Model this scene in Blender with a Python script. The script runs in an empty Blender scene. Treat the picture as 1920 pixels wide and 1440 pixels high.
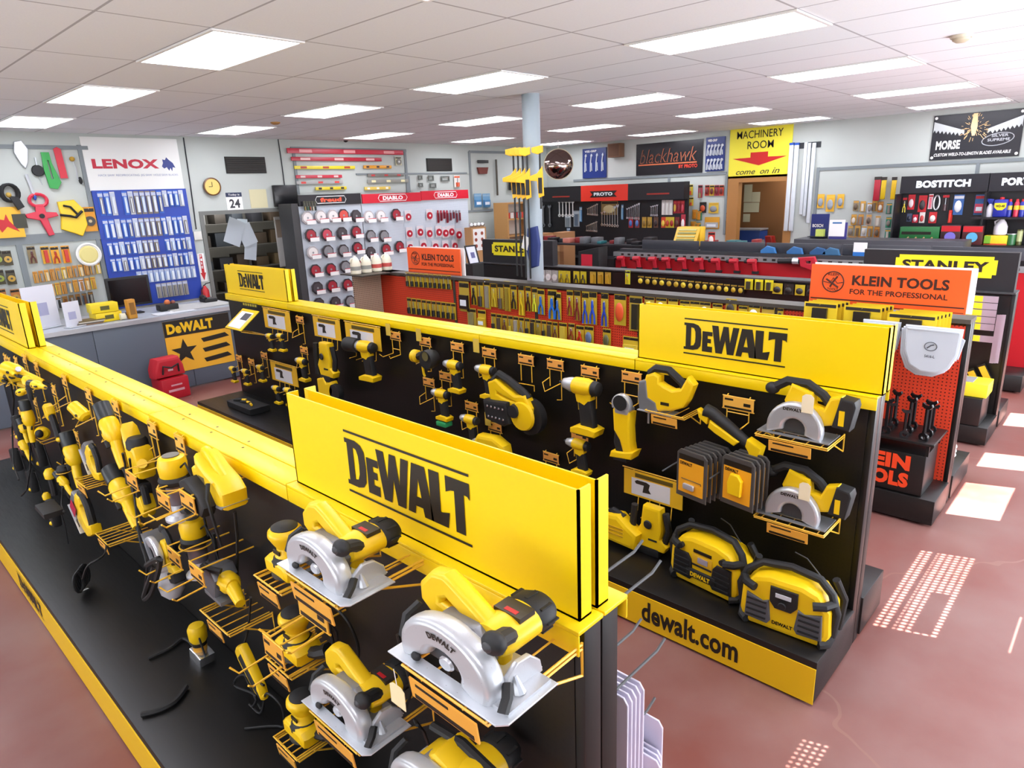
import bpy, bmesh, math, random
from mathutils import Matrix, Vector, Euler
random.seed(7)
SC = bpy.context.scene
COL = SC.collection
PI = math.pi
# ---------------------------------------------------------------- camera
FPX, YAW, PITCH, ROLL, HC = 1262.5877, 0.7608, 0.2776, -0.0388, 2.35
def cam_axes():
    f = Vector((math.cos(YAW)*math.cos(PITCH), math.sin(YAW)*math.cos(PITCH), -math.sin(PITCH)))
    r = f.cross(Vector((0, 0, 1))).normalized(); u = r.cross(f)
    c, s = math.cos(ROLL), math.sin(ROLL)
    return c*r+s*u, -s*r+c*u, f
CR, CU, CF = cam_axes()
cd = bpy.data.cameras.new('camera'); cam = bpy.data.objects.new('camera', cd); COL.objects.link(cam)
cd.sensor_width = 36; cd.lens = FPX/1920*36; cd.clip_start = .05; cd.clip_end = 200
cam.matrix_world = Matrix(((CR.x, CU.x, -CF.x, 0), (CR.y, CU.y, -CF.y, 0), (CR.z, CU.z, -CF.z, HC), (0, 0, 0, 1)))
SC.camera = cam
def at(u, v, ax, val):
    """the point of the photograph's pixel u,v on a plane of the room (x, y or z = val)"""
    d = CR*((u-960)/FPX) - CU*((v-720)/FPX) + CF
    o = Vector((0, 0, HC)); i = 'xyz'.index(ax)
    return o + d*((val-o[i])/d[i])
# ---------------------------------------------------------------- light and exposure
SC.view_settings.view_transform = 'Standard'; SC.view_settings.look = 'None'
SC.view_settings.exposure = 0.3; SC.view_settings.gamma = 1.0; SC.view_settings.use_curve_mapping = False
W = bpy.data.worlds.new('sky'); SC.world = W; W.use_nodes = True
nt = W.node_tree; bg = nt.nodes['Background']
sky = nt.nodes.new('ShaderNodeTexSky'); sky.sky_type = 'NISHITA'; sky.sun_disc = False
sky.sun_elevation = math.radians(40); sky.sun_rotation = math.radians(160)
nt.links.new(sky.outputs[0], bg.inputs[0]); bg.inputs[1].default_value = .35
SUN_H = Vector((-.32, .95, 0)).normalized(); SUN_E = math.radians(40)
sl = bpy.data.lights.new('sun', 'SUN'); sl.energy = 60; sl.angle = math.radians(.15); sl.color = (1, .96, .9)
so = bpy.data.objects.new('sun', sl); COL.objects.link(so)
sd = (SUN_H*math.cos(SUN_E) - Vector((0, 0, math.sin(SUN_E))))
so.rotation_euler = sd.to_track_quat('-Z', 'Y').to_euler(); so.location = (6, -6, 6)
LAMP_STRENGTH = 11.0
def fill_light(name, loc, tgt, sx, sy, e, c):   # added area lamp that brightens the ceiling
    l = bpy.data.lights.new(name, 'AREA'); l.shape = 'RECTANGLE'; l.size = sx; l.size_y = sy; l.energy = e; l.color = c
    o = bpy.data.objects.new(name, l); COL.objects.link(o); o.location = loc; o.rotation_euler = (Vector(tgt)-Vector(loc)).to_track_quat('-Z', 'Y').to_euler()
fill_light('window_fill_front', (6.5, -2.1, 1.5), (6.5, 2, 3.0), 8.5, 1.5, 520, (.86, .92, 1))  # lamp standing in for the unseen front windows
fill_light('fill_left', (-2.9, 4, 1.5), (0, 4, 2.7), 7, 1.5, 170, (.9, .94, 1))  # added fill for the ceiling; the left wall has no window
SC.cycles.use_denoising = True
SC.cycles.max_bounces = 6
# ---------------------------------------------------------------- materials
def lin(h):
    h = h.lstrip('#'); c = [int(h[i:i+2], 16)/255 for i in (0, 2, 4)]
    return [x/12.92 if x <= .04045 else ((x+.055)/1.055)**2.4 for x in c]+[1]
MATS = {}
def mat(hexc, rough=.5, metal=0, emit=0, alpha=1, trans=0, coat=0):
    k = (hexc, rough, metal, emit, alpha, trans, coat)
    if k in MATS: return MATS[k]
    m = bpy.data.materials.new('surface'+hexc); m.use_nodes = True
    b = m.node_tree.nodes['Principled BSDF']
    b.inputs['Base Color'].default_value = lin(hexc); b.inputs['Roughness'].default_value = rough
    b.inputs['Metallic'].default_value = metal
    if emit: b.inputs['Emission Color'].default_value = lin(hexc); b.inputs['Emission Strength'].default_value = emit
    if alpha < 1: b.inputs['Alpha'].default_value = alpha
    if trans: b.inputs['Transmission Weight'].default_value = trans
    if coat: b.inputs['Coat Weight'].default_value = coat
    # slight procedural unevenness of the surface
    if not emit and not trans:
        t = m.node_tree; n = t.nodes.new('ShaderNodeTexNoise'); n.inputs['Scale'].default_value = 40
        r = t.nodes.new('ShaderNodeMapRange'); r.inputs[3].default_value = max(0, rough-.06); r.inputs[4].default_value = min(1, rough+.06)
        t.links.new(n.outputs[0], r.inputs[0]); t.links.new(r.outputs[0], b.inputs['Roughness'])
    MATS[k] = m; return m
def node_mat(name, fn):
    m = bpy.data.materials.new(name); m.use_nodes = True; fn(m.node_tree, m.node_tree.nodes['Principled BSDF']); return m
def peg(hexc, hole, pitch=.0254, rad=.2, rough=.5, axes='YZ'):
    def fn(t, b):
        tc = t.nodes.new('ShaderNodeNewGeometry'); sp = t.nodes.new('ShaderNodeSeparateXYZ'); t.links.new(tc.outputs['Position'], sp.inputs[0])
        ds = []
        for a in axes:
            m1 = t.nodes.new('ShaderNodeMath'); m1.operation = 'PINGPONG'; m1.inputs[1].default_value = pitch/2
            t.links.new(sp.outputs[a], m1.inputs[0])
            ds.append(m1)
        cb = t.nodes.new('ShaderNodeCombineXYZ'); t.links.new(ds[0].outputs[0], cb.inputs[0]); t.links.new(ds[1].outputs[0], cb.inputs[1])
        ln = t.nodes.new('ShaderNodeVectorMath'); ln.operation = 'LENGTH'; t.links.new(cb.outputs[0], ln.inputs[0])
        gt = t.nodes.new('ShaderNodeMath'); gt.operation = 'GREATER_THAN'; gt.inputs[1].default_value = pitch*rad
        t.links.new(ln.outputs['Value'], gt.inputs[0])
        mx = t.nodes.new('ShaderNodeMix'); mx.data_type = 'RGBA'; t.links.new(gt.outputs[0], mx.inputs[0])
        mx.inputs[6].default_value = lin(hole); mx.inputs[7].default_value = lin(hexc)
        t.links.new(mx.outputs[2], b.inputs['Base Color']); b.inputs['Roughness'].default_value = rough
    return node_mat('pegboard', fn)
YEL = mat('#f6d200', .38); YELD = mat('#ecbc08', .45); BLK = mat('#0c0a09', .4); RUB = mat('#1b1b1c', .6); TYEL = mat('#f2c60e', .38)
GRY = mat('#8d9095', .35, .6); SIL = mat('#c9cbd0', .32, .55); DGRY = mat('#3c3c3e', .5); WIRE = mat('#efbc38', .4); CHR = mat('#d5d7da', .2, .9)
WHT = mat('#f1f0ee', .5); ORG = mat('#f0a020', .5); INK = mat('#1c1408', .5); RED = mat('#c01822', .45); BLU = mat('#1d4fae', .45)
PEGB = peg('#0d0a08', '#030202', rough=.42); PEGO = peg('#cf3a1c', '#5a120a', rough=.5); PEGT = peg('#a58d78', '#4a3a2c', axes='XZ', rough=.7)
GRW = mat('#b9bfbf', .7); TRIM = mat('#7d8487', .6)
# ---------------------------------------------------------------- mesh helpers
TXT = {}
def curve_geo(splines, ext=0.0, bev=0.0, res=2):
    cu = bpy.data.curves.new('c', 'CURVE'); cu.dimensions = '2D'; cu.fill_mode = 'BOTH'; cu.extrude = ext; cu.bevel_depth = bev; cu.bevel_resolution = res
    for pts in splines:
        s = cu.splines.new('POLY'); s.points.add(len(pts)-1)
        for p, q in zip(s.points, pts): p.co = (q[0], q[1], 0, 1)
        s.use_cyclic_u = True
    o = bpy.data.objects.new('c', cu); me = bpy.data.meshes.new_from_object(o)
    r = ([tuple(v.co) for v in me.vertices], [tuple(p.vertices) for p in me.polygons])
    bpy.data.objects.remove(o); bpy.data.curves.remove(cu); bpy.data.meshes.remove(me); return r
def text_geo(s, bold=.02, shear=0, ext=0.0):
    k = (s, bold, shear, ext)
    if k in TXT: return TXT[k]
    cu = bpy.data.curves.new('t', 'FONT'); cu.body = s; cu.offset = bold; cu.resolution_u = 3; cu.shear = shear; cu.extrude = ext; cu.space_character = 1+bold*1.2
    o = bpy.data.objects.new('t', cu); me = bpy.data.meshes.new_from_object(o)
    vs = [v.co.copy() for v in me.vertices]
    x0 = min(v.x for v in vs); x1 = max(v.x for v in vs); y0 = min(v.y for v in vs); y1 = max(v.y for v in vs)
    g = ([((v.x-x0)/(x1-x0), (v.y-y0)/(y1-y0), v.z) for v in vs], [tuple(p.vertices) for p in me.polygons])
    bpy.data.objects.remove(o); bpy.data.curves.remove(cu); bpy.data.meshes.remove(me)
    TXT[k] = g; return g
def logo_geo():
    """heavy block letters D e W A L T between two rules, in a 0..1 box"""
    if 'L' in TXT: return TXT['L']
    def rect(a, b, c, d): return [(a, b), (c, b), (c, d), (a, d)]
    S = []
    S += [[(0, .14), (.1, .14), (.15, .18), (.178, .27), (.185, .5), (.178, .73), (.15, .82), (.1, .86), (0, .86), (0, .79), (.02, .79), (.02, .21), (0, .21)],
          [(.075, .25), (.105, .27), (.12, .36), (.123, .5), (.12, .64), (.105, .73), (.075, .75)]]
    S += [[(.195, .14), (.30, .14), (.30, .29), (.25, .29), (.25, .38), (.285, .38), (.285, .49), (.25, .49), (.25, .57), (.298, .57), (.298, .68), (.195, .68)]]
    S += [[(.29, .86), (.355, .86), (.375, .45), (.405, .86), (.455, .86), (.475, .45), (.5, .86), (.56, .86), (.515, .14), (.45, .14), (.428, .5), (.4, .14), (.335, .14)]]
    S += [[(.535, .14), (.59, .14), (.6, .26), (.655, .26), (.665, .14), (.735, .14), (.685, .86), (.585, .86)], [(.61, .4), (.648, .4), (.63, .66)]]
    S += [[(.74, .14), (.885, .14), (.885, .34), (.82, .34), (.82, .86), (.74, .86)]]
    S += [[(.875, .86), (1, .86), (1, .62), (.975, .62), (.975, .14), (.9, .14), (.9, .66), (.875, .66)]]
    S = S[:-1] + [[(.835, .86), (1.0, .86), (1.0, .64), (.985, .68), (.96, .69), (.96, .14), (.895, .14), (.895, .69), (.87, .68), (.835, .64)]]
    S = S[:-2] + [[(.715, .14), (.84, .14), (.855, .36), (.79, .32), (.79, .86), (.715, .86)]] + S[-1:]
    S += [rect(0, .95, 1, .985), rect(0, .015, 1, .05)]
    g = curve_geo(S); TXT['L'] = g; return g
class MB:
    def __init__(s, m=None):
        s.v = []; s.f = []; s.mi = []; s.mats = []; s.cur = 0; s.T = Matrix()
        if m: s.mat(m)
    def mat(s, m):
        if m not in s.mats: s.mats.append(m)
        s.cur = s.mats.index(m); return s
    def tr(s, loc=(0, 0, 0), rot=(0, 0, 0), sc=(1, 1, 1)):
        s.T = Matrix.LocRotScale(Vector(loc), Euler(rot), Vector(sc)); return s
    def add(s, vs, fs):
        n = len(s.v)
        for v in vs: s.v.append(s.T @ Vector(v))
        for f in fs: s.f.append([i+n for i in f]); s.mi.append(s.cur)
        return s
    def box(s, x0, x1, y0, y1, z0, z1):
        if x0 > x1: x0, x1 = x1, x0
        if y0 > y1: y0, y1 = y1, y0
        if z0 > z1: z0, z1 = z1, z0
        return s.add([(x0, y0, z0), (x1, y0, z0), (x1, y1, z0), (x0, y1, z0), (x0, y0, z1), (x1, y0, z1), (x1, y1, z1), (x0, y1, z1)],
                     [(0, 3, 2, 1), (4, 5, 6, 7), (0, 1, 5, 4), (1, 2, 6, 5), (2, 3, 7, 6), (3, 0, 4, 7)])
    def lathe(s, prof, n=16, c=(0, 0, 0), ax='z'):
        vs = []; fs = []
        for r, z in prof:
            for i in range(n):
                a = 2*PI*i/n; p = (r*math.cos(a), r*math.sin(a), z)
                if ax == 'x': p = (z, p[0], p[1])
                elif ax == 'y': p = (p[1], z, p[0])
                vs.append((p[0]+c[0], p[1]+c[1], p[2]+c[2]))
        for k in range(len(prof)-1):
            for i in range(n): fs.append((k*n+i, k*n+(i+1) % n, (k+1)*n+(i+1) % n, (k+1)*n+i))
        fs.append(tuple(range(n))[::-1]); fs.append(tuple(range((len(prof)-1)*n, len(prof)*n)))
        return s.add(vs, fs)
    def ball(s, c, r, n=12, k=7):
        if not hasattr(r, '__len__'): r = (r, r, r)
        T0 = s.T; s.T = T0 @ Matrix.LocRotScale(Vector(c), Euler((0, 0, 0)), Vector(r))
        s.lathe([(math.sin(PI*i/k) if 0 < i < k else .02, -math.cos(PI*i/k)) for i in range(k+1)], n); s.T = T0; return s
    def tube(s, pts, r, n=6, closed=False, r1=None):
        pts = [Vector(p) for p in pts]; m = len(pts); vs = []; fs = []
        up = None
        for k in range(m):
            if closed: d = pts[(k+1) % m]-pts[k-1]
            else: d = pts[min(k+1, m-1)]-pts[max(k-1, 0)]
            if d.length < 1e-9: d = Vector((0, 0, 1))
            d.normalize()
            if up is None:
                up = Vector((0, 0, 1)) if abs(d.z) < .9 else Vector((1, 0, 0))
            a = d.cross(up)
            if a.length < 1e-4: a = d.cross(Vector((.3, 1, .2)))
            a.normalize(); b = a.cross(d); up = b
            rr = r if r1 is None else r+(r1-r)*k/(m-1)
            sc = 1
            for i in range(n):
                t = 2*PI*i/n; vs.append(pts[k]+a*math.cos(t)*rr+b*math.sin(t)*rr)
        for k in range(m if closed else m-1):
            for i in range(n):
                q = (k+1) % m; fs.append((k*n+i, k*n+(i+1) % n, q*n+(i+1) % n, q*n+i))
        if not closed: fs.append(tuple(range(n))[::-1]); fs.append(tuple(range((m-1)*n, m*n)))
        return s.add(vs, fs)
    def wire(s, pts, r=.003, n=5): return s.tube(pts, r, n)
    def plate(s, spl, th, bev=.004, y=0, res=1):
        """outline in the x-z plane given thickness th along y, rounded rim"""
        if spl and not hasattr(spl[0][0], '__len__'): spl = [spl]
        vs, fs = curve_geo(spl, max(th/2-bev, .0005), bev, res)
        return s.add([(a, -c+y, b) for a, b, c in vs], fs)
    def flat(s, geo, x, z, w, h, y=0):
        """lettering: x,z lower left corner on the face y"""
        vs, fs = geo
        return s.add([(x+a*w, y-c*.004, z+b*h) for a, b, c in vs], fs)
    def mesh(s, bevel=0, seg=2, angle=35):
        me = bpy.data.meshes.new('m'); me.from_pydata(s.v, [], s.f)
        for m in s.mats: me.materials.append(m)
        me.polygons.foreach_set('material_index', s.mi)
        if bevel:
            bm = bmesh.new(); bm.from_mesh(me); bmesh.ops.remove_doubles(bm, verts=bm.verts, dist=1e-5)
            ed = [e for e in bm.edges if len(e.link_faces) == 2 and e.calc_face_angle(0) > .6]
            bmesh.ops.bevel(bm, geom=ed, offset=bevel, segments=seg, profile=.5, affect='EDGES', clamp_overlap=True)
            bm.to_mesh(me); bm.free()
        me.polygons.foreach_set('use_smooth', [True]*len(me.polygons)); me.set_sharp_from_angle(angle=math.radians(angle)); me.update()
        return me
def part(name, mb, parent, bevel=0, label=None, loc=None, rot=None):
    o = bpy.data.objects.new(name, mb if isinstance(mb, bpy.types.Mesh) else mb.mesh(bevel)); COL.objects.link(o); o.parent = parent
    if label: o['label'] = label
    if loc: o.location = loc
    if rot: o.rotation_euler = rot
    return o
def tag(o, label, cat, group=None, kind=None):
    if label: o['label'] = label
    if cat: o['category'] = cat
    if group: o['group'] = group
    if kind: o['kind'] = kind
    return o
def thing(name, label, cat, loc=(0, 0, 0), rz=0, group=None, rx=0, ry=0):
    o = bpy.data.objects.new(name, None); COL.objects.link(o); o.location = loc; o.rotation_euler = (rx, ry, rz); o.empty_display_size = .05
    return tag(o, label, cat, group)
def single(name, mb, label, cat, loc=(0, 0, 0), rz=0, group=None, bevel=0, rx=0, ry=0):
    o = bpy.data.objects.new(name, mb if isinstance(mb, bpy.types.Mesh) else mb.mesh(bevel)); COL.objects.link(o); o.location = loc; o.rotation_euler = (rx, ry, rz)
    return tag(o, label, cat, group)
def structure(name, mb, parent=None, bevel=0, label=None):
    o = bpy.data.objects.new(name, mb if isinstance(mb, bpy.types.Mesh) else mb.mesh(bevel)); COL.objects.link(o)
    if parent: o.parent = parent
    else: o['kind'] = 'structure'; o['label'] = label or name.replace('_', ' ')
    return o
def dup(root, loc=None, rz=None, label=None, group=None):
    r = root.copy(); COL.objects.link(r)
    if loc is not None: r.location = loc
    if rz is not None: r.rotation_euler = (root.rotation_euler[0], root.rotation_euler[1], rz)
    if label: r['label'] = label
    if group: r['group'] = group
    for ch in list(root.children):
        c = ch.copy(); COL.objects.link(c); c.parent = r
        for g in list(ch.children):
            d = g.copy(); COL.objects.link(d); d.parent = c
    return r
ORD = ['first', 'second', 'third', 'fourth', 'fifth', 'sixth', 'seventh', 'eighth', 'ninth', 'tenth', 'eleventh', 'twelfth', 'thirteenth', 'fourteenth', 'fifteenth', 'sixteenth', 'seventeenth', 'eighteenth', 'nineteenth', 'twentieth', 'twenty-first', 'twenty-second', 'twenty-third', 'twenty-fourth', 'twenty-fifth', 'twenty-sixth', 'twenty-seventh', 'twenty-eighth', 'twenty-ninth', 'thirtieth']
def nth(i, n, a='left', b='right'):
    if i == 0: return a+'most'
    if i == n-1: return b+'most'
    return ORD[i]+' from '+a if i <= n-1-i else ORD[n-1-i]+' from '+b
RX = -PI/2    # facing -X: local x runs along world -Y, local y into the panel
# ---------------------------------------------------------------- room shell
X0, X1, Y0, Y1, ZC = -3.0, 12.95, -2.2, 10.9, 3.335
def ceil_fn(t, b):
    g = t.nodes.new('ShaderNodeNewGeometry'); sp = t.nodes.new('ShaderNodeSeparateXYZ'); t.links.new(g.outputs['Position'], sp.inputs[0])
    outs = []
    for a, off, per in (('X', 2.3103-.305, .61), ('Y', 2.3849-.61, 1.22)):
        m0 = t.nodes.new('ShaderNodeMath'); m0.operation = 'SUBTRACT'; m0.inputs[1].default_value = off; t.links.new(sp.outputs[a], m0.inputs[0])
        m1 = t.nodes.new('ShaderNodeMath'); m1.operation = 'PINGPONG'; m1.inputs[1].default_value = per/2; t.links.new(m0.outputs[0], m1.inputs[0])
        m2 = t.nodes.new('ShaderNodeMath'); m2.operation = 'LESS_THAN'; m2.inputs[1].default_value = .008; t.links.new(m1.outputs[0], m2.inputs[0]); outs.append(m2)
    mx = t.nodes.new('ShaderNodeMath'); mx.operation = 'MAXIMUM'; t.links.new(outs[0].outputs[0], mx.inputs[0]); t.links.new(outs[1].outputs[0], mx.inputs[1])
    n = t.nodes.new('ShaderNodeTexNoise'); n.inputs['Scale'].default_value = 90; t.links.new(g.outputs['Position'], n.inputs['Vector'])
    cr = t.nodes.new('ShaderNodeMix'); cr.data_type = 'RGBA'; cr.inputs[6].default_value = lin('#e4e6ea'); cr.inputs[7].default_value = lin('#eceef2'); t.links.new(n.outputs[0], cr.inputs[0])
    c2 = t.nodes.new('ShaderNodeMix'); c2.data_type = 'RGBA'; t.links.new(mx.outputs[0], c2.inputs[0]); t.links.new(cr.outputs[2], c2.inputs[6]); c2.inputs[7].default_value = lin('#b0afb4')
    t.links.new(c2.outputs[2], b.inputs['Base Color']); b.inputs['Roughness'].default_value = .9
def floor_fn(t, b):
    g = t.nodes.new('ShaderNodeNewGeometry')
    n = t.nodes.new('ShaderNodeTexNoise'); n.inputs['Scale'].default_value = 1.3; n.inputs['Detail'].default_value = 6; t.links.new(g.outputs['Position'], n.inputs['Vector'])
    r = t.nodes.new('ShaderNodeValToRGB'); r.color_ramp.elements[0].position = .35; r.color_ramp.elements[0].color = lin('#7a443c'); r.color_ramp.elements[1].position = .7; r.color_ramp.elements[1].color = lin('#8a6862')
    t.links.new(n.outputs[0], r.inputs[0])
    v = t.nodes.new('ShaderNodeTexVoronoi'); v.feature = 'DISTANCE_TO_EDGE'; v.inputs['Scale'].default_value = .35
    n2 = t.nodes.new('ShaderNodeTexNoise'); n2.inputs['Scale'].default_value = 2; t.links.new(g.outputs['Position'], n2.inputs['Vector'])
    av = t.nodes.new('ShaderNodeMix'); av.data_type = 'VECTOR'; av.inputs[0].default_value = .25; t.links.new(g.outputs['Position'], av.inputs[4]); t.links.new(n2.outputs[1], av.inputs[5])
    t.links.new(av.outputs[1], v.inputs['Vector'])
    lt = t.nodes.new('ShaderNodeMath'); lt.operation = 'LESS_THAN'; lt.inputs[1].default_value = .0012; t.links.new(v.outputs['Distance'], lt.inputs[0])
    c2 = t.nodes.new('ShaderNodeMix'); c2.data_type = 'RGBA'; t.links.new(lt.outputs[0], c2.inputs[0]); t.links.new(r.outputs[0], c2.inputs[6]); c2.inputs[7].default_value = lin('#8a6258')
    t.links.new(c2.outputs[2], b.inputs['Base Color'])
    rr = t.nodes.new('ShaderNodeMapRange'); rr.inputs[3].default_value = .32; rr.inputs[4].default_value = .5; t.links.new(n.outputs[0], rr.inputs[0]); t.links.new(rr.outputs[0], b.inputs['Roughness'])
def wall_fn(t, b):
    g = t.nodes.new('ShaderNodeNewGeometry'); n = t.nodes.new('ShaderNodeTexNoise'); n.inputs['Scale'].default_value = 1.5; t.links.new(g.outputs['Position'], n.inputs['Vector'])
    m = t.nodes.new('ShaderNodeMix'); m.data_type = 'RGBA'; m.inputs[6].default_value = lin('#b3b9b4'); m.inputs[7].default_value = lin('#c2c7c2'); t.links.new(n.outputs[0], m.inputs[0])
    t.links.new(m.outputs[2], b.inputs['Base Color']); b.inputs['Roughness'].default_value = .75
WALL = node_mat('painted_wall', wall_fn)
structure('floor', MB(node_mat('red_concrete', floor_fn)).box(X0-.1, X1+4, Y0-.1, Y1+4, -.1, 0), label='red painted concrete floor with worn cracks')
structure('ceiling', MB(node_mat('ceiling_tiles', ceil_fn)).box(X0-.1, X1+.12, Y0-.1, Y1+.12, ZC, ZC+.1), label='white suspended tile ceiling')
# back wall (holds the saw blade banner) with the store room doorway
DW = (4.62, 6.12, 2.18)
w = MB(WALL); w.box(X0, DW[0], Y1, Y1+.12, 0, ZC); w.box(DW[1], X1+.12, Y1, Y1+.12, 0, ZC); w.box(DW[0], DW[1], Y1, Y1+.12, DW[2], ZC)
structure('wall_back', w, label='pale grey back wall behind the counter')
MD = (5.13, 6.05, 2.36)
w = MB(WALL); w.box(X1, X1+.12, Y0, MD[0], 0, ZC); w.box(X1, X1+.12, MD[1], Y1, 0, ZC); w.box(X1, X1+.12, MD[0], MD[1], MD[2], ZC)
structure('wall_right', w, label='pale grey right wall around the machinery room doorway')
structure('wall_left', MB(WALL).box(X0-.12, X0, Y0-.12, Y1+.12, 0, ZC))
# front wall: openings that let the sun in (landing spots seen on the floor)
def sunhit(x, y, z=0):   # where the ray that lands on x,y passes the front wall
    k = (y-Y0)/SUN_H.y; return x-SUN_H.x*k, z+k*math.tan(SUN_E)
OPEN = []
for a, b in ((5.36, 6.06), (6.47, 6.86), (7.74, 8.22), (3.66, 4.70), (2.36, 2.60)):
    OPEN.append((a, b, .48 if a > 3 else .66, .815 if a > 3 else .8))
OPEN.append((3.80, 4.2, .20, .235)); OPEN.append((-1.2, 1.5, .3, .8))
xs = set([X0-.12, X1+.12]); rects = []
for a, b, c, d in OPEN:
    xa, za = sunhit(a, c); xb, zb = sunhit(b, d); xa2, _ = sunhit(a, (c+d)/2)
    w_ = b-a; xm = (sunhit(a, (c+d)/2)[0]+sunhit(b, (c+d)/2)[0])/2
    rects.append((xm-w_/2, xm+w_/2, za, zb)); xs |= {xm-w_/2, xm+w_/2}
big = (9.0, 12.3, .9, 2.3); rects.append(big); xs |= {big[0], big[1]}
xs = sorted(xs); w = MB(WALL)
for i in range(len(xs)-1):
    xm = (xs[i]+xs[i+1])/2; z = 0
    for r in sorted([r for r in rects if r[0] < xm < r[1]], key=lambda r: r[2]):
        w.box(xs[i], xs[i+1], Y0-.03, Y0, z, r[2]); z = r[3]
    w.box(xs[i], xs[i+1], Y0-.03, Y0, z, ZC)
structure('wall_front', w, label='front wall with high window openings')
# perforated shade standing in the high window of the second aisle
r = rects[3]; m = MB(DGRY); n = 30; k = 9; dx = (r[1]-r[0])/n; dz = (r[3]-r[2])/k; yy = Y0-.02
for j in range(k+1): m.box(r[0], r[1], yy, yy+.004, r[2]+j*dz-dz*.16, r[2]+j*dz+dz*.16)
for i in range(n+1): m.box(r[0]+i*dx-dx*.2, r[0]+i*dx+dx*.2, yy, yy+.004, r[2], r[3])
for a, b in ((0, 1.2), (6.4, 7)): m.box(r[0], r[1], yy, yy+.004, r[2]+a*dz, r[2]+b*dz)
m.box(r[0]+.02, r[0]+.5, yy, yy+.004, r[2]+dz*2, r[3]-dz*4.6)
structure('window_1', m, label='perforated metal shade in the high front window')
r = rects[4]; m = MB(DGRY)
for i in range(9): a = r[0]+(r[1]-r[0])*i/8; m.box(a-.009, a+.009, yy, yy+.004, r[2], r[3])
for i in range(6): a = r[2]+(r[3]-r[2])*i/5; m.box(r[0], r[1], yy, yy+.004, a-.007, a+.007)
structure('window_2', m, label='small perforated shade in the high front window')
# ---------------------------------------------------------------- ceiling lights
LX0, LY0, LSP = 2.3103, 2.3849, 2.4393
fr = MB(WHT); fr.box(-.305, .305, -.61, -.585, -.012, -.001); fr.box(-.305, .305, .585, .61, -.012, -.001); fr.box(-.305, -.28, -.585, .585, -.012, -.001); fr.box(.28, .305, -.585, .585, -.012, -.001)
frm = fr.mesh(); dm = MB(mat('#f3f5ff', .5, 0, LAMP_STRENGTH)).box(-.28, .28, -.585, .585, -.008, -.001).mesh()
rown = {-1: 'the row above the camera', 0: 'the row nearest the camera', 1: 'the second row from the camera', 2: 'the third row from the camera', 3: 'the farthest row by the back wall'}
for j in range(-1, 4):
    ii = list(range(-1, 5))
    for i in ii:
        if (j == -1 and i in (2, 3)) and False: continue
        t = thing('ceiling_light', 'lit recessed ceiling light panel, %s in %s' % (nth(i+1, 6), rown[j]), 'ceiling light', (LX0+i*LSP, LY0+j*LSP, ZC), group='recessed fluorescent ceiling lights')
        part('frame', frm, t); part('diffuser', dm, t)
# ---------------------------------------------------------------- shop gondolas
GY0 = .82
def lettering(name, parent, geo, y, z0, x, w, h, m, lab=None):
    """vinyl lettering on a face looking to -X; y = world y of its left edge"""
    b = MB(m); b.flat(geo, 0, 0, w, h)
    return part(name, b, parent, loc=Vector((x, y, z0))-parent.matrix_world.translation if False else (x-OFS.x, y-OFS.y, z0-OFS.z), rot=(0, 0, RX))
OFS = Vector((0, 0, 0))
def gondola(label, x, y1, ztop, panel_m, capm=None, th=.14, dl=.5, dr=.5, deck=.24, kick=None, body=BLK, seams=()):
    global OFS
    OFS = Vector((x+th/2, (GY0+y1)/2, 0))
    g = thing('display_gondola', label, 'store shelving', OFS)
    L = lambda b: b.tr(tuple(-OFS))
    part('back_panel', L(MB(panel_m)).box(x, x+th, GY0+.03, y1-.03, .05, ztop-.02), g)
    for k, (a, b) in enumerate(((x+.002, x+th/2-.003), (x+th/2+.003, x+th-.002))):
        part('upright', L(MB(BLK)).box(a, b, GY0, GY0+.03, 0, ztop), g, .002)
    part('upright', L(MB(BLK)).box(x, x+th, y1-.03, y1, 0, ztop), g, .002)
    if dl:
        b = L(MB(body)); b.box(x-dl, x-.001, GY0-.01, y1, .02, deck); part('base_deck', b, g, .004)
    if dr:
        b = L(MB(body)); b.box(x+th+.001, x+th+dr, GY0-.01, y1, .02, deck); part('base_deck', b, g, .004)
    if kick:
        part('kick_plate', L(MB(kick)).box(x-dl-.006, x-dl-.0005, GY0-.008, y1, .015, deck-.035), g)
    if capm:
        sp = [GY0-.01]+list(seams)+[y1]
        for k in range(len(sp)-1):
            a, b = sp[k]+.002, sp[k+1]-.002
            c = L(MB(capm)); c.box(x-.03, x+th/2-.002, a, b, ztop, ztop+.012); c.box(x-.03, x-.024, a, b, ztop-.055, ztop+.001); part('top_cap', c, g, .003)
            c = L(MB(capm)); c.box(x+th/2+.002, x+th+.03, a, b, ztop, ztop+.012); c.box(x+th+.024, x+th+.03, a, b, ztop-.055, ztop+.001); part('top_cap', c, g, .003)
    return g
def header(g, xs, ya, yb, z0, z1, m, logo=None, inkm=INK, flange=.045, name='header_sign', txt=(.27, .72, .19, .84)):
    """folded sheet metal header(s); faces -X"""
    out = []
    for k, x in enumerate(xs):
        b = MB(m).tr(tuple(-OFS)); b.box(x, x+.006, ya, yb, z0, z1); b.box(x, x+flange, ya, ya+.006, z0, z1); b.box(x, x+flange, yb-.006, yb, z0, z1)
        b.box(x, x+flange, ya, yb, z0, z0+.006)
        h = part(name, b, g); out.append(h)
        if k == 0 and logo:
            a, c, d, e = txt; W_ = yb-ya; H_ = z1-z0
            bb = MB(inkm); bb.flat(logo, 0, 0, W_*(c-a), H_*(e-d))
            part('lettering', bb, h, loc=(x-.002-OFS.x, yb-W_*a-OFS.y, z0+H_*d-OFS.z), rot=(0, 0, RX))
    return out
LOGO = logo_geo()
seam1 = [2.12, 3.43, 4.75, 5.85]
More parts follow.
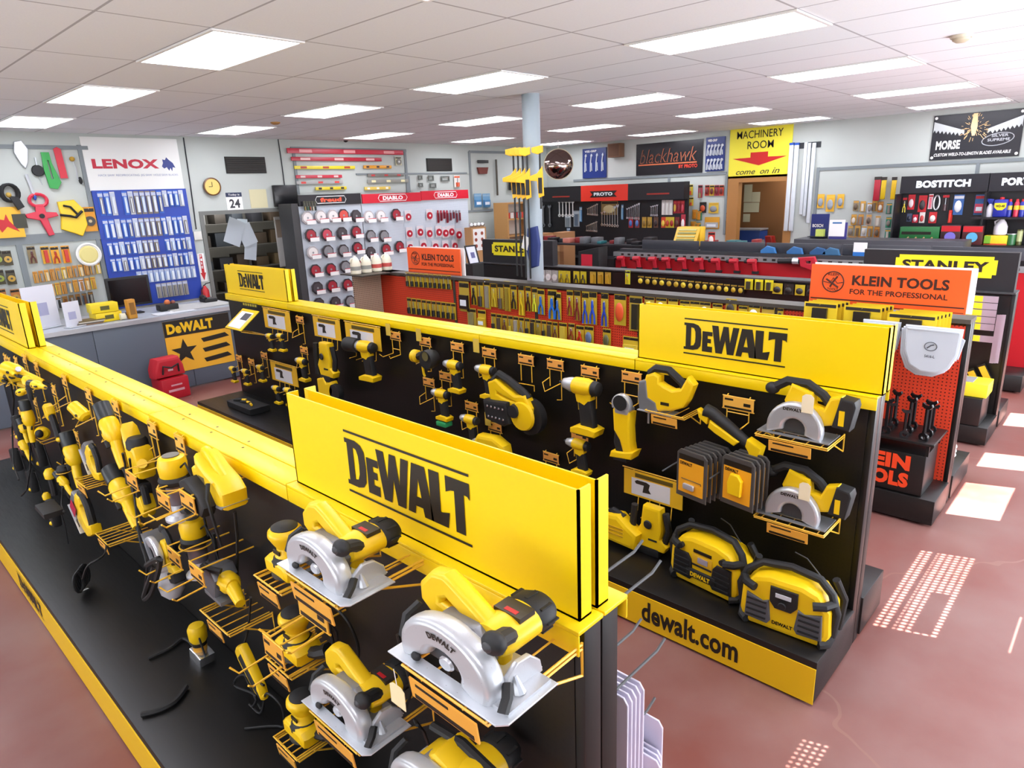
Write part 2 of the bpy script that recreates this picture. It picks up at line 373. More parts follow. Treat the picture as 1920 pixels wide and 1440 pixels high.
g1 = gondola('long black pegboard gondola with yellow caps nearest the camera, hung with corded tools', 1.07, 7.15, 1.37, PEGB, YEL, kick=YELD, dr=.12, seams=seam1)
header(g1, (1.075, 1.143), .835, 2.10, 1.382, 1.715, YEL, LOGO)
header(g1, (1.075, 1.143), 5.87, 7.14, 1.382, 1.715, YEL, LOGO)
for k, yy in enumerate((2.45, 4.9)):
    bb = MB(INK); bb.flat(LOGO, 0, 0, .55, .12); part('lettering', bb, g1, loc=(1.07-.5-.008-OFS.x, yy-OFS.y, .06-OFS.z), rot=(0, 0, RX))
g2 = gondola('black pegboard gondola with yellow caps in the middle, hung with cordless tools', 3.31, 7.5, 1.37, PEGB, YEL, kick=YELD, dl=.52, dr=.36, seams=[2.12, 3.43, 6.15])
header(g2, (3.315, 3.383), .80, 2.12, 1.382, 1.70, YEL, LOGO, txt=(.225, .655, .2, .85))
header(g2, (3.315, 3.383), 6.17, 7.49, 1.382, 1.70, YEL, LOGO, txt=(.24, .66, .2, .85))
p = at(1203, 1178, 'x', 2.785); q = at(1383, 1240, 'x', 2.785)
bb = MB(INK); bb.flat(text_geo('dewalt.com', .03), 0, 0, p.y-q.y, .125); part('lettering', bb, g2, loc=(2.782-OFS.x, p.y-OFS.y, .055-OFS.z), rot=(0, 0, RX))
RAIL = mat('#4a443e', .4, .3)
g3 = gondola('orange pegboard gondola hung with carded hand tools', 5.42, 7.62, 1.37, PEGO, None, dl=.42, dr=.6, deck=.2, seams=[])
part('top_rail', MB(RAIL).tr(tuple(-OFS)).box(5.39, 5.59, GY0, 7.62, 1.37, 1.40), g3)
for yy in (2.15, 3.45, 4.75, 6.05):
    part('slotted_post', MB(RAIL).tr(tuple(-OFS)).box(5.412, 5.418, yy-.02, yy+.02, .2, 1.37), g3)
part('end_panel', MB(PEGT).tr(tuple(-OFS)).box(4.98, 5.41, 7.50, 7.53, .2, 1.38), g3, label='tan perforated end panel')
def klein_sign(ya, yb, z0, z1, x=5.40):
    L = MB(mat('#ee5a1e', .45)).tr(tuple(-OFS)); L.box(x, x+.012, ya, yb, z0, z1); h = part('header_sign', L, g3)
    L = MB(WHT).tr(tuple(-OFS)); L.box(x+.04, x+.052, ya-.03, yb-.01, z0, z1+.01); part('header_sign', L, g3, label='white backed rear sign')
    W_, H_ = yb-ya, z1-z0; b = MB(mat('#3a1408', .6))
    b.flat(text_geo('KLEIN TOOLS', .035), .29*W_, .52*H_, .6*W_, .25*H_); b.flat(text_geo('FOR THE PROFESSIONAL', .02), .28*W_, .30*H_, .61*W_, .13*H_)
    b.box(.01*W_, .99*W_, -.0005, 0, .13*H_, .16*H_); b.box(.01*W_, .99*W_, -.0005, 0, .02*H_, .035*H_)
    cx, cz, r = .16*W_, .58*H_, .26*H_
    for rr in (r, r*.96): b.tube([(cx+rr*math.cos(a*PI/16), 0, cz+rr*math.sin(a*PI/16)) for a in range(32)], .0025, 4, True)
    b.tube([(cx-r*.9, 0, cz), (cx-r*.3, 0, cz-.01), (cx, 0, cz+.03), (cx+r*.4, 0, cz-.01), (cx+r*.9, 0, cz)], .003, 4)
    b.tube([(cx-.02, 0, cz-r*.5), (cx, 0, cz), (cx+.03, 0, cz+r*.55)], .006, 4); b.tube([(cx-.05, 0, cz+.02), (cx+.04, 0, cz-.04)], .006, 4)
    b.flat(text_geo('KLEIN', .02), cx-r*.5, cz+r*.6, r, r*.25); b.flat(text_geo('TOOLS', .02), cx-r*.5, cz-r*.85, r, r*.25)
    part('lettering', b, h, loc=(x-.002-OFS.x, yb-OFS.y, z0-OFS.z), rot=(0, 0, RX))
klein_sign(.86, 1.90, 1.43, 1.73); klein_sign(5.90, 6.88, 1.42, 1.73)
g4 = gondola('tall black gondola with yellow lettered headers behind the orange one', 7.4, 7.6, 1.31, BLK, None, dl=.48, dr=.5, deck=.18)
OFS4 = OFS.copy()
part('top_rail', MB(DGRY).tr(tuple(-OFS)).box(7.36, 7.58, GY0, 7.6, 1.31, 1.325), g4)
for ya, yb in ((.84, 2.1), (6.15, 7.55)):
    L = MB(mat('#17181c', .5)).tr(tuple(-OFS)); L.box(7.39, 7.50, ya, yb, 1.325, 1.67); h = part('header_sign', L, g4)
    yc = (ya+yb)/2-(.07 if ya < 1 else -.08); w_ = .82; 
    b = MB(mat('#e8dc18', .5)); b.plate([(0, .03), (.03, .03), (.03, 0), (w_-.03, 0), (w_-.03, .03), (w_, .03), (w_, .16), (w_-.03, .16), (w_-.03, .19), (.03, .19), (.03, .16), (0, .16)], .003, .0005)
    lp = part('label_plate', b, h, loc=(7.386-OFS.x, yc+w_/2-OFS.y, 1.44-OFS.z), rot=(0, 0, RX), label='yellow notched plate')
    b = MB(INK); b.flat(text_geo('STANLEY', .04), .06, .05, w_-.12, .095); 
    part('lettering', b, h, loc=(7.382-OFS.x, yc+w_/2-OFS.y, 1.44-OFS.z), rot=(0, 0, RX))
REDP = mat('#b3101c', .45)
g5 = gondola('red panelled gondola hung with red cordless tools', 9.4, 6.5, 1.34, REDP, None, dl=.45, dr=.45, deck=.2)
OFS5 = OFS.copy()
b = MB(mat('#9a9a9c', .4, .4)).tr(tuple(-OFS)); b.box(9.375, 9.398, GY0, 6.5, 1.27, 1.34); b.mat(INK)
for k in range(44): b.box(9.373, 9.376, GY0+.1+k*.125, GY0+.15+k*.125, 1.29, 1.32)
part('slotted_rail', b, g5, label='grey rail with a row of dark slots')
b = MB(mat('#3a3a3e', .4)).tr(tuple(-OFS)); b.box(9.42, 9.52, 1.2, 6.4, 1.34, 1.39); part('top_cap', b, g5)
# ---------------------------------------------------------------- goods on cards, things on the walls
def fit(ax, u0, v0, u1, v1, val):
    um, vm = (u0+u1)/2, (v0+v1)/2; c = at(um, vm, ax, val); a = at(u0, vm, ax, val); b = at(u1, vm, ax, val); t = at(um, v0, ax, val); d = at(um, v1, ax, val)
    return c, abs(b.x-a.x) if ax == 'y' else abs(b.y-a.y), t.z-d.z, (0 if ax == 'y' else RX)
PK = {}
def pack_mesh(w, h, card, prod, style='blob', head='#1c1408', d=.03, prod2=None):
    k = (round(w, 2), round(h, 2), card, prod, style, head, prod2)
    if k in PK: return PK[k]
    b = MB(mat(card, .5)); b.box(-w/2, w/2, -.003, 0, -h/2, h/2)
    if head: b.mat(mat(head, .5)).box(-w*.46, w*.46, -.0045, -.003, h*.3, h*.44)
    b.mat(mat(prod, .35))
    if style == 'blob': b.ball((0, -d*.6, -h*.08), (w*.36, d*.6, h*.3), 10, 6)
    elif style == 'bar': b.box(-w*.22, w*.22, -d, -.003, -h*.44, h*.27)
    elif style == 'disc':
        b.lathe([(w*.42, -.02), (w*.42, -.006)], 18, (0, 0, -h*.08), 'y'); b.mat(mat(prod2 or '#d8d8d8', .4)); b.lathe([(w*.14, -.024), (w*.14, -.02)], 12, (0, 0, -h*.08), 'y')
    elif style == 'plier':
        b.tube([(-w*.28, -.014, -h*.47), (-w*.24, -.014, -h*.22), (w*.06, -.014, h*.02), (w*.03, -.014, h*.2)], w*.1, 6)
        b.tube([(w*.28, -.014, -h*.47), (w*.24, -.014, -h*.22), (-w*.06, -.014, h*.02), (-w*.03, -.014, h*.2)], w*.1, 6)
        b.mat(GRY).ball((0, -.014, h*.12), (w*.16, .008, h*.13), 8, 5)
    elif style == 'driver':
        b.tube([(0, -.018, -h*.46), (0, -.018, -h*.1)], w*.24, 8); b.mat(GRY).tube([(0, -.018, -h*.1), (0, -.018, h*.28)], w*.06, 6)
    elif style == 'tube':
        b.tube([(0, -.02, -h*.42), (0, -.02, h*.27)], w*.3, 8)
        b.mat(mat(prod2 or '#e8eef5', .3)).tube([(-w*.05, -.03, -h*.4), (-w*.05, -.03, h*.2)], w*.16, 6)
    elif style == 'wide':
        b.box(-w*.42, w*.42, -d, -.003, -h*.4, h*.05); b.mat(mat(prod2 or '#e8eef5', .4)).box(-w*.3, w*.3, -d-.002, -d, -h*.3, -h*.1)
    b.mat(CHR).tube([(0, -.0005, h*.42), (0, -.04, h*.42)], .002, 4)
    m = b.mesh(); PK[k] = m; return m
def pack(u, v, wp, hp, ax, val, card, prod, style, label, group, cat='package', name='carded_package', head='#1c1408', prod2=None, tilt=0):
    c, w, h, rz = fit(ax, u-wp*.46, v-hp/2, u+wp*.46, v+hp/2, val)
    return single(name, pack_mesh(w, h, card, prod, style, head, prod2=prod2), label, cat, c, rz, group, ry=tilt)
def panelobj(name, px, ax, val, th, m, label, cat, bevel=0, extra=None, group=None):
    c, w, h, rz = fit(ax, *px, val); b = MB(m).box(-w/2, w/2, 0, th, -h/2, h/2)
    t = thing(name, label, cat, c, rz, group); part('panel' if th < .05 else 'body', b, t, bevel)
    if extra: extra(t, w, h)
    return t
TN = [0]
def wallbar(ax, p, q, wd=.05, d=.02):
    val = (Y1 if ax == 'y' else X1)-d; a = at(*p, ax, val); b = at(*q, ax, val); m = MB(TRIM)
    if abs(p[0]-q[0]) > abs(p[1]-q[1]):
        z = (a.z+b.z)/2
        if ax == 'y': m.box(a.x, b.x, val, val+d, z-wd/2, z+wd/2)
        else: m.box(val, val+d, b.y, a.y, z-wd/2, z+wd/2)
    else:
        c = ((a.x+b.x)/2 if ax == 'y' else (a.y+b.y)/2)
        if ax == 'y': m.box(c-wd/2, c+wd/2, val-.001, val+d, b.z, a.z)
        else: m.box(val-.001, val+d, c-wd/2, c+wd/2, b.z, a.z)
    TN[0] += 1; structure('trim_%d' % TN[0], m, label='grey wood trim strip on the wall')
for a in [('y', (-40, 273), (165, 278)), ('y', (163, 272), (197, 585)), ('y', (-40, 447), (190, 447), .12), ('y', (40, 452), (62, 600), .07), ('y', (545, 276), (762, 284)), ('y', (550, 276), (560, 365)), ('y', (760, 283), (765, 365)),
          ('y', (668, 325), (876, 326), .03), ('y', (880, 284), (886, 395)), ('y', (880, 284), (985, 287)), ('y', (765, 330), (770, 360), .04), ('y', (868, 394), (925, 396), .04),
          ('x', (1075, 336), (1362, 328)), ('x', (1253, 330), (1255, 345)), ('x', (1360, 328), (1360, 440)), ('x', (1532, 312), (1920, 305)), ('x', (1533, 314), (1525, 440)), ('x', (1833, 304), (1832, 330))]:
    wallbar(*a)
# banner over the blue board
YB = Y1-.02
t = panelobj('wall_banner', (163, 259, 342, 357), 'y', Y1-.012, .008, mat('#e6e6e2', .35), 'white wall banner with red lettering and a blue animal head, above the blue board', 'banner')
ch = [c for c in t.children][0]; bw = 1.26
b = MB(mat('#c4203a', .5)); b.flat(text_geo('LENOX', .05, .0), -.55, -.06, .88, .13); part('lettering', b, t, loc=(0, -.002, 0))
b = MB(mat('#2b3a86', .5)); b.flat(curve_geo([[(0, .35), (.12, .6), (.1, .85), (.3, .8), (.42, 1), (.6, .8), (.85, .6), (1, .25), (.8, .3), (.72, 0), (.62, .25), (.5, .05), (.35, .3), (.15, .2)]]), .37, -.1, .19, .2); part('emblem', b, t, loc=(0, -.002, 0))
b = MB(mat('#8a93b8', .5)); b.flat(text_geo('HACK SAW  RECIPROCATING  JIG SAW  HOLE SAW BLADES', .0), -.5, -.17, 1.08, .035); part('small_lettering', b, t, loc=(0, -.002, 0))
XB0, XB1, ZB0, ZB1 = 3.13, 4.41, .93, 2.585
t = thing('blade_board', 'tall blue display board packed with hanging blade packs', 'display board', ((XB0+XB1)/2, Y1-.03, 0))
part('panel', MB(mat('#1b3fa6', .45)).box(-(XB1-XB0)/2, (XB1-XB0)/2, 0, .028, ZB0, ZB1), t); ch = t.children[0]
rows = [((190, 360), (190, 405), 15, 0, 15), ((198, 412), (198, 449), 15, 0, 15), ((204, 455), (204, 480), 15, 0, 15), ((208, 485), (208, 511), 15, 0, 15), ((267, 508), (267, 531), 11, 4, 15), ((267, 535), (267, 563), 9, 4, 12)]
rn = ['top row', 'second row', 'third row', 'fourth row', 'fifth row', 'bottom row']
for r, (a, c, n, i0, i1) in enumerate(rows):
    z1_ = at(*a, 'y', YB).z; z0_ = at(*c, 'y', YB).z
    for i in range(n):
        col = i0+i
        x = XB0+.05+(XB1-XB0-.1)*(col+.5)/15
        if (r, col) in ((0, 3), (2, 9), (5, 6)): continue
        zz = z0_+(z1_-z0_)*.28 if (r == 0 and col > 10) else z0_
        if r < 4: cards = ['#2f62c8', '#3568cc', '#c8ccd4'][(col*7+r*3) % 3] if not 6 <= col <= 9 else '#8a8078'; pr = ['#e3e9f2', '#bcd2f0', '#dfe3ea'][(col+r) % 3] if (col+r) % 5 else '#9b9490'; st = 'tube'
        else: cards = '#9fb4dc' if r == 4 else '#a8a8a6'; pr = '#dfe6ee' if r == 4 else '#8f8a84'; st = 'bar'
        w_ = .066 if r < 4 else .07
        single('blade_pack', pack_mesh(w_, z1_-zz, cards, pr, st, head='#b9c1d6'), 'hanging saw blade pack, %s in the %s of the blue board' % (nth(i, n), rn[r]), 'blade pack', (x, Y1-.035, (zz+z1_)/2), 0, 'blade packs on the blue board')
# clock, calendar, notices, vents, dark screen
t = thing('wall_clock', 'round yellow faced wall clock beside the white banner', 'clock', at(397, 350, 'y', Y1-.03)); r_ = .135
part('rim', MB(mat('#6a4322', .4)).lathe([(r_, 0), (r_, -.03), (r_-.015, -.035), (r_-.018, -.02)], 32, ax='y'), t); b = MB(mat('#e3c46a', .4)).lathe([(r_-.016, -.021), (.0, -.022)], 32, ax='y'); part('dial', b, t)
b = MB(INK).box(-.004, .004, -.026, -.023, 0, .07); b.box(-.055, 0, -.026, -.023, -.004, .004); part('hand', b, t)
def cal(t, w, h):
    b = MB(mat('#24304e')).box(-w/2, w/2, -.004, 0, h*.28, h/2); part('heading', b, t)
    b = MB(WHT); b.flat(text_geo('Today is', .01), -w*.35, h*.32, w*.7, h*.12); part('lettering', b, t, loc=(0, -.006, 0))
    b = MB(mat('#2c2c34')); b.flat(text_geo('24', .03), -w*.33, -h*.28, w*.66, h*.45); part('numeral', b, t, loc=(0, -.002, 0))
panelobj('date_calendar', (425, 361, 455, 398), 'y', Y1-.01, .01, WHT, 'daily date calendar with a large 24 on the wall under the clock', 'calendar', extra=cal)
panelobj('paper_notice', (469, 355, 501, 390), 'y', Y1-.008, .005, mat('#d6cfa8', .7), 'cream paper notice taped above the store room doorway', 'notice')
panelobj('wall_screen', (515, 347, 558, 387), 'y', Y1-.08, .06, mat('#17171a', .3), 'small dark screen mounted on the wall right of the cream notice', 'screen', .004)
def louvre(t, w, h):
    for k in range(7): part('slat', MB(mat('#2a2622', .6)).box(-w*.48, w*.48, -.008, 0, -h*.42+k*h*.13, -h*.42+k*h*.13+.02), t)
panelobj('wall_vent', (424, 294, 499, 325), 'y', Y1-.02, .018, mat('#171412', .6), 'dark rectangular wall vent above the round clock', 'vent', extra=louvre)
panelobj('wall_vent', (801, 297, 848, 321), 'y', Y1-.02, .018, mat('#171412', .6), 'dark rectangular wall vent above the red saw blade headers', 'vent', extra=louvre)
b = MB(mat('#20242c', .6)); 
for (u, v0, v1, lab) in ((344, 258, 430, 'thin dark cable running down the wall beside the white banner'), (521, 258, 350, 'thin dark cable running down the wall to the small screen')):
    a = at(u, v0, 'y', Y1-.012); c = at(u+(v1-v0)*.14, v1, 'y', Y1-.012); single('wall_cable', MB(mat('#20242c', .6)).tube([a, (a+c)/2+Vector((.005, 0, 0)), c], .008, 6), lab, 'cable')
def fsign(lab, px, ax, val):
    def ex(t, w, h):
        b = MB(RED); b.flat(curve_geo([[(.25, 1), (.75, 1), (.75, .3), (1, .3), (.5, 0), (0, .3), (.25, .3)]]), -w*.4, -h*.47, w*.8, h*.94); part('arrow', b, t, loc=(0, -.002, 0))
        b = MB(WHT)
        for k, c in enumerate('FIRE'): b.flat(text_geo(c, .02), -w*.13, h*(.36-.13*k), w*.26, h*.09)
        part('lettering', b, t, loc=(0, -.004, 0))
    return panelobj('extinguisher_sign', px, ax, val, .004, WHT, lab, 'sign', extra=ex)
fsign('narrow red arrow sign on the back wall beside the blue board', (373, 475, 386, 528), 'y', Y1-.008)
fsign('narrow red arrow sign left of the machinery room doorway', (1361, 367, 1370, 414), 'x', X1-.012)
t = thing('fire_extinguisher', 'small red fire extinguisher on the wall under the red arrow sign', 'fire extinguisher', at(386, 556, 'y', Y1-.1))
part('cylinder', MB(mat('#c41c24', .3)).lathe([(.05, -.2), (.06, -.18), (.06, .1), (.03, .15), (.02, .17)], 16), t); b = MB(RUB).tube([(0, 0, .17), (.03, 0, .2), (.1, 0, .21)], .008); b.tube([(0, 0, .18), (-.05, -.02, .12), (-.06, -.02, -.05)], .01); part('valve', b, t)
panelobj('white_thermostat', (364, 434, 379, 450), 'y', Y1-.03, .028, mat('#dcdad2'), 'small white control box on the wall beside the blue board', 'control box', .004)
# hanging hardware, upper left
def item(name, u, v, ax, val, mb, label, cat, group=None, bevel=0):
    o = single(name, mb, label, cat, at(u, v, ax, val), 0 if ax == 'y' else RX, group, bevel)
    if name in ('snatch_block', 'cable_reel', 'wire_grip', 'red_strap', 'cable_puller', 'rope_coil', 'strap_end'): o.scale = (.82, 1, .82)
    return o
YI = Y1-.04
b = MB(SIL).plate([(-.06, .2), (.03, .22), (.09, .1), (.05, -.1), (.01, -.18), (-.03, -.12), (-.09, .05)], .03, .008); item('snatch_block', 41, 292, 'y', YI, b, 'silver snatch block hanging highest on the left wall', 'pulley block')
b = MB(RUB).lathe([(.08, -.015), (.09, 0), (.08, .015)], 16, ax='y'); b.mat(SIL).wire([(0, 0, .08), (0, 0, .2)], .012); b.wire([(0, 0, -.09), (.02, 0, -.22)], .006); item('cable_reel', 71, 320, 'y', YI, b, 'black round reel with a thin cable on the left wall', 'reel')
b = MB(mat('#2f9a45', .4)).plate([[(-.06, .26), (.04, .26), (.05, .1), (.13, -.2), (.06, -.3), (-.04, -.28), (-.07, .0)], [(-.01, .15), (.02, .15), (.04, -.15), (.0, -.15)]], .03, .006); item('wire_grip', 92, 318, 'y', YI, b, 'bright green lifting sling on the left wall', 'sling')
b = MB(mat('#cc3040', .5)).plate([(-.05, .25), (.0, .28), (.05, .25), (.07, -.2), (-.03, -.2)], .015, .003); item('red_strap', 113, 310, 'y', YI, b, 'red webbing strap hanging beside the green sling', 'strap')
b = MB(SIL).wire([(0, 0, .2), (.03, 0, .05), (.02, 0, -.1), (.09, 0, -.2)], .01); b.mat(mat('#b8902e')).ball((0, 0, .2), .04); b.mat(RUB).ball((.06, 0, -.14), (.03, .02, .06)); item('cable_puller', 140, 322, 'y', YI, b, 'steel cable puller with a brass hook left of the white banner', 'cable puller')
b = MB(SIL).wire([(0, 0, .12), (.02, 0, 0), (.04, 0, -.15)], .02); b.mat(BLU).ball((.04, 0, -.16), (.02, .02, .05)); item('hook_block', 53, 345, 'y', YI, b, 'small steel hook with a blue end below the silver block', 'hook')
b = MB(RUB)
for k in range(3): b.tube([(.11*math.cos(a*PI/8)+.01*k, -.02*k, .13*math.sin(a*PI/8)) for a in range(16)], .022, 6, True)
b.mat(mat('#b59440')).ball((-.02, -.06, -.03), .04); item('rope_coil', 16, 362, 'y', YI, b, 'black coiled strap with a brass fitting at the far left', 'strap')
b = MB(RUB).plate([(-.06, .08), (.05, .06), (.1, -.08), (.02, -.12)], .03, .01); item('strap_end', 28, 378, 'y', YI-.06, b, 'dark ratchet hanging below the coiled strap', 'ratchet')
def redbox(t, w, h):
    b = MB(RED).plate([(-.12, .06), (0, .03), (.03, .1), (.05, .02), (.14, -.12), (.02, -.05), (-.05, -.12)], .004, .001); part('printed_picture', b, t, loc=(-.05, -.004, 0)); part('dark_block', MB(mat('#3a3a2c')).box(.04, .19, -.004, 0, -.08, .1), t)
panelobj('picture_package', (-8, 388, 43, 446), 'y', Y1-.06, .05, mat('#efb42c'), 'large yellow package with a red tool picture at the far left', 'package', extra=redbox)
t = thing('chalk_reel', 'red four armed line reel with a loop handle on the left wall', 'line reel', at(78, 405, 'y', YI))
b = MB(mat('#cf2c44', .4)).plate([(-.04, .14), (.04, .14), (.05, .04), (.17, .03), (.18, .0), (.05, -.03), (.09, -.24), (.04, -.25), (-.02, -.05), (-.16, -.01), (-.17, .02), (-.05, .05)], .04, .01); part('arms', b, t)
part('handle', MB(mat('#cf2c44', .4)).tube([(.1*math.cos(a*PI/8), 0, .2+.08*math.sin(a*PI/8)) for a in range(16)], .022, 6, True), t); part('hub', MB(RUB).lathe([(.03, -.04), (.03, -.01)], 12, ax='y'), t)
t = thing('yellow_rope_hoist', 'yellow hoist with dark straps beside the red line reel', 'hoist', at(131, 408, 'y', YI))
b = MB(mat('#f0c81c', .4)).plate([(-.1, .2), (.08, .22), (.17, .1), (.18, -.1), (.1, -.24), (.02, -.2), (-.12, -.14), (-.09, .02)], .06, .012); part('body', b, t); b = MB(RUB).tube([(-.12, -.05, .04), (0, -.05, .02), (.06, -.05, .0), (.15, -.05, .08)], .018); b.tube([(-.06, -.05, .16), (.02, -.05, .14), (.1, -.05, .02)], .015); part('strap', b, t)
pack(168, 411, 26, 46, 'y', YI, '#d8911c', '#2a221a', 'disc', 'orange package with a dark round window left of the blue board', None, prod2='#c9b48a')
# packages in the lower left panel
for i, (u, v, c, p, st) in enumerate([(60, 478, '#8c7a58', '#5f2d2a', 'plier'), (86, 478, '#d9a52a', '#c02a1c', 'bar'), (104, 478, '#e6a72a', '#b8341c', 'plier'), (124, 477, '#e39b22', '#c8321e', 'bar')]):
    pack(u, v, 17, 33, 'y', YI, c, p, st, 'yellow and red carded tool, %s in the top row, left wall panel' % nth(i, 4), 'carded tools in the left wall panel')
t = thing('white_cable_spool', 'white round spool of pale cord at the top right of the left wall panel', 'spool', at(166, 477, 'y', YI))
part('rim', MB(WHT).lathe([(.15, 0), (.16, -.02), (.14, -.03), (.13, -.01)], 28, ax='y'), t); part('coil', MB(mat('#e2d489', .6)).lathe([(.125, -.005), (.1, -.03), (.03, -.03)], 20, ax='y'), t)
OR = ['#d89a3a', '#cf8f34', '#e0a946', '#c98c3c', '#d7a04a', '#e2c040']
for i in range(12):
    pack(67+i*10.6, 520-i*1.6, 9.5, 22, 'y', YI, OR[i % 6], ['#b98a4a', '#8e8b84', '#d8c7a2'][i % 3], 'bar', 'orange carded accessory, %s in the second row, left wall panel' % nth(i, 12), 'orange carded accessories on the left wall', head='#b87a24')
for i in range(10):
    pack(76+i*11, 547-i*1.8, 10, 23, 'y', YI, OR[(i+2) % 6] if i not in (5, 7) else ('#8e9494' if i == 5 else '#e5e2ea'), ['#c08c40', '#a8763a', '#d9c49a'][i % 3], 'bar', 'orange carded accessory, %s in the third row, left wall panel' % nth(i, 10), 'orange carded accessories on the left wall', head='#b87a24')
for i in range(8):
    pack(87+i*12, 572-i*2, 10, 22, 'y', YI, ['#9a6a34', '#3a332c', '#c9ccd2', '#b07834', '#6a4a2a', '#8a5a30', '#55606a', '#3a2c26'][i], ['#6d4524', '#8e8b84', '#333'][i % 3] if i % 3 < 2 else '#30302e', 'bar', 'dark carded accessory, %s in the fourth row, left wall panel' % nth(i, 8), 'orange carded accessories on the left wall', head='#8a6428')
for i, (u, v) in enumerate(((-4, 484), (14, 484), (0, 520), (21, 520), (4, 556), (30, 556))):
    pack(u, v, 19, 28, 'y', YI, '#4c4632' if i < 4 else '#b8763a', '#c39a3c' if i % 2 else '#8e9a3a', 'disc', 'clamshell disc package, %s of the pair in the %s row at the far left' % (('left one', 'right one')[i % 2], ('top', 'middle', 'bottom')[i//2]), 'clamshell disc packages at the far left', prod2='#4b4a44')
# ---------------------------------------------------------------- saw blade wall unit
YU = 10.42
c0 = at(560, 394, 'y', YU); c1 = at(877, 380, 'y', YU); xm = at(686, 480, 'y', YU).x
t = thing('blade_rack', 'white pegboard saw blade rack with black and red headers against the back wall', 'display rack', ((c0.x+c1.x)/2, YU, 0)); OX = (c0.x+c1.x)/2
wht = peg('#ccd4de', '#8b929c', axes='XZ', rough=.45)
part('back_panel', MB(wht).tr((-OX, -YU, 0)).box(c0.x, xm-.01, YU, YU+.02, .2, 2.25), t); part('back_panel', MB(wht).tr((-OX, -YU, 0)).box(xm+.01, c1.x, YU, YU+.02, .2, 2.25), t)
part('base_deck', MB(BLK).tr((-OX, -YU, 0)).box(c0.x, c1.x, YU-.4, YU+.4, 0, .2), t); part('post', MB(DGRY).tr((-OX, -YU, 0)).box(c0.x-.14, c0.x-.02, YU-.02, YU+.4, 0, 2.3), t)
for x0, x1, z0, z1, cm, tx, tm in ((c0.x, xm-.01, 2.25, 2.43, '#1b1920', 'freud', '#ff5a3a'), (xm+.02, (xm+c1.x)/2+.06, 2.25, 2.41, '#c8142e', 'DIABLO', '#f4eef0'), ((xm+c1.x)/2+.07, c1.x, 2.26, 2.43, '#c8142e', 'DIABLO', '#f4eef0')):
    h = part('header_sign', MB(mat(cm, .4)).tr((-OX, -YU, 0)).box(x0, x1, YU-.03, YU, z0, z1), t); w_ = x1-x0
    b = MB(WHT).tr(((x0+x1)/2-OX, -.034, (z0+z1)/2)); o_ = .07 if tx == 'freud' else .05
    pts = [(s1*w_*.22+s2*0, z) for s1, s2, z in ((-1, 0, -.055), (1, 0, -.055), (1.12, 0, 0), (1, 0, .055), (-1, 0, .055), (-1.12, 0, 0))]
    b.tube([(a, 0, c) for a, c in pts], .006, 4, True)
    part('badge_outline', b, h); b = MB(mat(tm, .5)); b.flat(text_geo(tx, .05), -w_*.17, -.035, w_*.34, .07); part('lettering', b, h, loc=((x0+x1)/2-OX, -.034, (z0+z1)/2))
def blade_pack(u, v, cc, lab, k):
    p = at(520+u/4, 230+v/4, 'y', YU-.06); kk = ('bp', cc)
    if kk not in PK:
        b = MB(mat('#3a3438' if cc != '#e9e4e2' else '#b5aeb0', .3)); a8 = [(.11*math.cos(a*PI/4+.39), .11*math.sin(a*PI/4+.39)) for a in range(8)]; b.plate(a8, .02, .004)
        m1 = b.mesh(); b = MB(mat(cc, .4)).lathe([(.085, -.02), (.085, -.013), (.03, -.012)], 20, ax='y'); b.mat(mat('#9b9ca0', .4, .5)).lathe([(.018, -.022), (.018, -.019)], 12, ax='y'); m2 = b.mesh()
        b = MB(WHT).box(-.085, .085, -.006, 0, -.034, .03); b.mat(mat('#c8142e')).box(-.085, .085, -.004, .001, .03, .04); b.mat(CHR).tube([(0, 0, 0), (0, .06, .03)], .003, 4); m3 = b.mesh()
        PK[kk] = (m1, m2, m3)
    t = thing('saw_blade_pack', lab, 'saw blade', p, group='boxed saw blades on the white rack')
    part('tray', PK[kk][0], t); part('blade', PK[kk][1], t); part('price_label', PK[kk][2], t, loc=(.04, -.05, -.07))
R_, D_, W2, G_ = '#a52a38', '#4a4448', '#e9e4e2', '#8b8a8e'
BR = [[(225, 715, W2), (325, 705, W2), (415, 700, W2), (495, 695, '#d8544a'), (590, 700, D_), (685, 705, W2), (775, 700, W2), (890, 690, R_)], [(250, 845, R_), (370, 840, '#c9485a'), (485, 830, D_), (590, 820, R_), (700, 850, G_), (800, 850, G_)],
      [(265, 975, W2), (380, 965, G_), (495, 960, G_), (600, 940, R_), (700, 975, D_), (815, 950, R_), (915, 930, R_)], [(285, 1110, R_), (400, 1100, R_), (510, 1080, G_), (615, 1075, R_)], [(300, 1240, D_), (410, 1225, R_), (525, 1215, R_), (625, 1195, R_)], [(310, 1360, D_), (435, 1350, D_), (545, 1340, G_)]]
cn = {R_: 'red', D_: 'dark', W2: 'white', G_: 'grey', '#d8544a': 'light red', '#c9485a': 'pink red'}
for r, row in enumerate(BR):
    for i, (u, v, c) in enumerate(row): blade_pack(u, v, c, '%s boxed saw blade, %s in the %s of the white rack' % (cn[c], nth(i, len(row)), rn[r] if r < 5 else 'lowest row'), i)
SD = [(980, 700), (990, 825), (995, 930), (1140, 690), (1070, 815), (1140, 825), (1210, 815), (1260, 822), (1305, 812), (1360, 835), (1095, 920), (1185, 925), (1260, 925), (1330, 920)]
sn = ['top of the left column', 'middle of the left column', 'bottom of the left column', 'alone in the top row']+['%s in the middle row' % nth(i, 6) for i in range(6)]+['%s in the lowest row' % nth(i, 4) for i in range(4)]
for (u, v), s in zip(SD, sn): pack(520+u/4, 230+v/4, 13, 21, 'y', YU-.03, '#d9d4d8', '#b01830', 'disc', 'sleeved red disc, %s, right side of the white rack' % s, 'small red discs on the white rack', 'disc', 'disc_sleeve', head=None, prod2='#f0e8ea')
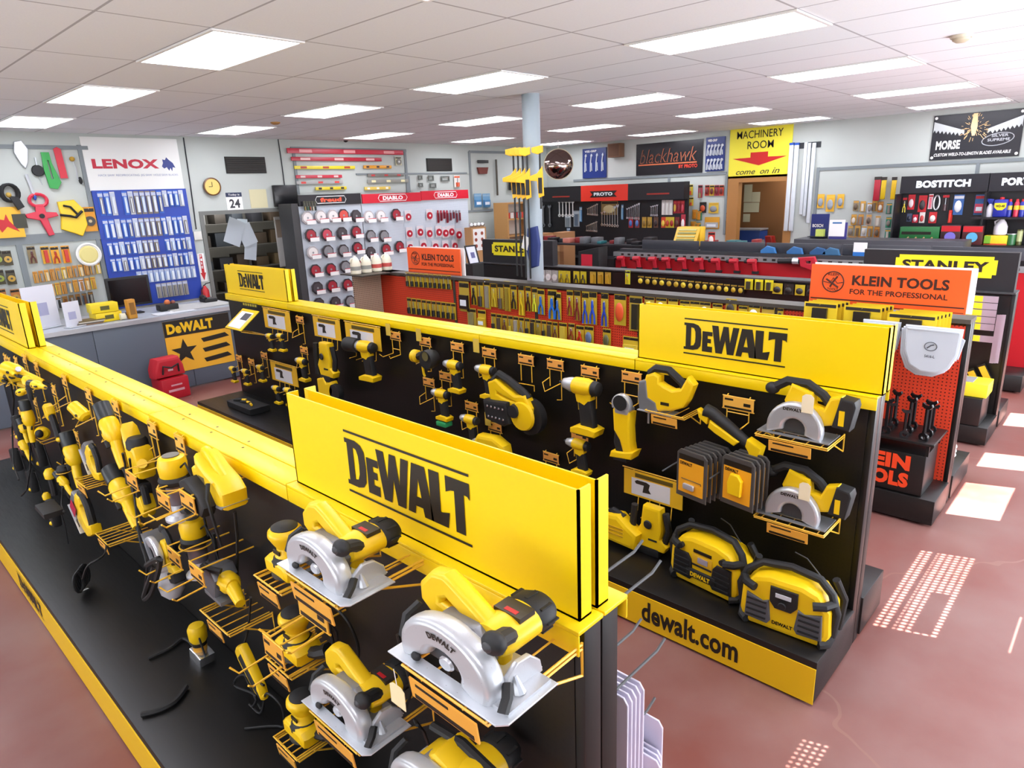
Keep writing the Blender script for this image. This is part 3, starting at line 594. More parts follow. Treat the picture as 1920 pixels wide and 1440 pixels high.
for i in range(8): pack(520+(1205+i*23)/4, 230+(705-(i % 3)*8)/4, 3.4, 24-(i % 3)*4, 'y', YU-.03, '#a82a3a' if i < 4 else '#8a8088', '#7c1a2a', 'bar', 'narrow blade sleeve, %s at the top right of the white rack' % nth(i, 8), 'narrow blade sleeves on the white rack', 'blade sleeve', 'blade_sleeve', head=None)
for i in range(5): pack(571+i*5, 386, 4, 18, 'y', YU-.08, '#4a4a3a', ['#9a8a4a', '#3d6b4a', '#a0522d', '#c9c2a8', '#22303a'][i], 'driver', 'narrow bit on a card, %s in the strip on the black header' % nth(i, 5), 'narrow bits on the black header', head=None)
# levels on the wall above
LV = [((547, 280, 762, 289), '#c43044', 'long red', 'highest of the wall panel', '#e8a0a0'), ((551, 295, 719, 302), '#b82438', 'red', 'second highest of the wall panel', '#e5b8b4'), ((554, 311, 667, 317), '#e3cf2e', 'yellow', 'left in the third row of the wall panel', '#b0392c'), ((682, 310, 734, 316), '#dd9a2c', 'short orange', 'right in the third row of the wall panel', '#4a3a3a'),
      ((690, 326, 757, 331), '#77736c', 'grey', 'right in the fourth row of the wall panel', '#c03a3a'), ((556, 328, 642, 334), '#c23344', 'red', 'left in the fourth row of the wall panel', '#d8c0bc'), ((557, 339, 644, 345), '#a8a4a2', 'red and grey', 'left in the fifth row of the wall panel', '#d8433a'),
      ((690, 336, 766, 343), '#8f8e86', 'silver', 'right in the fifth row of the wall panel', '#e9e0b0'), ((592, 350, 650, 356), '#d9c22a', 'short yellow', 'left in the lowest row of the wall panel', '#24242a'), ((684, 350, 732, 356), '#e0c055', 'pale yellow', 'right in the lowest row of the wall panel', '#f4efe0')]
for px, c, nm, wh, c2 in LV:
    cc, w_, h_, rz = fit('y', *px, Y1-.04); t = thing('spirit_level', '%s spirit level, %s' % (nm, wh), 'level', cc, group=None)
    part('body', MB(mat(c, .35)).box(-w_/2, w_/2, -.012, .012, -h_/2, h_/2), t, .003); 
    for k in (-.36, 0, .36): part('vial_window', MB(mat(c2, .4)).box((k-.05)*w_, (k+.05)*w_, -.014, -.0125, -h_*.3, h_*.3), t)
for i, (u, v, a, c) in enumerate(((788, 333, .05, .04), (808, 334, .07, .05), (835, 335, .11, .05), (789, 347, .05, .04), (812, 348, .08, .045))):
    b = MB(mat('#6d716c', .4, .4)).plate([[(-a, -c), (a, -c), (a, c), (-a, c)], [(-a+.02, -c+.018), (a-.02, -c+.018), (a-.02, c-.018), (-a+.02, c-.018)]], .02, .003)
    item('square_clamp', u, v, 'y', YI, b, 'grey frame clamp, %s under the right wall vent' % ['upper left', 'upper middle', 'large upper right', 'lower left', 'lower right'][i], 'clamp', 'grey frame clamps')
pack(857, 340, 12, 22, 'y', YI, '#e5ded6', '#c84a22', 'driver', 'white and orange carded item right of the grey frame clamps', None, head='#d8572a')
pack(747, 302, 12, 16, 'y', YI, '#cfc9a8', '#77736a', 'disc', 'round tape on a pale card at the top right of the level panel', None)
b = MB(mat('#2e3030')).box(-.16, .16, -.02, 0, -.03, .03); item('dark_bar', 905, 303, 'y', YI, b, 'dark horizontal rule on the wall panel beside the column', 'rule', bevel=.003)
b = MB(mat('#6e2f24', .6)).plate([(-.15, .06), (.15, .06), (.11, -.06), (-.11, -.06)], .05, .008); item('leather_pouch', 905, 320, 'y', YI, b, 'brown leather pouch on the wall panel beside the column', 'pouch')
b = MB(mat('#4a4438')).box(-.02, .02, -.02, 0, -.38, .38); item('vertical_rule', 931, 333, 'y', YI, b, 'tall dark vertical rule on the wall panel beside the column', 'rule')
b = MB(RUB).plate([(-.08, .1), (.08, .1), (.1, -.1), (-.1, -.1)], .08, .02); item('tool_bag', 962, 346, 'y', YI-.04, b, 'black tool bag hanging left of the column', 'bag')
for i in range(2): pack(896+i*16, 376, 15, 26, 'y', YI, '#6d9cc0', '#4f86b4', 'wide', 'pale blue carded package, %s of the pair below the brown pouch' % ('left', 'right')[i], 'pale blue packages', head='#8fb0c8')
# cardboard display and brochure stand before the back wall
t = thing('wooden_shelf_unit', 'light wooden shelf unit behind the steel column', 'shelf unit', at(965, 410, 'y', 10.3)); wd = mat('#b98a52', .6); h0 = t.location.z
for x in (-.42, .42): part('side_panel', MB(wd).box(x-.02, x+.02, -.2, .2, -h0, .35), t)
for z in (-.8, -.35, 0, .33): part('shelf', MB(wd).box(-.4, .4, -.2, .2, z-.015, z+.015), t)
part('back_board', MB(mat('#d9cfc6', .6)).box(-.4, .4, .18, .2, -h0, .35), t)
for i in range(6): single('small_box', MB(mat(['#c0392b', '#d9d4ce', '#b8342c', '#8f8f92', '#cf4a36', '#e0dcd4'][i], .5)).box(-.05, .05, -.06, .06, 0, .12), 'small red or white box, %s on the upper shelf of the wooden unit' % nth(i, 6), 'box', t.location+Vector((-.32+i*.12, -.06, .017)), 0, 'boxes on the wooden unit', .003)
t = thing('cardboard_display', 'tan cardboard display with round red pictures left of the wooden unit', 'display', at(892, 450, 'y', 9.9)); h0 = t.location.z
part('body', MB(mat('#b98d5d', .7)).box(-.2, .2, -.1, .1, -h0, .25), t); b = MB(WHT).box(-.16, .16, -.104, -.1, -.2, .22); part('front_sheet', b, t); b = MB(mat('#9b4a35'))
for i in range(6): b.lathe([(.035, -.108), (.035, -.103)], 14, (-.09+.17*(i % 2), 0, .13-.12*(i//2)), 'y')
part('printed_picture', b, t); b = MB(CHR)
for i in range(4): b.ball((-.15+i*.1, -.05, .29), .05)
part('dispenser_top', b, t)
t = thing('brochure_stand', 'black slanted brochure stand with a white leaflet beside the orange header', 'brochure stand', at(885, 478, 'y', 7.0)); zb = t.location.z; 
part('back', MB(RUB).box(-.09, .12, .0, .02, -.14, .14), t, rot=(-.3, 0, 0)); part('leaflet', MB(mat('#cfd2e4', .4)).box(-.1, .06, -.03, -.02, -.12, .11), t, rot=(-.3, 0, 0)); part('printed_picture', MB(mat('#5a5a8a')).box(-.05, .02, -.034, -.03, -.05, .03), t, rot=(-.3, 0, 0)); part('foot', MB(RUB).box(-.1, .12, -.1, .12, -zb, -.12), t)
# jugs on the far end of the orange gondola
part('end_shelf', MB(RAIL).tr(tuple(-Vector(g3.location))).box(4.95, 5.6, 7.25, 7.75, 1.385, 1.40), g3)
def jug(p, lab, band):
    t = thing('jug', lab, 'jug', p, 0, 'white plastic jugs')
    pr = [(.06, 0), (.068, .01), (.068, .13), (.055, .17), (.03, .21), (.02, .215)]; part('bottle', MB(mat('#e7e0cb', .35)).lathe(pr, 16), t); part('handle', MB(mat('#e7e0cb', .35)).tube([(-.055, 0, .14), (-.075, 0, .17), (-.055, 0, .2), (-.02, 0, .2)], .011), t)
    part('cap', MB(WHT).lathe([(.02, .213), (.02, .235)], 12), t); part('label_band', MB(mat(band)).lathe([(.0685, .05), (.0685, .1)], 16), t)
for i, (u, v) in enumerate(((697, 512), (719, 513), (740, 511), (758, 510))):
    p = at(u, v, 'z', 1.40); jug(Vector((5.03+i*.165, 7.5, 1.402)), 'white plastic jug, %s on the far end shelf of the orange gondola' % nth(i, 4), '#9a9a92' if i < 2 else '#c8504a')
# ---------------------------------------------------------------- store room behind the doorway
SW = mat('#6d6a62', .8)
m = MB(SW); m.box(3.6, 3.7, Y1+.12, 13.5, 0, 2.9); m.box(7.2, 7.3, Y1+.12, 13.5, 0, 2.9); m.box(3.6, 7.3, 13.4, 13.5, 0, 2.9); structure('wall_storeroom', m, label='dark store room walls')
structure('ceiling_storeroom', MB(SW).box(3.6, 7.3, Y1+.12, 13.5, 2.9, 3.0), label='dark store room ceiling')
fr = MB(mat('#70726e', .5)); fr.box(DW[0]-.06, DW[0], Y1-.02, Y1+.12, 0, DW[2]+.06); fr.box(DW[1], DW[1]+.06, Y1-.02, Y1+.12, 0, DW[2]+.06); fr.box(DW[0], DW[1], Y1-.02, Y1+.12, DW[2], DW[2]+.06); structure('door_1', fr, label='grey frame of the store room doorway')
t = thing('store_shelving', 'dark metal shelving inside the store room doorway', 'shelving', (5.4, 12.3, 0))
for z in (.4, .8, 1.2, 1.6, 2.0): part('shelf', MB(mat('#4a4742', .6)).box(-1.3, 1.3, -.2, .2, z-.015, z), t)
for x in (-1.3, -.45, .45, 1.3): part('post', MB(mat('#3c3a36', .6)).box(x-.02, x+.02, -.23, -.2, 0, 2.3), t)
cs = ['#3e3832', '#6b5a40', '#2b2b30', '#8c8c88', '#50402e', '#33383e', '#a8a49a', '#473a2e']
for r, z in enumerate((.8, 1.2, 1.6, 2.0)):
    for i in range(7):
        w_ = .1+.02*((i*3+r) % 3); single('stock_box', MB(mat(cs[(i*5+r*3) % 8], .6)).box(-w_, w_, -.15, .15, 0, .16+.04*((i+r) % 3)), 'stock box, %s on the %s shelf in the store room' % (nth(i, 7), ['lowest', 'second', 'third', 'top'][r]), 'box', (5.4-1.1+i*.37+(.05 if i in (2, 3) else 0), 12.28+.06, z+.002), 0, 'stock boxes in the store room', .004)
for i, (u, v, a, b_) in enumerate(((440, 435, .3, .42), (463, 440, .25, -.3), (470, 470, .22, .2), (455, 425, .18, .1))):
    single('hanging_paper', MB(mat('#bcc4cc', .6)).box(-a*.5, a*.5, 0, .003, -a*.7, a*.7), 'white paper hanging in the store room doorway, %s' % ['upper left', 'upper right', 'lowest', 'highest'][i], 'paper', at(u, v, 'y', 11.15+.04*i), .3*b_, 'papers in the store room doorway', ry=b_)
t = thing('long_calendar', 'long paper calendar hanging at the right of the store room doorway', 'calendar', at(530, 445, 'y', 11.1)); part('sheet', MB(mat('#b9b7b4', .6)).box(-.12, .12, 0, .004, -.5, .35), t); part('picture', MB(mat('#8a7a6a')).box(-.1, .1, -.003, 0, 0, .3), t)
# ---------------------------------------------------------------- counter and what is on it
CY = 9.05; CX1 = 4.2; CZ = 1.0
t = thing('sales_counter', 'long grey sales counter with a metal edged pale top', 'counter', (1, CY+.5, 0)); cg = mat('#5b6470', .5)
for k, (a, b_) in enumerate(((-2.5, -.4), (-.4, 1.2), (1.2, 2.32), (2.32, 3.4), (3.4, CX1-.05))): part('front_panel', MB(cg).tr((-1, -CY-.5, 0)).box(a+.003, b_-.003, CY+.02, CY+.05, .02, CZ-.05), t, .002)
part('side_panel', MB(cg).tr((-1, -CY-.5, 0)).box(CX1-.08, CX1-.05, CY+.05, CY+1.0, .02, CZ-.05), t)
part('worktop', MB(mat('#a9aeb6', .3)).tr((-1, -CY-.5, 0)).box(-2.5, CX1, CY, CY+1.05, CZ-.05, CZ-.004), t, .004); part('metal_edge', MB(SIL).tr((-1, -CY-.5, 0)).box(-2.5, CX1+.004, CY-.006, CY-.001, CZ-.052, CZ), t)
def dwb(t, w, h):
    p_ = t.children[0]
    part('black_strip', MB(INK).box(-w/2, w/2, -.004, -.0005, h*.2, h/2), t); b = MB(YELD)
    g = logo_geo(); b.flat(text_geo('DeWALT', .06), -w*.46, h*.25, w*.7, h*.2); part('lettering', b, t, loc=(0, -.006, 0))
    b = MB(INK); sp = []
    for k in range(10): a = PI/2+k*PI/5; r = (.17 if k % 2 == 0 else .07); sp.append((-.25*w+r*math.cos(a), -.12*h+r*math.sin(a)))
    b.plate(sp, .002, .0005); part('star', b, t, loc=(0, -.004, 0)); b = MB(INK)
    for k in range(3): b.plate([(.02*w, (.08-.2*k)*h), (.4*w, (.12-.2*k)*h), (.46*w, (.04-.2*k)*h), (.2*w, (.01-.2*k)*h), (.05*w, (-.0-.2*k)*h)], .002, .0005)
    part('tool_silhouette', b, t, loc=(0, -.004, 0))
cc, w_, h_, rz = fit('y', 313, 598, 440, 688, CY-.004)
panelobj('counter_banner', (313, 594, 438, 690), 'y', CY+.012, .006, mat('#eeb22a', .5), 'yellow and black banner with star and tool pictures on the counter front', 'banner', extra=dwb)
def onc(name, u, v, mb, label, cat, bevel=0, group=None, rz=0, y=None):
    p = at(u, v, 'z', CZ); p.y = min(max(p.y, CY+.08), CY+.95)
    return single(name, mb, label, cat, p, rz, group, bevel)
t = thing('computer_monitor', 'black flat computer monitor seen from the front on the counter', 'monitor', (2.99, CY+.62, CZ), .0); part('screen', MB(RUB).box(-.26, .26, 0, .04, .1, .48), t, .008); part('display_glass', MB(mat('#0c0c10', .15)).box(-.23, .23, -.002, .0, .13, .45), t); part('stand', MB(RUB).box(-.04, .04, .01, .05, 0, .12), t, .004); part('foot', MB(RUB).box(-.12, .12, -.06, .1, 0, .015), t, .004)
for k in range(2):
    t = thing('yellow_parts_box', 'open yellow parts box, %s of the stack on the counter' % ('lower', 'upper')[k], 'box', (2.58-.02*k, CY+.32, CZ+.115*k), .1-.12*k, 'yellow boxes on the counter'); part('box', MB(mat('#f0d31c', .4)).box(-.15, .15, -.1, .1, 0, .11), t, .004); part('window', MB(mat('#5f5a2a', .4)).box(-.05, .05, -.102, -.1, .03, .08), t)
t = thing('orange_card_reader', 'upright orange holder on the counter before the monitor', 'holder', (2.84, CY+.2, CZ), .1); part('body', MB(mat('#c58a2c', .5)).box(-.05, .05, -.04, .04, 0, .24), t, .008); part('inset', MB(mat('#8a5f24')).box(-.03, .03, -.042, -.04, .05, .2), t)
for i, (x, y, a, h_) in enumerate(((1.95, .42, .19, .5), (2.2, .2, .1, .3))):
    t = thing('leaflet_stand', ['tall clear stand holding a white poster on the counter', 'short white leaflet holder on the counter beside the poster stand'][i], 'leaflet stand', (x, CY+y, CZ), .35); part('sheet', MB(mat('#dcdde6', .3)).box(-a, a, 0, .008, .01, h_), t, .001); part('foot', MB(mat('#c8ccd2', .3)).box(-a, a, -.06, .06, 0, .01), t); part('printed_picture', MB(mat('#a9aac8')).box(-a*.5, a*.4, -.002, 0, h_*.3, h_*.6), t)
for i in range(4):
    onc('magazine', 0, 0, MB(mat(['#8a6a4a', '#5a5650', '#c8c0b0', '#6a5a3a'][i], .4)).box(-.14, .14, -.1, .1, 0, .012), 'glossy catalogue on the counter behind the yellow boxes, %s of the pile' % ['lowest', 'second', 'third', 'topmost'][i], 'catalogue', group='catalogues on the counter').location = (2.36+.01*i, CY+.28, CZ+.013*i)
t = thing('tape_roll', 'pale roll of tape on the counter beside the yellow boxes', 'tape', (2.73, CY+.2, CZ+.04)); part('roll', MB(mat('#e6e0c4')).lathe([(.04, -.03), (.04, .03)], 16, ax='x'), t)
t = thing('small_printer', 'small dark device with an orange light on the counter right of the monitor', 'desk device', (3.38, CY+.5, CZ)); part('body', MB(RUB).box(-.12, .12, -.08, .08, 0, .08), t, .01); part('orange_knob', MB(mat('#c06a3a')).ball((.0, -.02, .1), .04), t); part('knob', MB(mat('#8a4a3a')).ball((.08, 0, .09), .03), t)
b = MB(mat('#d7d9de', .5)).box(-.25, .25, -.12, .12, 0, .004); onc('white_paper', 0, 0, b, 'white papers lying on the counter before the dark device', 'paper').location = (3.35, CY+.2, CZ)
b = MB(mat('#b9b8b4', .5)).box(-.4, .4, -.3, .3, 0, .006); onc('counter_mat', 0, 0, b, 'large pale counter mat at the right end of the counter', 'mat').location = (3.75, CY+.5, CZ)
t = thing('black_telephone', 'black telephone at the right end of the counter', 'telephone', (4.02, CY+.7, CZ+.006)); part('base', MB(RUB).box(-.09, .09, -.1, .1, 0, .05), t, .01); part('handset', MB(RUB).tube([(-.07, -.09, .06), (-.07, -.05, .085), (-.07, .05, .085), (-.07, .09, .06)], .02), t)
# red bag on red case, on the floor before the counter
p = at(328, 742, 'z', 0); p.y = CY-.22; p.x = 3.0
t = thing('red_tool_case', 'red box standing on the floor before the counter', 'box', p, .1); part('box', MB(mat('#b81c2c', .4)).box(-.17, .17, -.14, .14, 0, .27), t, .012); b = MB(mat('#d8a0a8', .4)).box(-.1, .1, -.142, -.1405, .1, .13); b.box(-.06, .08, -.142, -.1405, .17, .19); part('printed_label', b, t)
t = thing('red_tool_bag', 'soft red tool bag with black handles on top of the red box', 'bag', p+Vector((-.02, 0, .32)), .1); t.scale = (.78, .9, .85); part('body', MB(mat('#c01f2e', .6)).plate([(-.2, 0), (.2, 0), (.19, .1), (.15, .2), (-.15, .2), (-.2, .08)], .24, .04), t); b = MB(RUB).tube([(-.13, -.125, .02), (-.12, -.15, .14), (0, -.16, .1), (.12, -.15, .14), (.13, -.125, .02)], .014); part('handle', b, t); part('zip_flap', MB(RUB).box(-.15, .15, -.1, .1, .2, .212), t, .004); part('badge', MB(mat('#e3c0c4')).box(-.04, .04, -.126, -.122, .05, .08), t)
# ---------------------------------------------------------------- right wall: signs, boards and the machinery room
XR = X1-.02
def textpart(t, s, x, z, w, h, y, m, bold=.02, name='lettering', shear=0):
    b = MB(m); b.flat(text_geo(s, bold, shear), 0, 0, w, h); part(name, b, t, loc=(x, y, z))
def mach(t, w, h):
    textpart(t, 'MACHINERY', -w*.38, h*.28, w*.74, h*.15, -.004, INK, .004); textpart(t, 'ROOM', -w*.2, h*.07, w*.42, h*.15, -.004, INK, .004)
    b = MB(mat('#c8201e', .5)); b.flat(curve_geo([[(.34, 1), (.66, 1), (.66, .62), (1, .6), (.5, 0), (0, .6), (.34, .62)]]), -w*.44, -h*.26, w*.88, h*.26); part('arrow', b, t, loc=(0, -.004, 0))
    [textpart(t, q, x_*w, -h*.43, w_*w, h*h_, -.004, mat('#2a3020'), .004, 'lettering', .35) for q, x_, w_, h_ in (('come', -.37, .32, .075), ('on', .03, .14, .075), ('in', .22, .12, .11))]
panelobj('machinery_sign', (1366, 237, 1482, 333), 'x', X1-.03, .02, mat('#efe23c', .6), 'large yellow sign with a red arrow above the machinery room doorway', 'sign', extra=mach)
WOOD = mat('#a8753f', .5)
m = MB(WOOD); x_ = X1-.03
m.box(x_, X1+.13, MD[1]-.001, MD[1]+.22, 0, MD[2]+.12); m.box(x_, X1+.13, MD[0]-.14, MD[0]+.001, 0, MD[2]+.12); m.box(x_, X1+.13, MD[0], MD[1], MD[2], MD[2]+.12)
structure('door_2', m, label='brown wooden frame of the machinery room doorway')
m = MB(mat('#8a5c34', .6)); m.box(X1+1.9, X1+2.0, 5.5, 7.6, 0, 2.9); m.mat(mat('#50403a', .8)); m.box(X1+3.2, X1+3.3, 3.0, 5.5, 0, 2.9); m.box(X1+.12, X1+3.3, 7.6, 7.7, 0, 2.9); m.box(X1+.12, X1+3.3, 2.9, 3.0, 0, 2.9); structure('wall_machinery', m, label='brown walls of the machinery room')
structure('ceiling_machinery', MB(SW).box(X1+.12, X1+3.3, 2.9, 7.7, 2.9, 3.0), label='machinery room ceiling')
for i, px in enumerate(((1395, 346, 1410, 379), (1410, 360, 1425, 379), (1394, 380, 1423, 398), (1393, 401, 1406, 416))):
    panelobj('pinned_sheet', px, 'x', X1+1.89, .004, mat('#cfc8a8', .6), 'pale pinned sheet inside the machinery room, %s' % ['upper left', 'upper right', 'wide middle one', 'lowest'][i], 'sheet', group='pinned sheets in the machinery room')
b = MB(BLU).box(-.3, .3, -.2, .2, 0, .3); b.mat(SIL).box(-.3, .3, -.21, .21, .3, .32); p = at(1412, 432, 'x', X1+1.3)
t = thing('blue_cabinet', 'blue metal cabinet inside the machinery room', 'cabinet', (p.x+.2, p.y+.25, 0), RX); part('body', MB(mat('#24448a', .4)).box(-.4, .4, -.2, .2, 0, p.z), t, .005); part('top', MB(SIL).box(-.41, .41, -.21, .21, p.z, p.z+.03), t)
p = at(1448, 420, 'x', X1+1.2)
t = thing('red_machine', 'red and white machine tilted inside the machinery room', 'machine', (p.x, p.y, 0), RX); part('body', MB(mat('#b02a22', .4)).plate([(-.12, 0), (.16, 0), (.2, .6), (.02, 1.25), (-.08, 1.25), (.0, .6)], .2, .02), t); part('panel', MB(mat('#c9c4bc', .4)).box(-.02, .14, -.13, -.11, .85, 1.2), t, rot=(0, -.2, 0)); part('base', MB(DGRY).box(-.12, .3, -.15, .15, 0, .7), t, .02)
l = bpy.data.lights.new('machinery_lamp', 'AREA'); l.size = .8; l.energy = 25; o = bpy.data.objects.new('machinery_lamp', l); COL.objects.link(o); o.location = (X1+1.4, 5.4, 2.85)
l = bpy.data.lights.new('storeroom_lamp', 'AREA'); l.size = .8; l.energy = 45; o = bpy.data.objects.new('storeroom_lamp', l); COL.objects.link(o); o.location = (5.4, 11.7, 2.85)
# mirror
p = at(1047, 308, 'y', 9.3); t = thing('convex_mirror', 'round convex mirror hanging from the ceiling in the far corner', 'mirror', p, -.75)
part('mirror_face', MB(mat('#9c8a84', .08, 1)).lathe([(.30, -.02), (.27, -.05), (.2, -.085), (.1, -.11), (.01, -.118)], 32, ax='y'), t); part('rim', MB(mat('#d9d0b4', .4)).tube([(.3*math.cos(a*PI/16), -.015, .3*math.sin(a*PI/16)) for a in range(32)], .014, 6, True), t); part('back', MB(mat('#5a5450')).lathe([(.3, -.019), (.2, .04), (.05, .05)], 24, ax='y'), t); part('hanging_rod', MB(WHT).tube([(0, 0, .28), (0, 0, ZC-p.z-.002)], .01), t)
def tools_on(t, w, h, n=4, rows=1, c='#c6ccd6'):
    for r in range(rows):
        for k in range(n):
            x = -w*.36+w*.72*k/(n-1); z = h*(.02 if rows == 1 else .12-.42*r); a = h*(.3 if rows == 1 else .16)
            b = MB(mat(c, .3, .4)); b.tube([(x-.02, 0, z-a), (x-.015, 0, z), (x+.015, 0, z+a)], .014); b.tube([(x+.02, 0, z-a*.9), (x+.01, 0, z)], .012); b.ball((x+.01, 0, z+a*.8), (.03, .012, .03)); part('printed_tool', b, t, loc=(0, -.012, 0))
    textpart(t, 'VISE-GRIP', -w*.4, h*.37, w*.5, h*.07, -.004, WHT)
panelobj('blue_tool_board', (1092, 278, 1136, 334), 'x', X1-.04, .03, mat('#1a2f74', .35), 'blue board of locking pliers left of the brown speaker box', 'tool board', extra=lambda t, w, h: tools_on(t, w, h, 4))
panelobj('blue_tool_board', (1323, 257, 1358, 321), 'x', X1-.04, .03, mat('#1a2f74', .35), 'blue board of locking pliers left of the yellow machinery sign', 'tool board', extra=lambda t, w, h: tools_on(t, w, h, 5, 2))
panelobj('wall_speaker', (1139, 269, 1162, 295), 'x', X1-.2, .18, mat('#6b4a33', .6), 'brown square speaker box high on the right wall', 'speaker', .008, extra=lambda t, w, h: part('grille', MB(mat('#5a3d2a', .8)).box(-w*.42, w*.42, -.006, -.001, -h*.42, h*.42), t))
def bh(t, w, h):
    textpart(t, 'blackhawk', -w*.44, -h*.12, w*.86, h*.42, -.004, mat('#c8663a', .5), .0, shear=.3); textpart(t, 'blackhawk', -w*.435, -h*.105, w*.86, h*.40, -.006, mat('#1a1416', .5), -.012, 'inner_lettering', .3)
    part('underline', MB(mat('#c8663a', .5)).box(-w*.46, w*.42, -.004, -.001, -h*.19, -h*.15), t); textpart(t, 'BY PROTO', w*.16, -h*.33, w*.27, h*.11, -.004, mat('#e03a20', .5), .03)
panelobj('wall_banner', (1191, 266, 1315, 327), 'x', X1-.02, .01, mat('#15131a', .25), 'black glossy wall banner with red outlined script lettering', 'banner', extra=bh)
def morse(t, w, h):
    for s in (-1, 1):
        b = MB(mat('#bfc3c4', .35, .4)); pts = [(s*w*.5, h*.36), (s*w*.13, h*.13), (s*w*.13, h*.03)]
        for k in range(8): pts += [(s*w*(.16+.045*k), h*(.08+.015*k)), (s*w*(.185+.045*k), h*(.02+.015*k))]
        pts.append((s*w*.5, h*.12)); b.plate([(max(-w*.49, min(w*.49, x)), z) for x, z in pts], .003, .0005); part('printed_blade', b, t, loc=(0, -.004, 0))
    b = MB(mat('#ffd9a0', .5)); rr = random.Random(3)
    b.plate([(-.03*w, h*.48), (.015*w, h*.48), (.03*w, h*.2), (.012*w, 0), (-.02*w, 0), (-.045*w, h*.2)], .003, .0005)
    for k in range(70):
        a = rr.uniform(0, 2*PI); r = rr.uniform(.08, .34)*h; q = rr.uniform(.55, .9); zz = .18*h; b.tube([(q*r*math.cos(a), 0, min(.46*h, zz+q*r*math.sin(a))), (r*math.cos(a), 0, min(.48*h, zz+r*math.sin(a)))], .0035, 4)
    part('printed_sparks', b, t, loc=(-.02*w, -.007, 0))
    textpart(t, 'MORSE', -w*.44, -h*.27, w*.28, h*.2, -.004, WHT, .04); textpart(t, 'CUSTOM WELD-TO-LENGTH BLADES AVAILABLE', -w*.45, -h*.42, w*.86, h*.07, -.004, WHT, .02, shear=.2)
    textpart(t, 'SILVER', w*.18, -h*.06, w*.18, h*.06, -.004, mat('#b9bcc2')); textpart(t, 'SUPREME', w*.14, -h*.15, w*.24, h*.06, -.004, mat('#b9bcc2'))
    b = MB(mat('#b9bcc2')); b.tube([(w*.25+w*.17*math.cos(a*PI/12), 0, -h*.11+h*.13*math.sin(a*PI/12)+w*.02*math.cos(a*PI/12)) for a in range(24)], .006, 4, True); part('oval_outline', b, t, loc=(0, -.003, 0))
    b = MB(WHT)
    for x in (-.47, .47):
        for z in (-.44, .44): part('grommet', MB(WHT).lathe([(.022, -.01), (.018, -.004)], 10, (x*w, 0, z*h), 'y'), t)
    pass
panelobj('wall_banner', (1745, 211, 1913, 297), 'x', X1-.02, .01, mat('#1a1a22', .3), 'dark banner with two saw blades and bright sparks at the top right', 'banner', extra=morse)
# white straight edges
for i, (u, v0, v1, w_) in enumerate(((1485, 271, 433, .075), (1494, 271, 433, .075), (1511, 267, 402, .055), (1517, 268, 405, .05), (1525, 268, 418, .06))):
    a = at(u, v0, 'x', XR-.02); c = at(u, v1, 'x', XR-.02)
    t = thing('straight_edge', 'long white metal straight edge, %s beside the machinery room doorway' % nth(i, 5), 'straight edge', (a.x, a.y-i*.005, (a.z+c.z)/2), RX, 'white straight edges on the wall'); h_ = (a.z-c.z)/2
    part('rail', MB(mat('#d3d9df', .35)).box(-w_/2, w_/2, -.02, .02, -h_, h_), t, .004)
    if i < 2: part('blue_cap', MB(BLU).box(-w_/2-.002, w_/2+.002, -.022, .022, h_-.01, h_+.03), t)
single('mounting_strip', MB(mat('#22262c')).box(-.32, .32, -.004, .004, -.05, .05), 'dark strip holding the tops of the white straight edges', 'strip', at(1505, 273, 'x', X1-.006)+Vector((0, 0, 0)), RX)
# goods on the wall between the sign and the big display
PR = 'packages on the right wall'
for i, (u, v, w_, h_) in enumerate(((1539, 377, 14, 26), (1557, 381, 17, 32), (1576, 377, 14, 26))): pack(u, v, w_, h_, 'x', XR, '#eab43a', '#9aa2ac', 'blob', 'yellow carded sander accessory, %s of the three high on the right wall' % nth(i, 3), PR, head='#f0c040')
for i, (u, v, w_, h_, c, nm) in enumerate(((1645, 354, 12, 45, '#b8283a', 'red'), (1657, 353, 9, 42, '#e8c21c', 'yellow'), (1676, 353, 9, 42, '#edc01c', 'yellow'))):
    cc, a, h2, rz = fit('x', u-w_/2, v-h_/2, u+w_/2, v+h_/2, XR-.03); t = thing('tube_pack', '%s tall narrow tube pack, %s of three beside the black display' % (nm, nth(i, 3)), 'tube pack', cc, rz, 'tall tube packs'); part('tube', MB(mat(c, .35)).box(-a/2, a/2, -.03, .0, -h2/2, h2/2), t, .012); part('cap', MB(mat('#3a3430')).box(-a/2-.002, a/2+.002, -.032, .002, h2/2-.05, h2/2), t)
SM = [[(1605, 386), (1618, 387), (1631, 389), (1640, 386), (1651, 388), (1667, 391)], [(1601, 412), (1614, 412), (1629, 412), (1646, 414), (1666, 417)], [(1595, 433), (1608, 433), (1620, 433), (1631, 434), (1644, 435), (1664, 440)]]
cl = ['#9d8a68', '#c9a050', '#cfd6dc', '#c79230', '#b8722a', '#2f8a74', '#c0923c', '#b87a3c', '#c9a48a', '#c2b6aa', '#2b8a6a', '#d28a2c']
for r, row in enumerate(SM):
    for i, (u, v) in enumerate(row): pack(u, v, 11, 20, 'x', XR, cl[(i+r*6) % 12], ['#6b5a4a', '#d8cfc2', '#8a8078'][(i+r) % 3], 'bar' if i % 2 else 'blob', 'small carded part, %s in the %s row on the right wall' % (nth(i, len(row)), ['upper', 'middle', 'lower'][r]), PR, head='#d8a24a')
for i, u in enumerate((1598, 1616)): pack(u, 448, 16, 9, 'x', XR, '#d8912c', '#c07a20', 'wide', 'wide orange box top, %s one under the small carded parts' % ('left', 'right')[i], PR, head=None)
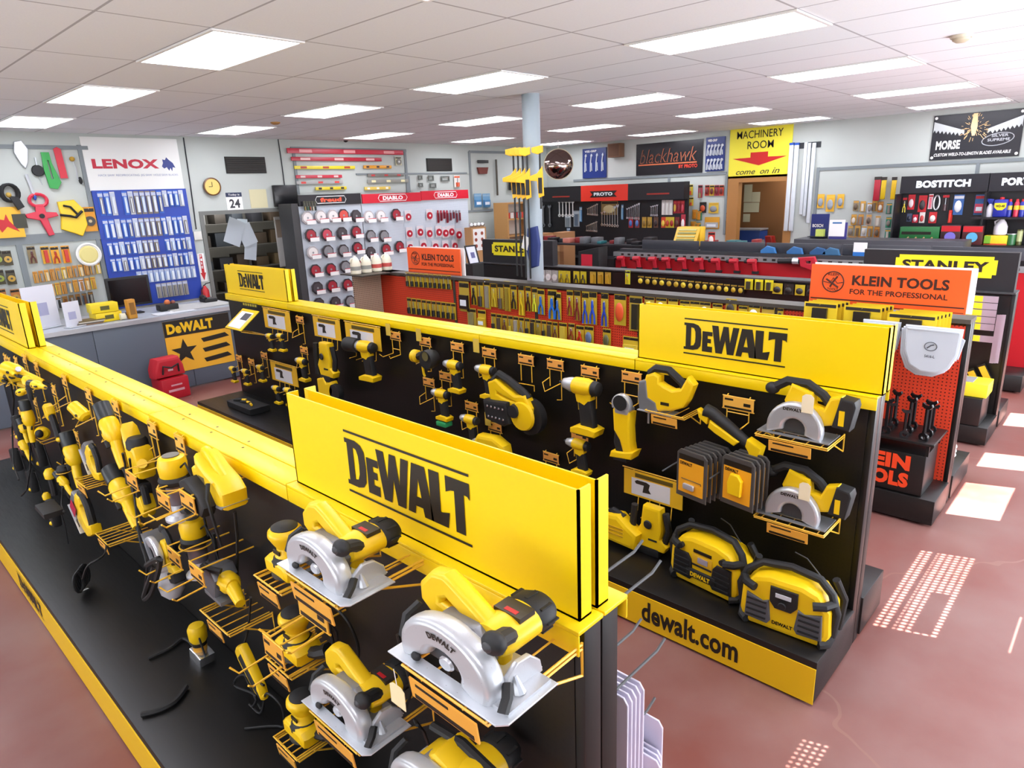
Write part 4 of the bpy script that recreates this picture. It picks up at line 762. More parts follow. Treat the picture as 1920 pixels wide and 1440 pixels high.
# black wall display with white lettering (two headers)
XD = 12.55
def wx(u, v, x=XD): return at(u, v, 'x', x)
ya, yb_, yc = wx(1692, 340).y, wx(1856, 340).y, -.6
zt, zm, zbt = wx(1770, 328).z, wx(1770, 361).z, 0
t = thing('black_wall_display', 'black shelving display with white lettered headers at the right', 'display', (XD, (ya+yc)/2, 0)); o_ = Vector(t.location); L = lambda b: b.tr(tuple(-o_))
DB = mat('#131116', .45)
part('back_panel', L(MB(DB)).box(XD, XD+.05, yc, ya, .1, zt-.01), t); part('base_deck', L(MB(DB)).box(XD-.55, XD-.001, yc, ya, 0, .2), t)
for (y1_, y2_, s) in ((ya, yb_, 'BOSTITCH'), (yb_-.01, yc, 'PORTER CABLE')):
    h = part('header_sign', L(MB(mat('#17161f', .35))).box(XD-.08, XD-.002, y2_, y1_, zm, zt), t); w_ = y1_-y2_
    tw, off = (.62, .19) if s[0] == 'B' else (.36, .06)
    b = MB(mat('#e4f2fa', .4, 0)); b.flat(text_geo(s, .06), 0, 0, w_*tw, (zt-zm)*.42); part('lettering', b, h, loc=(XD-.084-o_.x, y1_-w_*off-o_.y, zm+(zt-zm)*.3-o_.z), rot=(0, 0, RX))
    part('side_panel', L(MB(DB)).box(XD-.35, XD-.001, y1_-.03, y1_-.005, .2, zm-.002), t)
zs1 = wx(1880, 407, XD-.2).z; zs2 = wx(1780, 457, XD-.2).z
part('shelf', L(MB(DB)).box(XD-.34, XD-.001, yc, wx(1830, 400).y, zs1-.025, zs1), t); part('shelf', L(MB(DB)).box(XD-.4, XD-.001, yc, ya-.04, zs2-.025, zs2), t)
PB = 'goods on the black display'
for i, (u, v, w_, h_, c, p_, st, nm) in enumerate(((1696, 384, 9, 30, '#2a2426', '#e8d020', 'plier', 'yellow handled pliers on a dark card'), (1709, 379, 14, 28, '#c42430', '#d9c6c9', 'blob', 'red card with a pale tool'), (1730, 382, 17, 31, '#c8242c', '#3a3436', 'blob', 'red card with a dark tool'), (1745, 378, 9, 28, '#efe4e6', '#d86a7a', 'bar', 'narrow white and pink pack'), (1773, 380, 14, 32, '#2a2022', '#4a3034', 'driver', 'dark card with a red head'), (1797, 384, 21, 38, '#3f6fb4', '#e9edf2', 'blob', 'blue and white leaflet pack'), (1837, 384, 21, 38, '#3a6ea8', '#c8405a', 'wide', 'slanted blue and red pack'))):
    pack(u, v, w_, h_, 'x', XD-.012, c, p_, st, nm+', %s in the black display top row' % nth(i, 7), PB, head='#c0202c' if i != 5 else '#e9edf2')
for i, (u, v, w_, h_, c) in enumerate(((1705, 408, 10, 15, '#44506a'), (1716, 410, 11, 15, '#c02038'), (1729, 408, 11, 20, '#e0d6d0'), (1749, 408, 16, 21, '#c82a30'), (1782, 406, 8, 24, '#d8281e'))):
    pack(u, v, w_, h_, 'x', XD-.012, c, ['#2c3040', '#e8c0c8', '#c04040', '#f0e6e2', '#e84a3a'][i], 'blob' if i != 4 else 'bar', 'small pack, %s in the second row of the black display' % nth(i, 5), PB, head=None)
b = MB(SIL).tube([(.04*math.cos(a*PI/8), 0, .11*math.sin(a*PI/8)) for a in range(16)], .012, 6, True); single('spring_clip', b, 'long silver ring clip in the top row of the black display', 'clip', wx(1756, 380, XD-.03), RX)
def bottle(u, v, z, prof, c, label, extra=None, name='bottle', cat='bottle'):
    p = at(u, v, 'x', XD-.18); t = thing(name, label, cat, (p.x, p.y, z+.002), RX, None); part('container', MB(mat(c, .35)).lathe(prof, 16), t)
    if extra: extra(t)
    return t
bottle(1856, 395, zs1, [(.05, 0), (.055, .01), (.055, .12), (.03, .17), (.018, .19)], '#e6e4ee', 'white spray bottle with a blue trigger head on the black display', lambda t: part('spray_head', MB(mat('#2c3fa8', .4)).plate([(-.02, .19), (.02, .19), (.03, .25), (-.08, .26), (-.1, .23), (-.03, .22)], .03, .006), t), 'spray_bottle')
def wdl(t):
    b = MB(mat('#f2d820', .4)).plate([(-.07, .2), (.07, .2), (.07, .14), (.03, .1), (-.03, .1), (-.07, .14)], .004, .001, y=-.09); part('yellow_shield', b, t); b = MB(RED).lathe([(.03, .25), (.025, .28)], 12); part('cap', b, t); textpart(t, 'WD-40', -.055, .14, .11, .035, -.096, INK, .03)
p = at(1876, 395, 'x', XD-.18); t = thing('blue_canister', 'blue square canister with a yellow shield on the black display', 'canister', (p.x, p.y, zs1+.002), RX); part('container', MB(mat('#26309a', .35)).box(-.085, .085, -.085, .05, 0, .25), t, .02); wdl(t)
for i, (u, c2) in enumerate(((1892, '#c83a4a'), (1905, '#d83048'), (1916, '#2c3a9a'))):
    def sc(t, c2=c2): part('yellow_band', MB(mat('#efd41e')).lathe([(.0335, .1), (.0335, .16)], 14), t); part('cap', MB(RED).lathe([(.02, .215), (.016, .25)], 12), t)
    bottle(u, 395, zs1, [(.032, 0), (.033, .01), (.033, .19), (.02, .215)], '#26309a' if i != 1 else '#c8304a', 'spray can with yellow band, %s on the black display' % nth(i, 3), sc, 'spray_can', 'spray can')
t = bottle(1880, 440, zs2+.14, [(.07, 0), (.085, .01), (.085, .12), (.06, .18), (.025, .23)], '#e9e6ee', 'white jug standing on the yellow carton', lambda t: part('handle', MB(mat('#e9e6ee')).tube([(-.07, 0, .14), (-.08, 0, .19), (-.03, 0, .22)], .012), t), 'white_jug', 'jug')
py = at(1869, 445, 'x', XD-.18).y
t.location.y = py-.03
t = thing('yellow_carton', 'yellow and green carton on the lower shelf of the black display', 'carton', (XD-.18, py, zs2+.002), RX); part('carton', MB(mat('#ecd024', .5)).box(-.14, .14, -.09, .09, 0, .135), t, .003); part('green_end', MB(mat('#7ab02c')).box(-.142, -.06, -.092, -.09, .01, .13), t); part('red_edge', MB(mat('#d8562c')).box(-.142, .14, -.092, -.09, 0, .02), t)
bottle(1896, 447, zs2, [(.06, 0), (.06, .15), (.055, .155)], '#2a6a3a', 'green tin can on the lower shelf of the black display', lambda t: part('lid', MB(SIL).lathe([(.061, .15), (.061, .16)], 16), t), 'tin_can', 'tin')
bottle(1911, 447, zs2, [(.035, 0), (.035, .22)], '#5a5a2a', 'narrow brown tube on the lower shelf of the black display', lambda t: part('band', MB(mat('#b9c08a')).lathe([(.036, .05), (.036, .2)], 12), t), 'cardboard_tube', 'tube')
def dispbox(px, c, lab, ex=None, z=None):
    cc, w_, h_, rz = fit('x', *px, XD-.38); t = thing('display_box', lab, 'box', (XD-.30, cc.y, zs2+.002), RX); part('box', MB(mat(c, .4)).box(-w_/2, w_/2, -.07, .05, 0, h_), t, .004)
    if ex: ex(t, w_, h_)
def gx(t, w, h):
    b = MB(mat('#b59a6a', .4)); 
    for k in range(4): b.tube([(-w*.35+k*w*.2, 0, h*.15), (-w*.25+k*w*.2, 0, h*.4)], .012)
    part('printed_picture', b, t, loc=(0, -.076, 0)); part('black_band', MB(INK).box(-w*.45, w*.3, -.074, -.071, h*.55, h*.72), t)
def cx_(c): return lambda t, w, h: (part('red_band', MB(RED).box(-w*.48, w*.48, -.074, -.071, h*.68, h*.97), t), part('blue_picture', MB(mat(c, .35)).lathe([(w*.28, -.08), (w*.28, -.072)], 18, (0, 0, h*.4), 'y'), t))
dispbox((1686, 420, 1760, 452), '#1f6a34', 'long green box with tool pictures on the black display', gx); dispbox((1763, 420, 1800, 456), '#3a2226', 'red topped box with a violet picture on the black display', cx_('#7a70c8')); dispbox((1804, 420, 1842, 456), '#4a2022', 'red topped box with a pale blue picture on the black display', cx_('#5aa8d0'))
# ---------------------------------------------------------------- long black wrench display on the right wall
XP = 12.6
ya, yd = at(1017, 365, 'x', XP).y, at(1290, 360, 'x', XP).y; zt = at(1150, 346, 'x', XP).z; zm = at(1150, 376, 'x', XP).z
t = thing('wrench_display', 'long black wrench display with a red header against the right wall', 'display', (XP, (ya+yd)/2, 0)); o_ = Vector(t.location)
part('back_panel', L(MB(DB)).box(XP, XP+.06, yd, ya, .1, zt), t); part('base_deck', L(MB(DB)).box(XP-.6, XP-.001, yd, ya, 0, .9), t)
y1_, y2_ = at(1097, 365, 'x', XP).y, at(1185, 362, 'x', XP).y
for a, b_, c in ((ya, y1_, DB), (y1_-.004, y2_, mat('#d8301e', .4)), (y2_-.004, yd, DB)):
    h = part('header_sign', L(MB(c)).box(XP-.16, XP-.001, b_, a, zm, zt), t)
    if c != DB:
        w_ = a-b_; b = MB(mat('#1a1014', .5)).plate([(.2*w_, .04), (.78*w_, .04), (.72*w_, .1), (.78*w_, .17), (.2*w_, .17), (.26*w_, .1)], .003, .0005); part('badge', b, h, loc=(XP-.164-o_.x, a-o_.y, zm+.04-o_.z), rot=(0, 0, RX))
        b = MB(mat('#d8dde0')); b.flat(text_geo('PROTO', .05), .29*w_, .07, .4*w_, .07); part('lettering', b, h, loc=(XP-.168-o_.x, a-o_.y, zm+.04-o_.z), rot=(0, 0, RX))
    else: part('red_stripe', L(MB(mat('#8e2418'))).box(XP-.163, XP-.16, b_+.25*(a-b_), a-.35*(a-b_), zm+.1, zm+.13), h)
def wrench_mesh(h, w=.02, c=CHR, c2=None):
    b = MB(c or CHR); b.tube([(0, 0, -h*.4), (0, 0, h*.4)], w*.35, 5); b.plate([[(w*math.cos(a*PI/5), -h*.43+w*math.sin(a*PI/5)) for a in range(10)], [(w*.5*math.cos(a*PI/5), -h*.43+w*.5*math.sin(a*PI/5)) for a in range(10)]], w*.5, .001)
    b.plate([(-w*.6, h*.36), (w*.6, h*.36), (w*1.1, h*.44), (w*.9, h*.5), (w*.35, h*.45), (-w*.35, h*.45), (-w*.9, h*.5), (-w*1.1, h*.44)], w*.5, .001); return b.mesh()
def fan(u0, v0, u1, n, h0, h1, c, lab, x=XP-.03, w=.02):
    for i in range(n):
        f = i/(n-1); h = h0+(h1-h0)*f; p = at(u0+(u1-u0)*f, v0, 'x', x); single('wrench', wrench_mesh(h, w, c), 'combination wrench, %s of the %s' % (nth(i, n), lab), 'wrench', (p.x, p.y, p.z+h*.3), RX, 'wrenches on the black display')
fan(1019, 417, 1031, 2, .5, .5, GRY, 'two large wrenches at the far left of the wrench display', w=.045)
fan(1102, 400, 1120, 7, .14, .27, CHR, 'upper left rising fan'); fan(1100, 431, 1119, 8, .12, .24, CHR, 'lower left rising fan'); fan(1129, 418, 1158, 7, .3, .5, CHR, 'large middle rising fan before the tan card', w=.03)
fan(1176, 406, 1198, 7, .22, .36, CHR, 'rising fan right of the middle'); fan(1221, 401, 1232, 4, .2, .24, CHR, 'short fan at the right'); fan(1049, 400, 1074, 5, .36, .34, WHT, 'pale set at the left', w=.035)
PW = 'packs on the wrench display'
pack(1143, 390, 34, 26, 'x', XP-.008, '#8a7040', '#c8b888', 'blob', 'tan card behind the large middle wrench fan', PW)
for i, (u, v, w_, h_, c, p_, st) in enumerate(((1065, 415, 12, 22, '#9aa2a6', '#7a848a', 'bar'), (1081, 410, 12, 30, '#98a0a6', '#5a6a7a', 'bar'), (1066, 437, 7, 20, '#44628a', '#8aa4bc', 'bar'), (1089, 402, 5, 28, '#5a86b0', '#9ac0dc', 'bar'), (1167, 398, 4, 28, '#5a86b0', '#8ab0cc', 'bar'))): pack(u, v, w_, h_, 'x', XP-.012, c, p_, st, 'bluish clear pack, %s of the five on the wrench display' % ORD[i], PW, head='#b9c4cc')
for i in range(3): pack(1244+i*7, 389, 7, 28, 'x', XP-.012, '#e9e4e0', '#f4f2ee', 'bar', 'white glove pack, %s near the right end of the wrench display' % nth(i, 3), PW, head=None)
for i in range(3): pack(1266+i*7, 388, 7, 24, 'x', XP-.012, '#a82a34', ['#d8b04a', '#8a2a3a', '#c84a5a'][i], 'blob', 'red pack, %s in the top row right of the white gloves' % nth(i, 3), PW, head='#c83a3a')
for i, (u, c, p_) in enumerate(((1183, '#b02a34', '#4a70b8'), (1195, '#8a3a3a', '#5a80c0'), (1208, '#b08a30', '#8a6a2a'), (1218, '#c09a3a', '#9a7a30'), (1230, '#6a4a3a', '#3a2a2a'), (1244, '#d04a2a', '#e0c04a'), (1252, '#d8b82a', '#b83a2a'), (1260, '#d8c03a', '#a02a2a'), (1270, '#7a2a2a', '#5a3a2a'), (1281, '#c03a4a', '#e4dede'))): pack(u, 417, 9, 20 if i < 9 else 30, 'x', XP-.012, c, p_, 'blob', 'coloured pack, %s in the second row of the wrench display' % nth(i, 10), PW, head=None)
for i, (u, v, w_, h_, c, p_, nm) in enumerate(((1295, 356, 9, 20, '#c8b030', '#b0402a', 'upper'), (1296, 378, 9, 16, '#c8b030', '#b0402a', 'lower'), (1313, 359, 9, 24, '#9a3a44', '#8a7a4a', 'tall red'))): pack(u, v, w_, h_, 'x', XR, c, p_, 'driver', '%s carded tool beside the right edge of the wrench display' % nm, PW)
for i in range(4): pack(1326+i*9, 357, 9, 20, 'x', XR, ['#b04030', '#c8a030', '#a83040', '#c04a30'][i], '#6a2a2a', 'blob', 'red and yellow carded tool, %s of four below the second blue board' % nth(i, 4), PW)
pack(1318, 389, 14, 20, 'x', XR, '#2a2628', '#c8502a', 'blob', 'black card with an orange dot on the right wall panel', PW); pack(1338, 390, 20, 20, 'x', XR, '#d8b440', '#8a8c8e', 'blob', 'yellow card with a grey coil on the right wall panel', PW, head='#c89a2a'); pack(1335, 418, 30, 22, 'x', XR, '#d89a2a', '#b0b2b2', 'wide', 'wide orange clamshell with rods on the right wall panel', PW, head='#d8a030')
for i, (u, v) in enumerate(((1303, 402), (1311, 404), (1300, 424), (1309, 426))): pack(u, v, 11, 18, 'x', XR, '#3a7a54' if i % 2 else '#c9a050', '#d88a2a', 'bar', 'green or orange carded part, %s of the four beside the wrench display' % ORD[i], PW, head='#e09a3a')
# low black table before the wrench display with cartons, kits and a bit display
TX0, TX1 = 10.6, 11.2; p1_ = at(1070, 470, 'x', TX0); zt_ = at(1250, 462, 'x', TX0).z
t = thing('black_table', 'long black display table covered with small tool kits', 'table', (10.9, 7.2, 0)); part('table_top', MB(DB).tr((-10.9, -7.2, 0)).box(TX0, TX1, 4.3, 9.6, zt_-.03, zt_), t)
for a in (4.4, 9.5):
    for c in (TX0+.03, TX1-.03): part('leg', MB(DB).tr((-10.9, -7.2, 0)).box(c-.02, c+.02, a-.02, a+.02, 0, zt_-.031), t)
rk = random.Random(5); kc = ['#8a2a2c', '#2a2c30', '#6a6c70', '#1c1a1e', '#b8bcc4', '#3a3a40', '#c87a6a', '#2a6a70']
for i in range(24):
    w_ = rk.uniform(.07, .15); y_ = 9.35-i*.2
    if i in (15, 16, 17, 18): continue
    single('tool_case', MB(mat(kc[rk.randrange(8)], .4)).box(-w_/1.6, w_/1.6, -.1, .1, 0, rk.uniform(.04, .13)), 'small tool case, %s along the long black table' % (nth(i, 24)), 'tool case', (10.8+.12*(i % 2), y_, zt_+.001), RX, 'tool cases on the black table', .006)
p = at(1287, 458, 'x', 10.75); t = thing('bit_display', 'yellow slanted display box with rows of green trays on the black table', 'display box', (10.8, 5.0 if False else p.y, zt_+.002), RX)
part('housing', MB(mat('#e8b92c', .4)).box(-.22, .22, .02, .2, 0, .32), t, .006); part('slanted_front', MB(mat('#e8b92c', .4)).box(-.22, .22, -.0, .02, 0, .36), t, rot=(-.5, 0, 0), loc=(0, -.16, 0))
for k in range(5): part('tray_row', MB(mat('#8a8a3a' if k % 2 else '#c8c070', .4)).box(-.17, .17, -.012, 0, .05+k*.06, .08+k*.06), t, rot=(-.5, 0, 0), loc=(0, -.162, 0))
pack(1334, 450, 14, 24, 'x', 10.7, '#c83a2c', '#e4d8d0', 'blob', 'red and green leaflet stand on the black table', None).location.z = zt_+.14
for i, (u, w_, h_) in enumerate(((1018, .14, .3), (1038, .12, .24), (1058, .14, .34))):
    p = at(u, 452, 'x', 10.4); t = thing('cardboard_box', 'brown cardboard carton, %s right of the steel column' % nth(i, 3), 'carton', (11.6, at(u, 452, 'x', 11.6).y, 0), RX, 'cartons behind the column'); part('carton', MB(mat('#a8794f', .7)).box(-w_, w_, -.2, .2, .0, at(u, 455-h_*60, 'x', 11.6).z), t, .004); part('tape', MB(mat('#c9a274')).box(-.03, .03, -.202, -.2, .2, 1.2), t)
# ---------------------------------------------------------------- red gondola: cordless tools
def red_drill():
    b = MB(mat('#c42434', .35)); b.tube([(-.05, 0, .05), (.07, 0, .055)], .035, 8); b.plate([(.02, .04), (.065, .04), (.085, -.08), (.05, -.08)], .035, .006); b.mat(RUB); b.tube([(-.1, 0, .045), (-.05, 0, .05)], .022, 8, r1=.03); b.box(.03, .11, -.03, .03, -.12, -.082); return b.mesh(.0)
rd = red_drill()
for i, u in enumerate((1163, 1192, 1222, 1247, 1277, 1309, 1340, 1374, 1408)):
    p = at(u, 490+i*.9, 'x', 9.32); single('cordless_drill', rd, 'red cordless drill, %s on the red panel' % nth(i, 9), 'drill', p, RX, 'red drills on the red panel')
p = at(1495, 491, 'x', 9.3); t = thing('cordless_saw', 'long red and black reciprocating saw at the right of the red panel', 'reciprocating saw', p, RX); part('body', MB(mat('#c8283a', .35)).plate([[(.02, .05), (.22, .07), (.26, -.04), (.2, -.09), (.06, -.05)], [(.1, .03), (.19, .03), (.19, -.03), (.11, -.02)]], .05, .01), t); part('nose', MB(RUB).tube([(-.26, 0, -.0), (-.05, 0, .01), (.04, 0, .01)], .035, 8), t); part('collar', MB(SIL).tube([(-.06, 0, .01), (.02, 0, .012)], .045, 8), t)
b = MB(mat('#3b3c42', .4)).tr(tuple(-Vector(g5.location)))
for k in range(6): b.box(9.40, 9.47, 1.0+k*.88, 1.85+k*.88, 1.392, 1.49) if False else None
for k in range(5):
    y0_ = .95+k*1.02; part('top_panel', MB(mat('#3d3e45', .4)).tr(tuple(-Vector(g5.location))).box(9.5, 9.52, y0_, y0_+1.0, 1.391, 1.53), g5, .003)
for i, (u, c) in enumerate(((1442, '#3a7ab8'), (1492, '#3a70a8'), (1536, '#2a5a8a'), (1560, '#3a6a90'))):
    p = at(u, 464, 'x', 9.46); t = thing('blue_power_tool', 'small blue power tool, %s on top of the red gondola' % nth(i, 4), 'power tool', (9.45, p.y, 1.391), RX, 'blue tools on the red gondola'); part('body', MB(mat(c, .4)).plate([(-.1, .03), (-.02, .09), (.08, .07), (.1, .01), (-.1, .005)], .05, .01), t); part('grip', MB(RUB).box(.04, .09, -.02, .02, 0, .07), t, .006)
t = thing('white_blue_card', 'white card with a blue foot standing on the red gondola', 'card', (9.45, at(1613, 462, 'x', 9.45).y, 1.391), RX); part('card', MB(WHT).box(-.08, .08, 0, .01, .05, .17), t); part('blue_foot', MB(mat('#2a72c0')).box(-.08, .08, -.005, .015, 0, .05), t)
p = at(1142, 480, 'x', 9.3); t = thing('charger_box', 'black and red angled display box at the left end of the red gondola', 'display box', (9.15, 6.75, 1.10), RX); part('box', MB(RUB).plate([(-.2, 0), (.2, -.03), (.2, .33), (-.2, .25)], .25, .008), t); part('red_panel', MB(mat('#d02038')).box(-.14, .08, -.135, -.127, .02, .22), t); part('stand', MB(RUB).box(-.1, .1, -.08, .08, -1.099, -.035), t)
# leaflet, blue display and boxes right of the machinery doorway (stand on the floor unit behind the red gondola)
t = thing('grey_floor_cabinet', 'dark grey floor cabinet behind the red gondola', 'cabinet', (11.3, 4.3, 0)); zc_ = at(1560, 449, 'x', 11.1).z; part('body', MB(mat('#3c3d44', .4)).tr((-11.3, -4.3, 0)).box(11.05, 11.6, 1.9, 4.2, .05, zc_), t, .004); part('plinth', MB(DGRY).tr((-11.3, -4.3, 0)).box(11.1, 11.55, 1.95, 4.15, 0, .05), t)
cc, w_, h_, rz = fit('x', 1518, 403, 1551, 448, 11.3); t = thing('blue_brochure_stand', 'dark blue brochure display on the grey cabinet', 'brochure stand', (11.35, min(cc.y, 4.0), zc_+.001), RX); part('back', MB(mat('#23306e', .4)).box(-w_/2, w_/2, 0, .02, 0, h_), t); part('shelf', MB(RUB).box(-w_/2, w_/2, -.12, 0, .02, .03), t); part('small_box', MB(mat('#c8d86a')).box(-.02, .1, -.1, -.02, .031, .14), t); textpart(t, 'BOSCH', -w_*.4, h_*.45, w_*.6, .05, -.004, WHT)
cc, w_, h_, rz = fit('x', 1555, 410, 1584, 446, 11.2); t = thing('white_brochure', 'white leaflet in a blue framed holder on the grey cabinet', 'leaflet holder', (11.2, cc.y, zc_+.001), RX); part('holder', MB(mat('#3a3580')).box(-w_/2, w_/2+.03, 0, .02, 0, h_-.04), t); part('sheet', MB(WHT).box(-w_/2, w_/2, -.01, -.001, .04, h_), t); part('heading', MB(mat('#3a70a8')).box(-w_*.3, w_*.3, -.014, -.011, h_*.8, h_*.88), t)
# ---------------------------------------------------------------- steel column with bar clamps
CX, CYc = 5.78, 5.07
structure('column', MB(mat('#9aa6ae', .5)).lathe([(.095, 0), (.095, ZC)], 24, (CX, CYc, 0)), label='pale blue grey steel column')
YC = mat('#f2b81e', .4)
def clamp(p, lab, ln):
    t = thing('bar_clamp', lab, 'bar clamp', p, RX+.55, 'bar clamps on the column'); part('bar', MB(RUB).box(-.008, .008, -.012, .012, -ln, 0), t)
    part('head', MB(YC).plate([(-.08, -.0), (.03, .02), (.03, -.04), (-.02, -.06), (-.08, -.04)], .028, .006), t); b = MB(YC).plate([(-.12, -.29), (-.03, -.26), (.02, -.2), (.03, -.48), (-.015, -.5), (-.03, -.33), (-.12, -.32)], .03, .006); part('trigger_grip', b, t); part('grip_pad', MB(RUB).box(-.02, .02, -.024, .024, -.46, -.3), t)
for i in range(4):
    a = at(962+i*10, 281, 'x', CX-.15); clamp((CX-.15-.012*i, a.y, a.z), 'yellow and black bar clamp, %s on the left side of the column' % nth(i, 4), 1.35)
a = at(1014, 277, 'x', CX-.1); clamp((CX-.12, a.y, a.z), 'yellow and black bar clamp alone on the right side of the column', .62)
t = thing('blue_glove', 'dark blue cloth hung on the column with a white tag', 'glove', at(1000, 462, 'x', CX-.14), RX); part('body', MB(mat('#27366e', .7)).plate([(-.05, .18), (.05, .2), (.08, .02), (.05, -.2), (-.02, -.22), (-.07, -.05)], .05, .015), t); part('tag', MB(WHT).box(-.14, -.05, -.03, -.025, -.06, .08), t, rot=(0, .3, 0))
# ---------------------------------------------------------------- orange gondola goods
XK = 5.404
KG = 'carded tools on the orange gondola'
def krow(lst, name, w_, card='#c4a628'):
    n = len(lst)
    for i, (u, v, w, h, p_, st) in enumerate(lst): pack(u, v, w, h, 'x', XK, card if (i*7) % 5 else '#b89c34', p_, st, 'carded tool, %s in the %s' % (nth(i, n) if n <= 30 else ORD[i], name), KG)
krow([(765+i*8.6, 524+i*.6, 8, 26, '#1e1a18', 'driver') for i in range(10)], 'high screwdriver row, orange gondola', 8)
krow([(768+i*9.2, 573+i*1.2, 8.6, 30, '#1c1a1a', 'driver') for i in range(10)], 'low screwdriver row, orange gondola', 8)
hc = ['#26221f', '#3a322c', '#8a8478', '#c9b030', '#57483a', '#8f7a2c', '#2c2622', '#9a948a', '#6a3a30']
up = [(871, 556, 20, 56, '#1e1816', 'wide')]+[(889+i*12.5, 549+i*1.3, 12, 46+(i % 3)*5, hc[i % 9], ['plier', 'driver', 'bar'][i % 3]) for i in range(7)]
up += [(978, 562, 12, 60, '#d8b820', 'plier'), (991, 560, 11, 48, '#3a1a14', 'plier'), (1003, 562, 11, 46, '#d8e03a', 'plier'), (1015, 566, 14, 48, '#2a66b8', 'plier'), (1036, 571, 18, 56, '#2468c0', 'plier'), (1046, 574, 14, 52, '#2a60b0', 'plier')]
up += [(1069, 568, 13, 48, '#8a2a2a', 'plier'), (1083, 572, 13, 58, '#7a2428', 'plier'), (1098, 577, 14, 62, '#2a4ab8', 'plier'), (1112, 577, 16, 64, '#2a50c4', 'plier'), (1134, 580, 15, 66, '#2a3ea8', 'plier'), (1163, 580, 24, 60, '#e0582c', 'blob'), (1192, 588, 26, 66, '#2e2a20', 'bar')]
krow(up, 'upper row of the orange gondola', 12)
lo = [(885, 595, 18, 34, '#8a8258', 'bar'), (904, 598, 16, 34, '#c8a82a', 'wide')]+[(926+i*10.5, 603+i*1.5, 10, 32, hc[(i*4) % 9], ['driver', 'bar', 'plier'][i % 3]) for i in range(12)]+[(1056, 621, 16, 32, '#c8b040', 'bar'), (1072, 623, 13, 34, '#8a3a1c', 'plier'), (1088, 628, 16, 36, '#c8301c', 'plier'), (1105, 630, 18, 38, '#5a6a8a', 'blob'), (1138, 635, 16, 38, '#5a5a3a', 'blob'), (1183, 648, 32, 34, '#d8be40', 'wide')]
krow(lo, 'lower row of the orange gondola', 10)
tr = [(1218, 567, 20), (1240, 569, 22), (1262, 570, 20), (1284, 574, 20), (1303, 575, 20), (1322, 577, 22), (1345, 580, 20), (1371, 572, 22), (1393, 584, 18), (1414, 582, 24), (1440, 585, 26), (1463, 588, 12)]
krow([(u, v+4, w, 30, ['#2a2420', '#e4e0d8', '#8a3a2c', '#30261c'][i % 4], ['wide', 'blob'][i % 2]) for i, (u, v, w) in enumerate(tr)], 'orange gondola row beside the near yellow header', 20)
for r, (u, v, w, n) in enumerate(((1562, 583, 62, 4), (1640, 590, 70, 4), (1738, 602, 92, 5))):
    for k in range(n):
        c, w_, h_, rz = fit('x', u-w/2, v-21, u+w/2, v+21, XK); single('clamshell_card', pack_mesh(w_, h_, '#e8c820', '#26201c', 'bar', prod2=None, head='#2a2420'), 'bagged yellow card, %s from the front, %s stack under the near orange header' % (ORD[n-1-k], ['left', 'middle', 'right'][r]), 'package', c+Vector((-.02-.05*k, .012*k, .0)), rz, 'bagged cards under the near orange header')
def apron(u, v, w, h, lab, dx=0):
    c, w_, h_, rz = fit('x', u-w/2, v-h/2, u+w/2, v+h/2, XK-.25-dx); t = thing('canvas_bag', lab, 'bag', c, rz, 'white canvas bags')
    cv = mat('#bcc2cb', .85); z_ = h_/2; a = w_/2
    part('body', MB(cv).plate([(-a, z_), (a, z_), (a*.95, -z_*.1), (a*.7, -z_*.75), (a*.3, -z_), (-a*.3, -z_), (-a*.7, -z_*.75), (-a*.95, -z_*.1)], .05, .015), t)
    part('side_flap', MB(cv).plate([(a*.9, z_*.8), (a*1.2, z_*.6), (a*1.05, -z_*.3), (a*.85, -z_*.1)], .01, .003), t); part('top_hem', MB(mat('#c2c9d2', .8)).box(-a, a, -.03, .03, z_-.012, z_+.002), t, .004)
    b = MB(mat('#50525a')); r = a*.24; b.tube([(r*math.cos(k*PI/8), 0, r*.8*math.sin(k*PI/8)+z_*.2) for k in range(16)], .0025, 4, True); b.tube([(-r*.6, 0, z_*.1), (0, 0, z_*.25), (r*.5, 0, z_*.3)], .004, 4); b.flat(text_geo('5416-L', .02), -a*.2, -z_*.35, a*.4, z_*.14); part('printed_emblem', b, t, loc=(0, -.028, 0))
for k in range(3): apron(1738+k*4, 662-k*3, 98, 78, 'white canvas tool bag hanging under the near orange header, %s' % ['backmost of the right stack', 'middle one of the right stack', 'frontmost with the printed emblem'][k], .05*k)
apron(1650, 640, 62, 70, 'white canvas tool bag partly hidden behind the yellow header', 0)
# black wrench stand under the bags
sx, sy = 5.08, 1.06
t = thing('wrench_stand', 'black floor stand with orange lettering holding dark wrenches', 'display stand', (5.2, 1.1, .205)); K2 = mat('#121010', .4)
part('body', MB(K2).box(-.18, .17, -.2, .35, 0, .3), t, .006); part('top_plate', MB(K2).box(-.2, .19, -.24, .38, .38, .40), t, .004)
for a, b_ in ((-.17, -.2), (-.17, .35), (.16, .35), (.16, -.2)): part('corner_post', MB(K2).box(a-.01, a+.01, b_-.01, b_+.01, .3, .38), t)
b = MB(mat('#f0481e', .5)); b.flat(text_geo('KLEIN', .06), 0, .15, .42, .11); b.flat(text_geo('TOOLS', .06), 0, .02, .42, .11); part('lettering', b, t, loc=(-.183, .31, .02), rot=(0, 0, RX))
wk = wrench_mesh(.26, .034, mat('#191618', .35, .3)); wk2 = wrench_mesh(.2, .03, mat('#1c181a', .35, .3))
q = 0
